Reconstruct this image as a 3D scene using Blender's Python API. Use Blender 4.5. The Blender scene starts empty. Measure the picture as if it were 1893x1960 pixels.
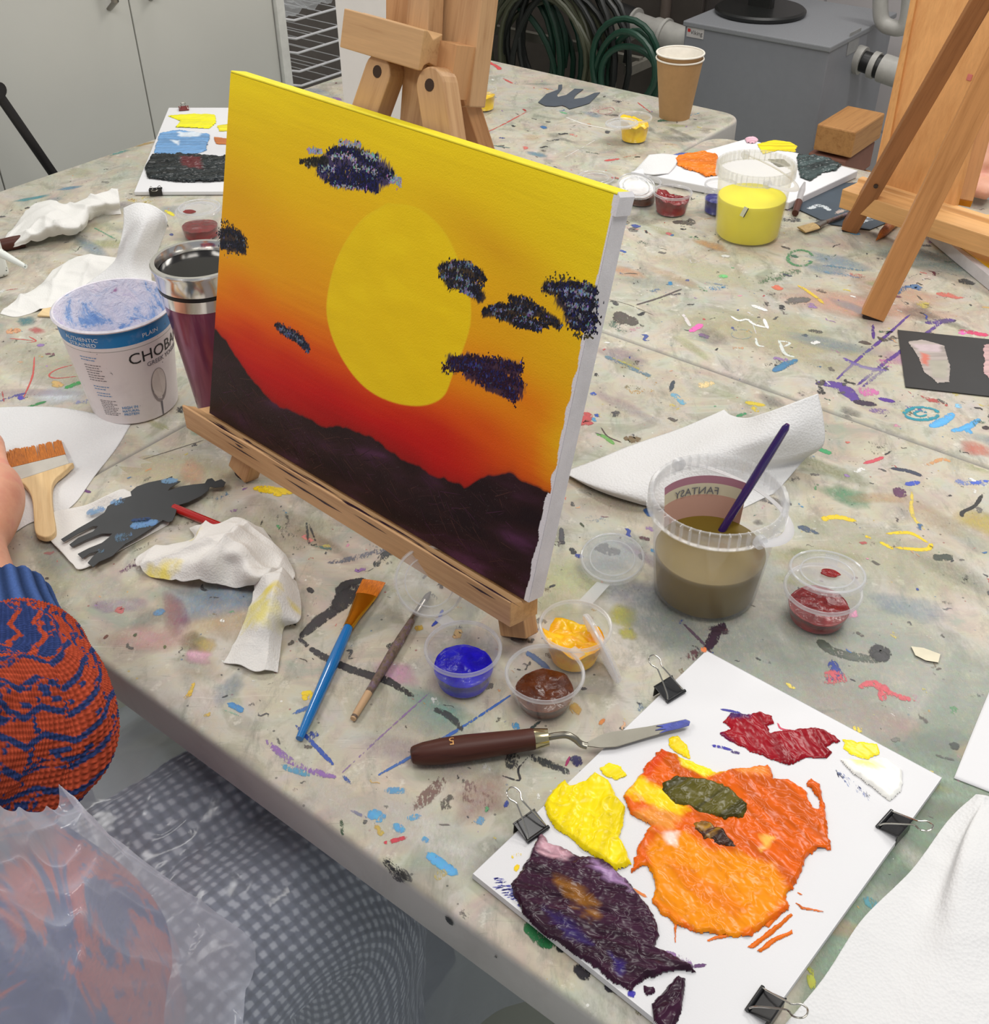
import bpy, math, random
import numpy as np
from mathutils import Vector, Matrix, noise as mnoise
random.seed(7); rng = np.random.default_rng(7)
S = bpy.context.scene
COL = S.collection
TZ = 0.74                                   # height of the table tops
# ------------------------------------------------------------------ camera
F_PX = 2100.0; PITCH = math.radians(37.795); ROLL = math.radians(-0.295)
CAM = np.array([0, 0, TZ + 0.672])
_c, _s = math.cos(PITCH), math.sin(PITCH)
_r, _f, _u = np.array([1, 0, 0.]), np.array([0, _c, -_s]), np.array([0, _s, _c])
_cr, _sr = math.cos(ROLL), math.sin(ROLL)
CM = np.array([_cr*_r + _sr*_u, -_sr*_r + _cr*_u, -_f])
cam = bpy.data.cameras.new('camera'); cam.sensor_fit = 'HORIZONTAL'; cam.sensor_width = 36
cam.lens = F_PX/1893*36; cam.clip_start = .02; cam.clip_end = 60
camo = bpy.data.objects.new('camera', cam); COL.objects.link(camo); S.camera = camo
camo.matrix_world = Matrix([[CM[0][0], CM[1][0], CM[2][0], CAM[0]], [CM[0][1], CM[1][1], CM[2][1], CAM[1]],
                            [CM[0][2], CM[1][2], CM[2][2], CAM[2]], [0, 0, 0, 1]])
# ------------------------------------------------------------------ world, exposure, lights
S.view_settings.view_transform = 'Standard'; S.view_settings.look = 'None'
S.cycles.transparent_max_bounces = 40; S.view_settings.exposure = 0.0; S.view_settings.gamma = 1; S.view_settings.use_curve_mapping = False
wd = bpy.data.worlds.new('room_light'); S.world = wd; wd.use_nodes = True
wd.node_tree.nodes['Background'].inputs[0].default_value = (0.93, 0.95, 1.0, 1)
wd.node_tree.nodes['Background'].inputs[1].default_value = 0.36
def area(name, loc, target, sx, sy, power, col=(1, .97, .92)):
    l = bpy.data.lights.new(name, 'AREA'); l.shape = 'RECTANGLE'; l.size = sx; l.size_y = sy; l.energy = power; l.color = col
    o = bpy.data.objects.new(name, l); COL.objects.link(o); o.location = loc
    o.rotation_euler = (Vector(target) - Vector(loc)).to_track_quat('-Z', 'Y').to_euler(); return o
area('ceiling_lamp', (1.5, 2.1, 2.75), (.45, 1.0, .74), 1.2, .35, 27)
area('ceiling_lamp', (-.5, 2.4, 2.75), (-.3, 1.2, .74), 1.2, .35, 16)
area('ceiling_lamp', (.5, .3, 2.8), (.2, .8, .74), 1.3, .5, 19)
area('ceiling_lamp', (-1.6, .3, 2.8), (-.6, .8, .74), 1.2, .35, 17)
area('ceiling_lamp', (.8, 3.2, 2.9), (.6, 2.6, .3), 1.0, .35, 9)
# ------------------------------------------------------------------ frames
AZ = math.radians(-38.29)
U = np.array([math.cos(AZ), math.sin(AZ), 0]); N = np.array([-U[1], U[0], 0]); Z = np.array([0, 0, 1.])
def W(e, d, z): return U*e + N*d + Z*z       # room frame: e along the tables, d away from the seat
def ray(px, py): return CM.T @ np.array([px-946.5, 980-py, -F_PX])
def at(px, py, z=TZ):
    d = ray(px, py); return CAM + d*(z-CAM[2])/d[2]
def onp(px, py, P0, nn):
    d = ray(px, py); return CAM + d*(np.dot(np.asarray(P0)-CAM, nn)/np.dot(d, nn))
def unit(v): v = np.asarray(v, float); return v/np.linalg.norm(v)
# ------------------------------------------------------------------ material kit
def lin(c):
    return tuple(((x/255)/12.92 if x/255 <= .04045 else ((x/255+.055)/1.055)**2.4) for x in c[:3]) + (1,)
class NT:
    def __init__(s, name):
        s.m = bpy.data.materials.new(name); s.m.use_nodes = True; s.t = s.m.node_tree; s.t.nodes.clear()
        s.out = s.n('ShaderNodeOutputMaterial')
    def n(s, typ, **kw):
        o = s.t.nodes.new(typ)
        for k, v in kw.items(): setattr(o, k, v)
        return o
    def l(s, a, b): s.t.links.new(a, b)
    def val(s, sock, v):
        if isinstance(v, bpy.types.NodeSocket): s.l(v, sock)
        else: sock.default_value = v
    def noise(s, scale, detail=4, rough=.55, vec=None, dist=0.):
        n = s.n('ShaderNodeTexNoise'); n.inputs['Scale'].default_value = scale; n.inputs['Detail'].default_value = detail
        n.inputs['Roughness'].default_value = rough; n.inputs['Distortion'].default_value = dist
        if vec is not None: s.l(vec, n.inputs['Vector'])
        return n
    def coord(s, kind='Object', scale=(1, 1, 1), rot=(0, 0, 0)):
        c = s.n('ShaderNodeTexCoord'); m = s.n('ShaderNodeMapping'); m.inputs['Scale'].default_value = scale; m.inputs['Rotation'].default_value = rot
        s.l(c.outputs[kind], m.inputs['Vector']); return m.outputs[0]
    def geo(s, scale=(1, 1, 1), rot=(0, 0, 0)):
        c = s.n('ShaderNodeNewGeometry'); m = s.n('ShaderNodeMapping'); m.inputs['Scale'].default_value = scale; m.inputs['Rotation'].default_value = rot
        s.l(c.outputs['Position'], m.inputs['Vector']); return m.outputs[0]
    def ramp(s, fac, stops, interp='LINEAR'):
        r = s.n('ShaderNodeValToRGB'); r.color_ramp.interpolation = interp; e = r.color_ramp.elements
        while len(e) < len(stops): e.new(.5)
        for i, (p, c) in enumerate(stops):
            e[i].position = p; e[i].color = lin(c) if not isinstance(c, (int, float)) else (c, c, c, 1)
        s.l(fac, r.inputs[0]); return r.outputs[0]
    def mix(s, fac, a, b, mode='MIX'):
        m = s.n('ShaderNodeMix', data_type='RGBA', blend_type=mode)
        s.val(m.inputs[0], fac)
        for i, v in ((6, a), (7, b)):
            if isinstance(v, tuple) and len(v) == 3: v = lin(v)
            s.val(m.inputs[i], v)
        return m.outputs[2]
    def math(s, op, a, b=0., clamp=False):
        m = s.n('ShaderNodeMath', operation=op, use_clamp=clamp); s.val(m.inputs[0], a); s.val(m.inputs[1], b); return m.outputs[0]
    def bump(s, h, strength=.3, dist=.001):
        b = s.n('ShaderNodeBump'); b.inputs['Strength'].default_value = strength; b.inputs['Distance'].default_value = dist
        s.l(h, b.inputs['Height']); return b.outputs[0]
    def bsdf(s, color, rough=.5, normal=None, metal=0., spec=.5, **kw):
        p = s.n('ShaderNodeBsdfPrincipled')
        s.val(p.inputs['Base Color'], lin(color) if isinstance(color, tuple) and len(color) == 3 else color)
        s.val(p.inputs['Roughness'], rough); p.inputs['Metallic'].default_value = metal; p.inputs['Specular IOR Level'].default_value = spec
        if normal is not None: s.l(normal, p.inputs['Normal'])
        for k, v in kw.items(): s.val(p.inputs[k.replace('_', ' ')], v)
        return p.outputs[0]
    def done(s, sh): s.l(sh, s.out.inputs['Surface']); return s.m
def plain(name, c, rough=.5, metal=0., var=.06, vs=40., bump=0., bs=200., spec=.5, **kw):
    t = NT(name); v = t.coord('Object'); n = t.noise(vs, 4, .6, v)
    col = t.mix(t.math('MULTIPLY', n.outputs[0], 1.), tuple(max(0, x*(1-var*2)) for x in c), tuple(min(255, x*(1+var)) for x in c))
    nm = t.bump(t.noise(bs, 3, .6, v).outputs[0], bump, .0006) if bump else None
    return t.done(t.bsdf(col, rough, nm, metal, spec, **kw))
def wood(name, c1, c2, axis='X', rough=.45, scale=18):
    t = NT(name); st = {'X': (1.2, scale, scale), 'Y': (scale, 1.2, scale), 'Z': (scale, scale, 1.2)}[axis]
    v = t.coord('Object', st); n1 = t.noise(3, 5, .6, v, .3); n2 = t.noise(22, 3, .6, v)
    f = t.math('ADD', t.math('MULTIPLY', n1.outputs[0], .7), t.math('MULTIPLY', n2.outputs[0], .3))
    col = t.ramp(f, [(.3, c2), (.5, c1), (.68, tuple(min(255, x*1.05) for x in c1))])
    return t.done(t.bsdf(col, rough, t.bump(n2.outputs[0], .15, .0005), spec=.35))
def vcol(name, rough=.4, bump=.0, bs=300., spec=.5, coat=0.):
    t = NT(name); a = t.n('ShaderNodeVertexColor', layer_name='Col')
    nm = t.bump(t.noise(bs, 3, .6, t.coord('Object')).outputs[0], bump, .0006) if bump else None
    return t.done(t.bsdf(a.outputs[0], rough, nm, spec=spec, Coat_Weight=coat))
def film(name, c=(235, 238, 242), body=.2, edge=.75, rough=.12, gloss=.5, bump=0., bs=60., wrinkle=0):
    """thin clear or milky plastic: see-through, whiter towards its edges"""
    t = NT(name); lw = t.n('ShaderNodeLayerWeight'); lw.inputs[0].default_value = .35
    nm = t.bump(t.noise(bs, 4, .65, t.coord('Object'), .6).outputs[0], bump, .004) if bump else None
    tr = t.n('ShaderNodeBsdfTransparent'); df = t.n('ShaderNodeBsdfDiffuse'); df.inputs[0].default_value = lin(c)
    tl = t.n('ShaderNodeBsdfTranslucent'); tl.inputs[0].default_value = lin(c)
    gl = t.n('ShaderNodeBsdfGlossy'); gl.inputs['Roughness'].default_value = rough; gl.inputs[0].default_value = (1, 1, 1, 1)
    if nm is not None:
        for b in (df, gl, tl): t.l(nm, b.inputs['Normal'])
        t.l(nm, lw.inputs['Normal'])
    m0 = t.n('ShaderNodeMixShader'); m0.inputs[0].default_value = .45; t.l(df.outputs[0], m0.inputs[1]); t.l(tl.outputs[0], m0.inputs[2])
    f = t.n('ShaderNodeMapRange'); f.inputs[3].default_value = body; f.inputs[4].default_value = edge; t.l(t.math('POWER', lw.outputs['Facing'], 2.2), f.inputs[0])
    m1 = t.n('ShaderNodeMixShader'); t.l(f.outputs[0], m1.inputs[0]); t.l(tr.outputs[0], m1.inputs[1]); t.l(m0.outputs[0], m1.inputs[2])
    m2 = t.n('ShaderNodeMixShader'); t.l(t.math('MULTIPLY', t.math('ADD', t.math('POWER', lw.outputs['Facing'], 3.), .06), gloss*.55), m2.inputs[0]); t.l(m1.outputs[0], m2.inputs[1]); t.l(gl.outputs[0], m2.inputs[2])
    return t.done(m2.outputs[0])
# ------------------------------------------------------------------ object kit
def tag(o, label=None, cat=None, group=None, kind=None):
    for k, v in (('label', label), ('category', cat), ('group', group), ('kind', kind)):
        if v: o[k] = v
    return o
def thing(name, label, cat, loc=(0, 0, 0), group=None, rot=None):
    o = bpy.data.objects.new(name, None); COL.objects.link(o); o.location = tuple(loc); o.empty_display_size = .02
    if rot: o.rotation_euler = rot
    return tag(o, label, cat, group)
def mesh(name, V, Fc, mat, parent=None, smooth=False, world=True, mats=None, midx=None, origin=None, edge_sharp=None):
    """V in world coordinates (or local when world=False); the mesh origin goes to its parent's origin, or to its own base"""
    V = np.asarray(V, float).reshape(-1, 3)
    off = np.zeros(3)
    root = parent
    if world:
        if parent is not None:
            p = parent
            while p is not None: off += np.array(p.location); p = p.parent
        else: off = np.array(origin) if origin is not None else np.array([V[:, 0].mean(), V[:, 1].mean(), V[:, 2].min()])
        V = V - off
    me = bpy.data.meshes.new(name); me.from_pydata(V.tolist(), [], [tuple(int(i) for i in f) for f in Fc])
    for m in (mats or [mat]): me.materials.append(m)
    if midx is not None: me.polygons.foreach_set('material_index', np.asarray(midx, dtype=np.int32))
    if smooth: me.polygons.foreach_set('use_smooth', [True]*len(me.polygons))
    me.update()
    if smooth and smooth != 'all':
        try: me.set_sharp_from_angle(angle=math.radians(38 if smooth is True else smooth))
        except Exception: pass
    o = bpy.data.objects.new(name, me); COL.objects.link(o)
    if parent is not None: o.parent = parent
    elif world: o.location = off
    return o
def setcol(o, C):
    C = np.asarray(C, float)
    if C.shape[1] == 3: C = np.hstack([C, np.ones((len(C), 1))])
    a = o.data.color_attributes.new('Col', 'FLOAT_COLOR', 'POINT'); a.data.foreach_set('color', C.astype(np.float32).ravel())
def mod(o, typ, **kw):
    m = o.modifiers.new(typ.lower(), typ)
    for k, v in kw.items(): setattr(m, k, v)
    return m
def bevel(o, w=.001, seg=2): mod(o, 'BEVEL', width=w, segments=seg, limit_method='ANGLE', angle_limit=math.radians(40)); return o
class MB:
    def __init__(s): s.V = []; s.F = []; s.M = []
    def add(s, V, Fc, mi=0):
        b = sum(len(v) for v in s.V); s.V.append(np.asarray(V, float).reshape(-1, 3)); s.F += [tuple(i+b for i in f) for f in Fc]; s.M += [mi]*len(Fc); return s
    def box(s, P, ax, ay, az, mi=0):
        """box from corner P with edge vectors"""
        P, ax, ay, az = [np.asarray(q, float) for q in (P, ax, ay, az)]
        V = [P, P+ax, P+ax+ay, P+ay, P+az, P+ax+az, P+ax+ay+az, P+ay+az]
        Fc = [(0, 3, 2, 1), (4, 5, 6, 7), (0, 1, 5, 4), (1, 2, 6, 5), (2, 3, 7, 6), (3, 0, 4, 7)]
        if np.dot(np.cross(ax, ay), az) < 0: Fc = [f[::-1] for f in Fc]
        return s.add(V, Fc, mi)
    def cbox(s, C, hx, hy, hz, mi=0):
        C, hx, hy, hz = [np.asarray(q, float) for q in (C, hx, hy, hz)]
        return s.box(C-hx-hy-hz, 2*hx, 2*hy, 2*hz, mi)
    def prism(s, poly, dz, mi=0):
        """poly: list of 3D points (counter-clockwise seen from +dz), extruded along dz"""
        P = np.asarray(poly, float); n = len(P); V = np.vstack([P, P+np.asarray(dz)])
        return s.add(V, [tuple(range(n))[::-1], tuple(range(n, 2*n))] + [(i, (i+1) % n, (i+1) % n+n, i+n) for i in range(n)], mi)
    def tube(s, pts, rad, seg=12, mi=0, cap=True, flat=None):
        V, Fc = tube_geo(pts, rad, seg, cap, flat); return s.add(V, Fc, mi)
    def lathe(s, prof, C=(0, 0, 0), seg=40, mi=0, close=False):
        V, Fc = lathe_geo(prof, seg); return s.add(V+np.asarray(C), Fc, mi)
    def build(s, name, mat, parent=None, **kw):
        return mesh(name, np.vstack(s.V), s.F, mat, parent, midx=(s.M if kw.get('mats') else None), **kw)
def tube_geo(pts, rad, seg=12, cap=True, flat=None):
    P = np.asarray(pts, float); n = len(P); R = np.broadcast_to(np.asarray(rad, float), (n,)) if np.ndim(rad) < 2 else np.asarray(rad)
    T = np.gradient(P, axis=0); T /= np.linalg.norm(T, axis=1)[:, None]+1e-12
    ref = np.asarray(flat, float) if flat is not None else (Z if abs(T[0][2]) < .9 else np.array([1., 0, 0]))
    V = []
    a = ref - T[0]*np.dot(ref, T[0]); a = unit(a)
    for i in range(n):
        a = a - T[i]*np.dot(a, T[i]); a = unit(a); b = np.cross(T[i], a)
        ra, rb = (R[i], R[i]) if np.ndim(R[i]) == 0 else R[i]
        for k in range(seg):
            th = 2*math.pi*k/seg; V.append(P[i]+a*math.cos(th)*ra+b*math.sin(th)*rb)
    Fc = [(i*seg+k, i*seg+(k+1) % seg, (i+1)*seg+(k+1) % seg, (i+1)*seg+k) for i in range(n-1) for k in range(seg)]
    if cap: Fc += [tuple(range(seg))[::-1], tuple(range((n-1)*seg, n*seg))]
    return np.array(V), Fc
def lathe_geo(prof, seg=40):
    V = []; n = len(prof)
    for k in range(seg):
        th = 2*math.pi*k/seg
        for r, z in prof: V.append((r*math.cos(th), r*math.sin(th), z))
    Fc = []
    for k in range(seg):
        a, b = k*n, ((k+1) % seg)*n
        for i in range(n-1): Fc.append((a+i, b+i, b+i+1, a+i+1))
    if prof[0][0] > 1e-6 and False: pass
    return np.array(V), Fc
def spline(pts, n):
    """Catmull-Rom through pts, n samples"""
    P = np.asarray(pts, float); m = len(P)
    if m == 2: return np.linspace(P[0], P[1], n)
    Q = np.vstack([2*P[0]-P[1], P, 2*P[-1]-P[-2]]); t = np.linspace(0, m-1-1e-9, n); i = t.astype(int); f = (t-i)[:, None]
    a, b, c, d = Q[i], Q[i+1], Q[i+2], Q[i+3]
    return .5*((2*b)+(-a+c)*f+(2*a-5*b+4*c-d)*f**2+(-a+3*b-3*c+d)*f**3)
def lattice(L, nu, nv):
    """L: rows x cols x k control points -> nv x nu smooth surface"""
    L = np.asarray(L, float)
    rows = np.stack([spline(r, nu) for r in L]); return np.stack([spline(rows[:, j], nv) for j in range(nu)], 1)
def gridfaces(nv, nu, wrap=False):
    i = np.arange(nv-1)[:, None]; j = np.arange(nu if wrap else nu-1)[None]; a = i*nu+j; b = i*nu+(j+1) % nu
    return np.stack([a, b, b+nu, a+nu], -1).reshape(-1, 4)
def vnoise(x, y, seed=0):
    """tileless value noise, vectorised, 0..1"""
    x = np.asarray(x, float); y = np.asarray(y, float); xi = np.floor(x).astype(np.int64); yi = np.floor(y).astype(np.int64); fx = x-xi; fy = y-yi
    fx = fx*fx*(3-2*fx); fy = fy*fy*(3-2*fy)
    def h(a, b):
        v = (a*374761393 + b*668265263 + seed*1442695041) & 0x7fffffff; v = ((v ^ (v >> 13))*1274126177) & 0x7fffffff
        return ((v ^ (v >> 16)) & 0xffff)/65535.
    return (h(xi, yi)*(1-fx)+h(xi+1, yi)*fx)*(1-fy)+(h(xi, yi+1)*(1-fx)+h(xi+1, yi+1)*fx)*fy
def fbm(x, y, o=4, seed=0):
    s = 0; a = .5; t = 0
    for k in range(o): s = s+a*vnoise(x*2**k, y*2**k, seed+k*17); t += a; a *= .5
    return s/t
def inpoly(x, y, poly):
    P = np.asarray(poly, float); ins = np.zeros(np.shape(x), bool); j = len(P)-1
    for i in range(len(P)):
        c = ((P[i, 1] > y) != (P[j, 1] > y)) & (x < (P[j, 0]-P[i, 0])*(y-P[i, 1])/(P[j, 1]-P[i, 1]+1e-12)+P[i, 0]); ins ^= c; j = i
    return ins
def polydist(x, y, poly):
    P = np.asarray(poly, float); d = np.full(np.shape(x), 1e9)
    for i in range(len(P)):
        a, b = P[i-1], P[i]; ab = b-a; L = (ab**2).sum()+1e-15
        t = np.clip(((x-a[0])*ab[0]+(y-a[1])*ab[1])/L, 0, 1); d = np.minimum(d, np.hypot(x-a[0]-t*ab[0], y-a[1]-t*ab[1]))
    return d
# ------------------------------------------------------------------ structure: floor, walls
t = NT('floor_vinyl'); v = t.geo(); n1 = t.noise(2.5, 3, .5, v); n2 = t.noise(160, 4, .7, v)
c = t.mix(n1.outputs[0], (205, 211, 198), (218, 223, 212)); c = t.mix(t.ramp(n2.outputs[0], [(.62, 0.), (.75, .35)]), c, (176, 182, 172))
M_FLOOR = t.done(t.bsdf(c, .35))
def struct(name, V, Fc, mat, **kw): return tag(mesh(name, V, Fc, mat, **kw), kind='structure')
b = MB(); b.box(W(-4.5, -2.0, -.05), U*8, N*6.2, Z*.05); tag(b.build('floor', M_FLOOR), kind='structure')
t = NT('wall_paint'); v = t.geo((1, 1, 1), (0, 0, -AZ)); br = t.n('ShaderNodeTexBrick')
mp = t.n('ShaderNodeMapping'); mp.inputs['Rotation'].default_value = (math.radians(-90), 0, 0); t.l(v, mp.inputs[0]); t.l(mp.outputs[0], br.inputs['Vector'])
br.inputs['Color1'].default_value = lin((196, 190, 190)); br.inputs['Color2'].default_value = lin((190, 184, 185)); br.inputs['Mortar'].default_value = lin((160, 154, 155))
br.inputs['Scale'].default_value = 1; br.inputs['Brick Width'].default_value = .42; br.inputs['Row Height'].default_value = .21; br.inputs['Mortar Size'].default_value = .005
M_WALL = t.done(t.bsdf(br.outputs[0], .7))
M_WHITEWALL = plain('white_wall_paint', (205, 204, 198), .6)
b = MB(); b.box(W(-2.9, 3.55, 0), U*5.4, N*.12, Z*2.9); tag(b.build('wall_back', M_WALL), kind='structure')
b = MB(); b.box(W(-3.0, -1.9, 0), U*.12, N*5.6, Z*2.9); tag(b.build('wall_left', M_WHITEWALL), kind='structure')
# ------------------------------------------------------------------ white cupboard behind the left table
M_CUP = plain('cupboard_laminate', (203, 203, 196), .45, var=.012, vs=3); M_EDGE = plain('cupboard_edging', (224, 224, 218), .4); M_STEEL = plain('brushed_steel', (150, 146, 140), .3, metal=1.)
E0 = -1.93
cb = thing('cupboard', 'tall white laminate cupboard with double doors behind the left table', 'cupboard', W(E0-.25, 1.2, 0))
b = MB(); b.box(W(E0-.42, -.7, 0), U*.40, N*2.43, Z*2.1); b.build('body', M_EDGE, cb)
gap = [-.68, .0, .50, 1.005, 1.335, 1.70]
gx = [onp(5, 345, W(E0, 0, 0), U) @ N, onp(297, 262, W(E0, 0, 0), U) @ N, onp(540, 157, W(E0, 0, 0), U) @ N]
gw = gx[1]-gx[0]; dd = [gx[0]-2*gw, gx[0]-gw, gx[0], gx[1], gx[2]]
for i in range(4):
    b = MB(); b.box(W(E0-.018, dd[i]+.0015, .06), U*.018, N*(dd[i+1]-dd[i]-.003), Z*2.02); dr = bevel(b.build('door', M_CUP, cb), .001)
    side = 1 if i in (0, 2) else -1
    x0 = dd[i+1]-.045 if side == 1 else dd[i]+.05
    b = MB(); b.tube([W(E0, x0, .90), W(E0+.022, x0, .915), W(E0+.026, x0, .98), W(E0+.022, x0, 1.045), W(E0, x0, 1.06)], [(.004, .007), (.005, .008), (.005, .008), (.005, .008), (.004, .007)], 10, flat=U)
    b.build('handle', M_STEEL, dr, smooth=True)
b = MB(); b.box(W(E0-.02, dd[4]+.001, 0), U*.03, N*.022, Z*2.1); b.build('side_panel', M_EDGE, cb)
# ------------------------------------------------------------------ painted table tops
def paint_nodes():
    t = NT('paint_stained_table'); v = t.geo()
    big = t.noise(3.2, 4, .6, v); mid = t.noise(13, 5, .65, t.geo((1, 1.0, 1)), .8); fine = t.noise(95, 5, .75, v)
    base = t.ramp(big.outputs[0], [(.3, (154, 160, 148)), (.43, (184, 180, 162)), (.52, (196, 190, 174)), (.62, (176, 175, 158)), (.72, (158, 162, 148))])
    tint = t.ramp(mid.outputs[0], [(.28, (112, 122, 120)), (.38, (150, 148, 130)), (.46, (192, 190, 180)), (.53, (196, 186, 164)), (.60, (178, 158, 148)), (.68, (134, 146, 136))])
    base = t.mix(.5, base, tint)
    hue = t.noise(22, 3, .6, t.geo((1, 1, 1), (0, 0, .7)), 1.2)
    base = t.mix(.16, base, hue.outputs['Color'], 'OVERLAY')
    sm = t.noise(34, 6, .8, t.geo((1, .35, 1), (0, 0, .65)), .4)
    base = t.mix(t.ramp(sm.outputs[0], [(.52, 0.), (.68, .6)]), base, (126, 126, 114))
    base = t.mix(t.ramp(fine.outputs[0], [(.60, 0.), (.74, .55)]), base, (150, 146, 128))
    base = t.mix(t.ramp(t.noise(70, 4, .7, t.geo((1, 1, 1), (0, 0, 1.2))).outputs[0], [(.60, 0.), (.70, .5)]), base, (224, 220, 208))
    vo = t.n('ShaderNodeTexVoronoi'); vo.inputs['Scale'].default_value = 120; vo.inputs['Randomness'].default_value = 1; t.l(v, vo.inputs['Vector'])
    sep = t.n('ShaderNodeSeparateColor'); t.l(vo.outputs['Color'], sep.inputs[0])
    dot = t.math('MULTIPLY', t.math('LESS_THAN', vo.outputs['Distance'], .13), t.math('GREATER_THAN', sep.outputs[0], .80))
    dc = t.ramp(sep.outputs[1], [(0., (60, 60, 60)), (.4, (95, 90, 85)), (.55, (70, 110, 150)), (.68, (150, 80, 80)), (.8, (230, 230, 225)), (.9, (190, 165, 90))], 'CONSTANT')
    base = t.mix(t.math('MULTIPLY', dot, .7), base, dc)
    for rot_, sc_, cc_, w_ in ((.65, (20, 420, 1), (120, 116, 104), .5), (-.35, (26, 500, 1), (128, 124, 112), .42), (1.3, (16, 380, 1), (226, 222, 212), .4)):
        sn_ = t.noise(1, 3, .55, t.geo(sc_, (0, 0, rot_)), 1.5); base = t.mix(t.math('MULTIPLY', t.ramp(sn_.outputs[0], [(.66, 0.), (.72, 1.)]), t.math('MULTIPLY', t.ramp(big.outputs[0], [(.35, .2), (.6, 1.)]), w_)), base, cc_)
    g = t.n('ShaderNodeNewGeometry'); sz = t.n('ShaderNodeSeparateXYZ'); t.l(g.outputs['Normal'], sz.inputs[0])
    rimf = t.ramp(sz.outputs[2], [(.2, 1.), (.9, 0.)])
    side = t.mix(t.ramp(mid.outputs[0], [(.45, 0.), (.7, .5)]), (186, 184, 180), (160, 157, 152))
    col = t.mix(rimf, base, side)
    return t.done(t.bsdf(col, .42, t.bump(t.noise(140, 5, .7, v).outputs[0], .25, .0006), spec=.4))
def stroke_nodes():
    t = NT('dried_paint_marks'); v = t.geo(); a = t.n('ShaderNodeVertexColor', layer_name='Col')
    sn = t.math('ADD', t.math('MULTIPLY', t.noise(420, 5, .8, t.geo((1, .4, 1), (0, 0, .65))).outputs[0], .6), t.math('MULTIPLY', t.noise(70, 4, .65, v).outputs[0], .4))
    rn = t.ramp(sn, [(.34, 0.), (.66, 1.)]); soft = t.math('GREATER_THAN', a.outputs[1], 1.5)
    f = t.math('SUBTRACT', t.math('MULTIPLY', a.outputs[1], 1.36), t.math('MULTIPLY', rn, 1.36))
    mr = t.n('ShaderNodeMapRange', interpolation_type='SMOOTHSTEP'); mr.inputs[1].default_value = 0.; mr.inputs[2].default_value = .3; t.l(f, mr.inputs[0])
    hard = t.math('MINIMUM', mr.outputs[0], t.math('MULTIPLY', a.outputs[1], 1.2), clamp=True)
    sp = t.math('MULTIPLY', t.math('SUBTRACT', a.outputs[1], 2.), t.math('ADD', .45, t.math('MULTIPLY', t.math('SUBTRACT', 1., rn), .95)), clamp=True)
    cm = t.n('ShaderNodeMix'); t.l(soft, cm.inputs[0]); t.l(hard, cm.inputs[2]); t.l(sp, cm.inputs[3]); cap = cm.outputs[0]
    jit = t.mix(.25, a.outputs[0], t.noise(180, 4, .7, v).outputs['Color'], 'OVERLAY')
    tr = t.n('ShaderNodeBsdfTransparent'); m = t.n('ShaderNodeMixShader'); t.l(cap, m.inputs[0]); t.l(tr.outputs[0], m.inputs[1]); t.l(t.bsdf(jit, .42, t.bump(t.noise(240, 4, .7, v).outputs[0], .3, .0006), spec=.4), m.inputs[2])
    return t.done(m.outputs[0])
M_MARK = stroke_nodes()
M_TABLE = paint_nodes()
M_TLEG = plain('table_leg_enamel', (150, 152, 150), .35, metal=.3)
STROKES = {'left': [], 'front': [], 'middle': []}
def which(P):
    e, d = float(P @ U), float(P @ N)
    if e < -.909: return 'left'
    return 'front' if d < 1.058 else 'middle'
_lay = [0]
def ribbon(P, w, col, a=.9, nrm=Z, lift=None, taper=.5, rag=.25, key=None):
    """a brush mark: P world points, w full width in metres"""
    P = np.asarray(P, float); L = np.linalg.norm(np.diff(P, axis=0), axis=1).sum(); n = max(6, min(40, int(L/.004)+3))
    Q = spline(P, n); T = np.gradient(Q, axis=0); T /= np.linalg.norm(T, axis=1)[:, None]+1e-9; B = np.cross(nrm, T)
    s = np.linspace(0, 1, n); sd = rng.integers(1, 9999)
    prof = 1-taper*np.abs(2*s-1)**3; prof[0] *= .55; prof[-1] *= .45
    w1 = w/2*prof*(1-rag+2*rag*vnoise(s*n/3, s*0+.5, sd)); w2 = w/2*prof*(1-rag+2*rag*vnoise(s*n/3, s*0+7.5, sd))
    if lift is None: _lay[0] += 1; lift = .00006+(_lay[0] % 160)*.0000022
    V = []; C = []
    for k, (x, aa) in enumerate(((-1.3, 0.), (-.8, .82), (0, 1), (.8, .82), (1.3, 0.))):
        V.append(Q+B*((w1 if x < 0 else w2)*x)[:, None]+np.asarray(nrm)*lift)
        cc = np.tile(np.array(lin(col)), (n, 1)); fade = np.ones(n); fade[0] = .6; fade[-1] = .55
        cc[:, 3] = a*aa*fade; C.append(cc)
    V = np.stack(V, 1).reshape(-1, 3); C = np.stack(C, 1).reshape(-1, 4)
    STROKES[key or which(P.mean(0))].append((V, gridfaces(n, 5), C))
def st(pts, w, col, a=.9, taper=.5, rag=.25, key=None):
    ribbon([at(*p) for p in pts], w/1000., col, a, taper=taper, rag=rag, key=key)
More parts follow.
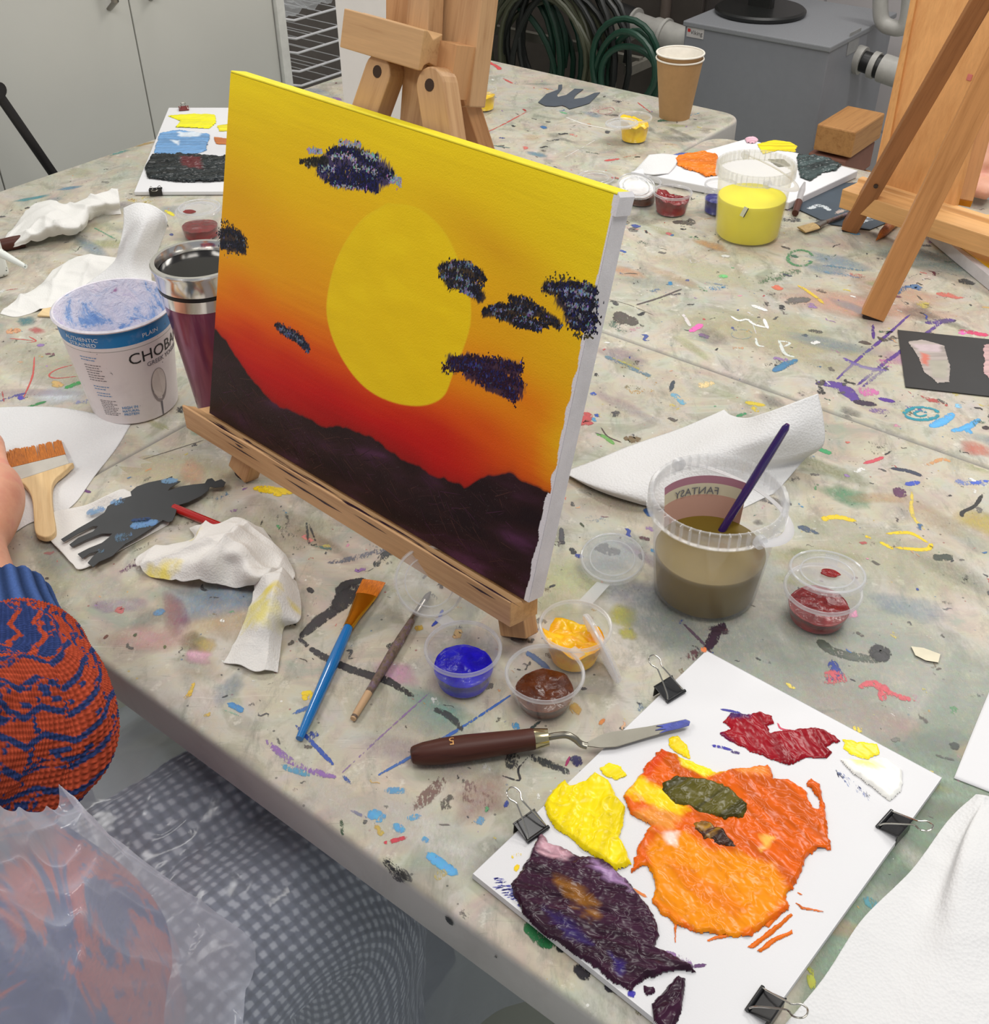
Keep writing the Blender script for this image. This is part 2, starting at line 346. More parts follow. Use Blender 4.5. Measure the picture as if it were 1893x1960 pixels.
def patch(x, y, w, h, col, a=.5, rot=0., key=None):
    """a soft stain, w x h millimetres across, rot degrees from the table edge"""
    C0 = at(x, y); r = math.radians(rot); A = U*math.cos(r)+N*math.sin(r); B = -U*math.sin(r)+N*math.cos(r); sd = int(rng.integers(1, 9999))
    V = [C0]; C = [list(lin(col)[:3])+[a+2]]; n = 30
    _lay[0] += 1; lift = .00003+(_lay[0] % 160)*.0000006
    for k, (rr, aa) in enumerate(((.4, 1), (.72, .66), (1.1, 0.))):
        for i in range(n):
            th = 2*math.pi*i/n; q = rr*(.75+.5*float(vnoise(2+2*math.cos(th), 2+2*math.sin(th), sd)))
            V.append(C0+A*(math.cos(th)*w/2000*q)+B*(math.sin(th)*h/2000*q)); C.append(list(lin(col)[:3])+[a*aa+2])
    Fc = [(0, 1+i, 1+(i+1) % n) for i in range(n)]
    for k in range(2): Fc += [(1+k*n+i, 1+(k+1)*n+i, 1+(k+1)*n+(i+1) % n, 1+k*n+(i+1) % n) for i in range(n)]
    STROKES[key or which(C0)].append((np.array(V)+Z*lift, Fc, np.array(C)))
def ring(x, y, rx, ry, w, col, a=.8, gap=0.):
    P = [(x+rx*math.cos(t), y+ry*math.sin(t)) for t in np.linspace(gap, 2*math.pi-gap*.3, 14)]; st(P, w, col, a, .2)
# broad stains
for q in [(430, 1180, 90, 60, (208, 178, 135), .42, 20), (415, 1150, 110, 60, (132, 160, 190), .5, 50), (335, 1175, 22, 60, (140, 80, 115), .6, 60), (228, 1158, 44, 22, (150, 115, 165), .6, 40),
          (378, 1253, 30, 18, (228, 178, 198), .85, 0), (284, 1221, 22, 14, (225, 190, 205), .6, 0), (368, 1227, 30, 22, (118, 118, 62), .65, 0), (395, 1235, 24, 16, (200, 175, 110), .6, 0),
          (830, 1362, 78, 44, (132, 178, 168), .6, 0), (757, 1290, 42, 26, (216, 168, 192), .62, 0), (1194, 1180, 34, 24, (186, 180, 60), .78, -20), (1201, 1213, 18, 14, (182, 176, 60), .78, 0),
          (1240, 1140, 120, 40, (96, 116, 142), .42, 20), (1270, 1200, 90, 50, (140, 150, 150), .5, 0), (1660, 1370, 130, 50, (206, 150, 150), .48, 0), (1728, 1430, 18, 12, (70, 120, 115), .8, 0), (1720, 1640, 70, 420, (138, 158, 136), .85, 5),
          (1650, 1790, 60, 260, (136, 156, 134), .8, 5), (1780, 1500, 120, 90, (142, 160, 140), .8, 0), (1400, 1250, 200, 120, (160, 168, 162), .5, 0), (1700, 1250, 360, 160, (168, 175, 165), .5, 0), (1560, 1340, 200, 100, (165, 172, 160), .5, 0),
          (1640, 585, 210, 70, (218, 170, 150), .6, 20), (1720, 560, 120, 70, (215, 175, 150), .5, 0), (1200, 520, 60, 30, (216, 165, 125), .5, 0), (1360, 470, 60, 24, (216, 170, 120), .6, 0), (1800, 500, 200, 80, (140, 165, 165), .5, 0), (1500, 650, 260, 120, (196, 190, 150), .5, 0),
          (1600, 500, 90, 40, (140, 165, 185), .55, 0), (1350, 520, 150, 60, (200, 196, 165), .5, 0), (1170, 420, 60, 40, (205, 185, 150), .5, 0), (1690, 1060, 200, 90, (190, 190, 160), .45, 0), (1620, 950, 60, 30, (95, 155, 115), .6, 0), (1560, 890, 120, 30, (120, 130, 80), .4, 0),
          (388, 822, 34, 26, (96, 162, 140), .6, 0), (120, 755, 70, 40, (215, 222, 228), .8, 30), (50, 615, 30, 24, (70, 130, 140), .6, 0), (70, 632, 26, 16, (195, 95, 95), .6, 0), (100, 700, 200, 90, (185, 180, 160), .5, 0),
          (215, 292, 60, 26, (64, 150, 148), .8, 70), (275, 276, 40, 14, (178, 150, 90), .7, 75), (60, 380, 60, 14, (78, 150, 160), .75, 70), (135, 360, 40, 14, (90, 145, 175), .7, 60), (20, 340, 70, 20, (190, 170, 130), .5, 70), (1030, 296, 44, 20, (110, 150, 170), .7, 0),
          (640, 940, 60, 30, (170, 168, 150), .5, 0), (330, 900, 160, 70, (200, 192, 160), .55, 20), (365, 905, 26, 60, (215, 170, 140), .45, 60), (180, 1120, 200, 40, (200, 198, 185), .5, 0), (560, 1010, 120, 60, (170, 165, 145), .4, 0), (820, 1420, 240, 60, (205, 198, 180), .4, 0),
          (1090, 1110, 70, 60, (196, 200, 150), .55, 0), (1175, 1060, 60, 80, (160, 172, 175), .6, 0), (1180, 960, 90, 50, (170, 160, 140), .5, 0), (830, 1600, 120, 40, (214, 212, 205), .6, 0), (660, 1540, 130, 24, (212, 208, 198), .5, 0), (925, 1525, 36, 50, (170, 140, 130), .5, 0),
          (1880, 1000, 60, 40, (200, 180, 90), .6, 0), (1870, 860, 40, 26, (215, 120, 100), .55, 0), (1740, 690, 60, 40, (205, 150, 190), .5, 0), (1450, 1000, 10, 10, (90, 80, 80), .5, 0)]:
    patch(q[0], q[1], q[2], q[3], q[4], q[5], q[6])
DK = (58, 57, 60); BL = (58, 100, 178); LB = (88, 166, 216); YE = (236, 204, 28); PU = (98, 72, 152); WH = (236, 236, 232)
for s_ in [
    ([(700, 1108), (660, 1122), (645, 1160), (615, 1186), (572, 1222)], 13, DK, .95), ([(590, 1238), (640, 1268), (700, 1290), (745, 1305), (792, 1334)], 9, DK, .92), ([(570, 1220), (592, 1240)], 5, DK, .8),
    ([(752, 1050), (715, 1086)], 11, (52, 55, 58), .85), ([(748, 1048), (690, 1066), (625, 1078)], 9, (112, 116, 132), .62), ([(690, 1120), (660, 1145), (645, 1172)], 20, DK, .85),
    ([(720, 1486), (790, 1447), (880, 1395), (985, 1326)], 3.4, (66, 108, 184), .8), ([(566, 1388), (606, 1430), (641, 1468)], 4.5, (44, 80, 170), .92), ([(558, 1368), (606, 1348)], 5, (66, 112, 180), .8), ([(590, 1410), (612, 1402)], 9, (40, 70, 160), .8), ([(822, 1326), (740, 1400), (650, 1484)], 2, (150, 118, 172), .7),
    ([(502, 1412), (555, 1456), (605, 1478), (645, 1488)], 6.5, (150, 108, 184), .68), ([(535, 1465), (595, 1485)], 6, (84, 160, 196), .7), ([(655, 1483), (672, 1502)], 3, (60, 90, 160), .8),
    ([(735, 1513), (785, 1514)], 8, LB, .62), ([(705, 1553), (738, 1572)], 11, LB, .8), ([(750, 1578), (776, 1592)], 8, LB, .75), ([(788, 1558), (792, 1572)], 12, LB, .75), ([(806, 1603), (822, 1612)], 6, LB, .7), ([(817, 1632), (840, 1652), (876, 1676)], 9, LB, .9), ([(912, 1580), (926, 1562)], 8, (110, 160, 200), .7),
    ([(754, 1604), (757, 1614)], 17, (196, 58, 74), .98, .1, .1), ([(718, 1578), (734, 1602)], 5, (196, 166, 80), .8), ([(836, 1668), (850, 1682)], 11, (196, 180, 110), .7), ([(685, 1562), (690, 1556)], 16, (130, 130, 160), .6),
    ([(852, 1486), (830, 1515), (785, 1552)], 13, (128, 98, 92), .66), ([(900, 1492), (896, 1540)], 14, (140, 112, 108), .56), ([(936, 1512), (926, 1548)], 12, (140, 112, 108), .5), ([(984, 1436), (977, 1476)], 12, (66, 66, 68), .7), ([(1012, 1448), (992, 1472), (994, 1494), (958, 1484)], 2, DK, .8), ([(1010, 1446), (1050, 1462), (1092, 1482)], 9, (70, 72, 72), .8), ([(1084, 1456), (1090, 1458)], 11, (170, 60, 110), .9), ([(1094, 1446), (1112, 1468)], 10, (62, 58, 98), .85),
    ([(945, 1600), (952, 1640)], 4, (150, 145, 140), .6), ([(296, 1167), (313, 1177)], 11, (96, 142, 182), .75), ([(484, 935), (520, 938), (562, 944)], 12, YE, .95), ([(498, 930), (540, 950)], 10, YE, .85), ([(372, 1305), (360, 1336)], 4, (216, 180, 60), .9), ([(356, 1330), (362, 1336)], 9, (216, 180, 60), .85), ([(435, 1346), (470, 1364)], 6.5, (66, 138, 196), .85), ([(424, 1336), (440, 1330)], 2, DK, .8), ([(395, 1365), (400, 1372)], 7, (210, 180, 90), .8), ([(574, 1328), (600, 1326)], 7, YE, .95), ([(580, 1330), (588, 1342)], 5, YE, .9), ([(598, 1328), (594, 1342)], 4, YE, .9), ([(426, 1358), (470, 1375)], 2, (150, 190, 170), .6),
    ([(826, 1355), (862, 1372), (888, 1402)], 7, (74, 76, 78), .75), ([(1004, 1246), (1032, 1266), (1056, 1286)], 6, (86, 112, 158), .85), ([(1098, 1345), (1106, 1370)], 9, (204, 164, 90), .8), ([(980, 1392), (995, 1388)], 9, (90, 160, 205), .8), ([(1012, 1398), (1036, 1380)], 3, (70, 80, 80), .8), ([(1148, 1380), (1156, 1384)], 8, (210, 130, 70), .85), ([(1040, 1290), (1044, 1300)], 3, (70, 80, 150), .8), ([(826, 1200), (840, 1185), (848, 1165)], 4, (50, 70, 170), .9), ([(792, 1204), (812, 1200)], 8, (206, 170, 70), .8),
    ([(1306, 1192), (1340, 1226), (1364, 1252)], 3.4, (96, 78, 92), .85), ([(1386, 1192), (1368, 1216), (1352, 1246)], 11, (66, 48, 62), .88), ([(1352, 1206), (1376, 1204), (1396, 1214)], 10, (72, 54, 66), .7), ([(1564, 1224), (1590, 1244), (1640, 1258), (1690, 1264)], 12, (92, 98, 88), .85), ([(1668, 1262), (1684, 1244), (1702, 1260)], 14, (48, 48, 50), .92), ([(1676, 1246), (1694, 1268)], 15, (50, 50, 52), .9),
    ([(1590, 1282), (1604, 1312)], 22, (216, 96, 102), .72), ([(1642, 1318), (1672, 1308), (1700, 1326), (1752, 1342)], 9, (214, 92, 102), .76), ([(1694, 1310), (1686, 1344)], 9, (214, 92, 102), .76), ([(1770, 1240), (1776, 1242), (1790, 1246)], 1, WH, .1), ([(1630, 1392), (1650, 1402)], 9, (226, 206, 70), .8), ([(1766, 1326), (1776, 1326)], 10, (220, 206, 100), .7), ([(1820, 1420), (1832, 1436)], 8, (60, 66, 62), .8), ([(1786, 1444), (1830, 1456)], 3, (90, 92, 86), .7),
    ([(1544, 1872), (1562, 1874)], 16, (166, 170, 52), .9, .1, .1), ([(1650, 1722), (1690, 1738)], 9, (80, 150, 160), .75), ([(1004, 1768), (1036, 1792), (1066, 1812)], 13, (34, 112, 62), .9), ([(1030, 1796), (1058, 1806)], 12, (34, 112, 62), .8), ([(1066, 1806), (1086, 1820)], 10, (30, 34, 32), .95), ([(1100, 1846), (1130, 1876)], 9, (36, 32, 38), .95), ([(1156, 1880), (1172, 1900)], 5, (40, 36, 44), .9), ([(1214, 1938), (1228, 1932)], 8, (120, 118, 84), .6),
    ([(1398, 605), (1414, 614), (1430, 612), (1446, 622), (1470, 628)], 5, WH, .98), ([(1462, 610), (1470, 630)], 5, WH, .98), ([(1438, 584), (1470, 596)], 9, WH, .95), ([(1552, 658), (1570, 654)], 10, WH, .99, .1), ([(1518, 578), (1530, 572)], 4, WH, .95), ([(1626, 566), (1640, 570)], 4, WH, .9), ([(1320, 636), (1344, 620)], 10, (236, 110, 182), .95), ([(1306, 600), (1322, 626)], 6, (216, 210, 206), .9), ([(1356, 612), (1370, 608)], 3, DK, .7),
    ([(1217, 584), (1260, 571), (1306, 553)], 4, (96, 88, 86), .9, .2, .05), ([(1480, 712), (1500, 700), (1526, 688)], 12, (74, 130, 170), .88), ([(1156, 681), (1200, 700), (1248, 722)], 11, (112, 140, 156), .72), ([(1170, 684), (1236, 712)], 5, (186, 180, 100), .7), ([(1372, 530), (1394, 528)], 12, (120, 200, 130), .85), ([(1350, 540), (1396, 548)], 5, (130, 150, 170), .6), ([(1480, 546), (1496, 556)], 14, (222, 120, 96), .8), ([(1524, 545), (1550, 560), (1580, 584)], 7, (228, 198, 70), .82), ([(1496, 524), (1518, 530)], 6, (60, 66, 90), .85),
    ([(1570, 506), (1610, 512), (1660, 520)], 10, (104, 146, 172), .62), ([(1575, 520), (1650, 532)], 12, (120, 160, 190), .5), ([(1450, 545), (1500, 528), (1530, 516)], 22, (96, 128, 96), .55), ([(1470, 536), (1482, 530)], 14, (84, 124, 88), .6), ([(1440, 618), (1448, 640)], 1.5, (200, 200, 196), .9),
    ([(1446, 645), (1450, 660), (1466, 664)], 4, (220, 226, 220), .9), ([(1490, 650), (1502, 676), (1522, 684)], 5, (220, 226, 220), .9), ([(1488, 652), (1512, 656), (1500, 664)], 4, (220, 226, 220), .9), ([(1744, 600), (1690, 648), (1640, 690), (1600, 728)], 5, PU, .85), ([(1812, 610), (1770, 640), (1700, 690), (1640, 738)], 7, PU, .78), ([(1700, 700), (1650, 742)], 6, PU, .7), ([(1612, 684), (1650, 702), (1704, 710)], 8, (112, 92, 172), .82),
    ([(1572, 733), (1612, 742), (1640, 770)], 18, PU, .95), ([(1560, 735), (1580, 732)], 10, PU, .85), ([(1632, 768), (1680, 776)], 13, (64, 54, 74), .9), ([(1644, 752), (1682, 748)], 22, (218, 124, 182), .78), ([(1680, 762), (1714, 769)], 9, (92, 60, 150), .95), ([(1660, 784), (1706, 790)], 12, (140, 116, 170), .6), ([(1770, 618), (1830, 612)], 15, PU, .82), ([(1690, 700), (1704, 690)], 24, (216, 120, 186), .55), ([(1834, 632), (1893, 642)], 12, (216, 76, 116), .9), ([(1836, 634), (1850, 640)], 14, (238, 110, 190), .9), ([(1671, 620), (1672, 650)], 5, PU, .8),
    ([(1780, 818), (1806, 806), (1826, 790)], 12, (92, 176, 232), .9), ([(1834, 772), (1836, 782)], 9, (140, 200, 236), .9), ([(1820, 826), (1850, 818), (1878, 800)], 9, (92, 176, 232), .85), ([(1850, 820), (1858, 832)], 8, (92, 176, 232), .8), ([(1730, 776), (1776, 790)], 9, (110, 96, 168), .7), ([(1880, 816), (1893, 822)], 9, (70, 60, 60), .85),
    ([(1652, 888), (1672, 882), (1694, 874)], 6, (208, 84, 98), .9), ([(1692, 872), (1708, 862)], 3, DK, .8), ([(1702, 896), (1740, 902), (1766, 912)], 7, (66, 72, 90), .85), ([(1720, 932), (1724, 954)], 15, (102, 62, 96), .85), ([(1732, 928), (1762, 922)], 8, (70, 96, 196), .8), ([(1745, 938), (1747, 985), (1772, 1016)], 4.5, (228, 204, 96), .8), ([(1881, 946), (1866, 968), (1843, 980), (1841, 990)], 4.5, (40, 40, 40), .98, .2, .05), ([(1694, 1022), (1740, 1020), (1778, 1040)], 5, YE, .9), ([(1682, 1036), (1712, 1052)], 5, YE, .9), ([(1712, 1048), (1770, 1052), (1784, 1040)], 6, YE, .9), ([(1572, 992), (1604, 990), (1640, 998)], 8, YE, .92), ([(1574, 988), (1584, 998)], 7, YE, .85), ([(1654, 1026), (1670, 1030)], 5, YE, .85),
    ([(1784, 1066), (1802, 1068), (1824, 1064)], 12, (66, 74, 64), .95), ([(1826, 925), (1860, 922), (1893, 928)], 14, (120, 140, 205), .6), ([(1856, 926), (1893, 920)], 6, (80, 110, 210), .8), ([(1770, 892), (1800, 880), (1822, 884)], 7, (224, 164, 112), .7), ([(1524, 1006), (1568, 1022)], 9, (76, 90, 112), .85), ([(1234, 972), (1250, 990)], 8, (52, 84, 132), .9), ([(1140, 830), (1160, 838), (1176, 852)], 6, (112, 166, 88), .85), ([(1566, 858), (1592, 870)], 9, (64, 160, 104), .95), ([(1544, 868), (1560, 876)], 8, (120, 160, 205), .7),
    ([(1138, 797), (1148, 794)], 8, (52, 84, 170), .9), ([(1424, 770), (1466, 776)], 8, (222, 198, 62), .8), ([(1440, 778), (1452, 790)], 9, (222, 198, 62), .8), ([(1286, 752), (1312, 776)], 10, (120, 180, 210), .75), ([(1336, 742), (1366, 730)], 13, (240, 216, 160), .8), ([(1282, 750), (1290, 728)], 6, (70, 80, 90), .8), ([(1150, 818), (1164, 836), (1192, 848)], 2.2, (84, 66, 62), .9), ([(1408, 798), (1430, 790)], 6, (70, 150, 100), .8), ([(1188, 740), (1230, 745)], 12, (140, 130, 90), .5), ([(1134, 750), (1136, 758)], 8, (70, 96, 180), .8),
    ([(1160, 572), (1205, 584), (1252, 604)], 1.6, (120, 112, 100), .9), ([(1120, 470), (1140, 480)], 6, (46, 84, 170), .9), ([(1184, 478), (1200, 484)], 7, (50, 90, 170), .9), ([(1188, 450), (1192, 505)], 9, (220, 170, 140), .5), ([(1232, 440), (1250, 452)], 3, (190, 110, 90), .7),
    ([(66, 682), (62, 720), (44, 764)], 2.4, (196, 84, 80), .9), ([(18, 648), (44, 650), (68, 653)], 2, (196, 84, 80), .9), ([(55, 644), (69, 653), (50, 656)], 2, (196, 84, 80), .9), ([(150, 696), (112, 706), (94, 718), (108, 724), (150, 720)], 2.4, (196, 84, 80), .9), ([(0, 768), (22, 760), (52, 752)], 7, (92, 90, 156), .7), ([(36, 758), (44, 766)], 8, (90, 80, 180), .8), ([(4, 748), (8, 770)], 2, (180, 80, 80), .8), ([(122, 744), (160, 730)], 9, (66, 152, 84), .85), ([(44, 782), (90, 768)], 6, (66, 142, 84), .8), ([(70, 660), (86, 662)], 9, (150, 120, 178), .8), ([(92, 684), (106, 680)], 3, DK, .8), ([(10, 556), (38, 552)], 3, (190, 120, 110), .6), ([(140, 772), (200, 762)], 12, (150, 160, 205), .5),
    ([(316, 402), (334, 414)], 8, (228, 214, 60), .85), ([(180, 436), (222, 458)], 4, (90, 160, 130), .7), ([(240, 380), (262, 384)], 6, (180, 130, 110), .5), ([(100, 500), (130, 505)], 8, (215, 205, 130), .5), ([(120, 466), (134, 462)], 5, (120, 115, 110), .6), ([(318, 428), (322, 436)], 5, DK, .7), ([(326, 446), (330, 452)], 6, (80, 90, 150), .7), ([(226, 938), (250, 930)], 1, DK, .1), ([(145, 932), (176, 944)], 5, (110, 70, 120), .8), ([(272, 880), (330, 862), (392, 842)], 1.6, (110, 104, 96), .85),
    ([(926, 114), (952, 128), (956, 134)], 12, (214, 84, 84), .85), ([(962, 150), (982, 160)], 7, (206, 96, 92), .8), ([(1034, 168), (1060, 172)], 4, (206, 110, 100), .6), ([(912, 262), (960, 240), (1008, 214)], 4, (200, 92, 84), .85), ([(1000, 208), (1008, 214)], 5, (180, 60, 60), .8), ([(1082, 224), (1120, 238), (1178, 250)], 3.5, (232, 230, 224), .9), ([(1080, 302), (1140, 268)], 2, (230, 228, 222), .8), ([(1070, 214), (1086, 218)], 8, (110, 180, 130), .8), ([(1072, 200), (1088, 206)], 7, (220, 120, 110), .8), ([(1150, 210), (1170, 206), (1178, 214)], 3, (196, 130, 130), .7), ([(1156, 308), (1188, 304)], 9, (206, 90, 86), .9), ([(1190, 302), (1220, 296)], 4, (206, 120, 100), .7), ([(1220, 196), (1246, 216)], 4, (206, 70, 60), .8), ([(1090, 256), (1106, 262)], 10, (220, 140, 130), .7), ([(940, 278), (980, 284)], 5, (90, 120, 120), .7), ([(1120, 290), (1150, 296)], 8, (90, 105, 90), .6), ([(1100, 180), (1106, 186)], 3, (90, 110, 160), .5), ([(1300, 226), (1340, 216)], 6, (120, 170, 200), .7),
    ([(508, 985), (500, 1010), (520, 1030)], 2.5, DK, .6), ([(530, 985), (545, 1035)], 6, (84, 84, 84), .5), ([(548, 980), (552, 1020), (572, 1030)], 6, (84, 84, 84), .5), ([(586, 995), (592, 1040), (608, 1042)], 3, (70, 72, 72), .75), ([(590, 1000), (606, 1040)], 2, DK, .7), ([(556, 1050), (590, 1046)], 8, (90, 120, 116), .5), ([(560, 1000), (580, 1010)], 10, (84, 84, 84), .4), ([(600, 1045), (640, 1052)], 5, (90, 130, 130), .6), ([(690, 1040), (730, 1048)], 6, (150, 160, 160), .5),
    ([(228, 1100), (262, 1070), (250, 1088)], 12, (122, 78, 112), .6), ([(252, 1058), (340, 1010), (400, 990)], 9, (110, 106, 90), .45), ([(268, 1070), (300, 1060)], 6, (150, 110, 150), .5), ([(290, 1098), (312, 1104)], 2, (70, 150, 130), .8), ([(200, 1218), (206, 1220)], 6, (110, 64, 50), .9), ([(256, 1214), (262, 1218)], 5, (74, 84, 52), .9), ([(312, 1240), (320, 1238)], 5, (96, 100, 60), .8), ([(76, 1104), (88, 1106)], 2, DK, .5), ([(430, 980), (470, 974)], 6, (160, 120, 170), .5),
    ([(1086, 905), (1100, 912), (1120, 900)], 5, (80, 160, 160), .8), ([(1074, 1010), (1076, 1040)], 6, (84, 84, 88), .85), ([(1068, 1038), (1084, 1040)], 5, (70, 70, 74), .85), ([(1092, 1048), (1100, 1062)], 7, (60, 62, 66), .85), ([(1110, 1000), (1118, 1010)], 3, (70, 80, 60), .8), ([(1222, 1028), (1246, 1034)], 6, (96, 60, 66), .8), ([(1118, 990), (1170, 998)], 14, (150, 166, 180), .5)]:
    st(*s_)
ring(1532, 494, 24, 15, 7, (84, 148, 100), .7, .3); ring(1764, 792, 32, 12, 6, (44, 150, 168), .85); ring(1762, 792, 12, 5, 4, (44, 150, 168), .8); ring(1420, 640, 20, 9, 2, (160, 170, 165), .7); ring(1790, 560, 70, 40, 1.6, (120, 130, 130), .5); ring(1158, 214, 14, 5, 2, (196, 120, 130), .7)
# small scattered marks: many short dabs and specks left by years of use
pal = [(60, 60, 62)]*9+[(96, 90, 84)]*6+[(70, 112, 160), (66, 140, 190), (52, 70, 150), (190, 84, 84), (214, 120, 110), (226, 206, 90), (206, 164, 90), (96, 160, 110), (70, 110, 90), (228, 226, 220), (238, 238, 234), (150, 112, 170), (222, 150, 180), (214, 160, 120), (120, 100, 70), (110, 60, 70)]
def scatter(n, e0, e1, d0, d1, key, smin, smax, amin=.35):
    for k in range(n):
        e = rng.uniform(e0, e1); d = rng.uniform(d0, d1); P = W(e, d, TZ); c = pal[int(rng.integers(len(pal)))]
        c = tuple(int(x*.8+190*.2) for x in c) if rng.random() < .5 else c
        L = smin+(smax-smin)*rng.random()**3; w = max(.0005, L*rng.uniform(.1, .75)); an = rng.normal(.1, .8)
        D = (U*math.cos(an)+N*math.sin(an))*L/2; B = N*math.cos(an)-U*math.sin(an); j1, j2 = rng.normal(0, .2, 2)
        ribbon([P-D, P-D*.3+B*L*j1, P+D*.4+B*L*j2, P+D], w, c, rng.uniform(amin, .95), taper=.8, rag=.6, key=key)
scatter(2600, -.88, .35, .325, 1.045, 'front', .0007, .013)
scatter(1500, -.9, .2, 1.075, 1.75, 'middle', .0012, .02)
scatter(1500, -1.67, -.93, .3, 1.88, 'left', .001, .018)
scatter(200, -.9, .1, 1.0, 1.75, 'middle', .012, .045, .3)
scatter(120, -.8, .2, .5, 1.04, 'front', .01, .04, .3)
scatter(110, -1.67, -.93, .3, 1.88, 'left', .01, .05, .3)
# faint broad rubbings
for k in range(330):
    e = rng.uniform(-1.67, .3); d = rng.uniform(.33, 1.85)
    if d > 1.02 and e > .1: continue
    pp = CAM+0; Q = W(e, d, TZ); v_ = CM @ (Q-CAM); x_, y_ = 946.5-F_PX*v_[0]/v_[2], 980+F_PX*v_[1]/v_[2]
    if not (-50 < x_ < 1950 and 80 < y_ < 2000): continue
    cc = [(150, 158, 150), (206, 176, 140), (140, 160, 176), (206, 160, 156), (126, 124, 110), (222, 218, 206), (176, 180, 130), (160, 140, 160), (110, 112, 108)][int(rng.integers(9))]
    patch(x_, y_, rng.uniform(20, 110), rng.uniform(10, 40), cc, rng.uniform(.2, .5), rng.uniform(-30, 50))
# marks on the front edge of the front table
def est(pts, w, col, a):
    P = [onp(x, y, W(0, .3105, 0), N) for x, y in pts]; ribbon(P, w/1000, col, a, nrm=-N, lift=.0004, key='front')
est([(736, 1640), (758, 1668), (775, 1690)], 22, (60, 58, 62), .85); est([(750, 1660), (790, 1680)], 14, (74, 72, 76), .75); est([(880, 1740), (900, 1760)], 14, (96, 92, 96), .6)
est([(655, 1568), (656, 1600)], 5, (44, 112, 62), .8); est([(852, 1758), (868, 1766)], 8, (40, 40, 46), .9); est([(946, 1828), (952, 1834)], 4, (60, 60, 60), .8); est([(560, 1510), (570, 1520)], 20, (150, 138, 132), .4)
# ------------------------------------------------------------------ the three tables
def table(key, e0, e1, d0, d1, label, legs):
    th = .046; r = .045
    tb = thing('folding_table', label, 'table', W((e0+e1)/2, (d0+d1)/2, 0), 'paint-stained folding tables pushed together')
    def outline(ins, z):
        P = []
        for cx, cy, a0 in ((e1-r, d1-r, 0), (e0+r, d1-r, 90), (e0+r, d0+r, 180), (e1-r, d0+r, 270)):
            for k in range(9):
                a = math.radians(a0+k*90/8); P.append(W(cx+(r-ins)*math.cos(a), cy+(r-ins)*math.sin(a), z))
        return P
    rings = [outline(.006, TZ-th), outline(.001, TZ-th+.003), outline(0, TZ-th+.008), outline(0, TZ-.006), outline(.0006, TZ-.0032), outline(.002, TZ-.0012), outline(.004, TZ-.0003), outline(.006, TZ)]
    n = len(rings[0]); V = [np.array(sum(rings, []))]; Fc = [tuple(range(n))[::-1]]
    for k in range(len(rings)-1): Fc += [(k*n+i, k*n+(i+1) % n, (k+1)*n+(i+1) % n, (k+1)*n+i) for i in range(n)]
    Fc.append(tuple(range((len(rings)-1)*n, len(rings)*n)))
    C = [np.tile([0, 0, 0, 0.], (len(V[0]), 1))]; o = len(V[0])
    nb = len(Fc)
    for v_, f_, c_ in STROKES[key]:      # marks stop at the rounded rim of their own table
        ee, dd = v_ @ U, v_ @ N; de = np.maximum(0, np.maximum(e0+r-ee, ee-e1+r)); dn_ = np.maximum(0, np.maximum(d0+r-dd, dd-d1+r)); okv = (np.hypot(de, dn_) < r-.004) | (np.abs(dd-d0) < .003)
        keep = [f for f in f_ if all(okv[int(i)] for i in f)]
        if not keep: continue
        V.append(v_); Fc += [tuple(int(i)+o for i in f) for f in keep]; C.append(c_); o += len(v_)
    top = mesh('tabletop', np.vstack(V), Fc, M_TABLE, tb, smooth=True, mats=[M_TABLE, M_MARK], midx=[0]*nb+[1]*(len(Fc)-nb)); setcol(top, np.vstack(C))
    for (e, d, ax) in legs:
        a_, s_ = (N, U) if ax == 'd' else (U, N)
        wd_ = .26
        P = [W(e, d, 0)+a_*-wd_+Z*(TZ-th), W(e, d, 0)+a_*-wd_+Z*.012, W(e, d, 0)+a_*wd_+Z*.012, W(e, d, 0)+a_*wd_+Z*(TZ-th)]
        b = MB(); b.tube([P[0], P[1]], .0125, 12); b.tube([P[1], P[2]], .0125, 12); b.tube([P[2], P[3]], .0125, 12)
        b.tube([P[0]*.55+P[1]*.45, P[3]*.55+P[2]*.45], .009, 10); b.build('leg', M_TLEG, tb, smooth=True)
table('front', -.9085, .93, .311, 1.0585, 'pale paint-spattered table top nearest, holding the sunset canvas and paper palette', [(-.60, .68, 'd'), (.66, .68, 'd')])
table('middle', -.9085, .93, 1.0600, 1.79, 'pale paint-spattered table in the middle row under the yellow water tub', [(-.60, 1.43, 'd'), (.66, 1.43, 'd')])
table('left', -1.69, -.9100, .085, 1.915, 'pale paint-spattered table along the white cupboard with the paper cup stack on its far corner', [(-1.30, .40, 'e'), (-1.30, 1.62, 'e')])
# ------------------------------------------------------------------ sunset canvas on the beech table easel
CAZ = math.radians(-42.158); LEAN = math.radians(15.168)
CU = np.array([math.cos(CAZ), math.sin(CAZ), 0]); CB = np.array([-CU[1], CU[0], 0])   # CB: away from the seat
CV = Z*math.cos(LEAN)+CB*math.sin(LEAN); CN = np.cross(CU, CV)                          # CN: out of the painted face
if np.dot(CN, CB) > 0: CN = -CN
CBL = np.array([-.2879, .9395, TZ+.072]); CW, CH, CT = .4247, .3255, .018
def onc(px, py):
    P = onp(px, py, CBL, CN)-CBL; return np.array([P @ CU, P @ CV])
cs = .00062
ns, nt_ = int(CW/cs)+1, int(CH/cs)+1
sx, ty = np.meshgrid(np.linspace(0, CW, ns), np.linspace(0, CH, nt_))
def hx(c): return np.array(lin(c)[:3])
def ramp_np(x, stops):
    xs = [s[0] for s in stops]; cs_ = np.array([hx(s[1]) for s in stops]); return np.stack([np.interp(x, xs, cs_[:, k]) for k in range(3)], -1)
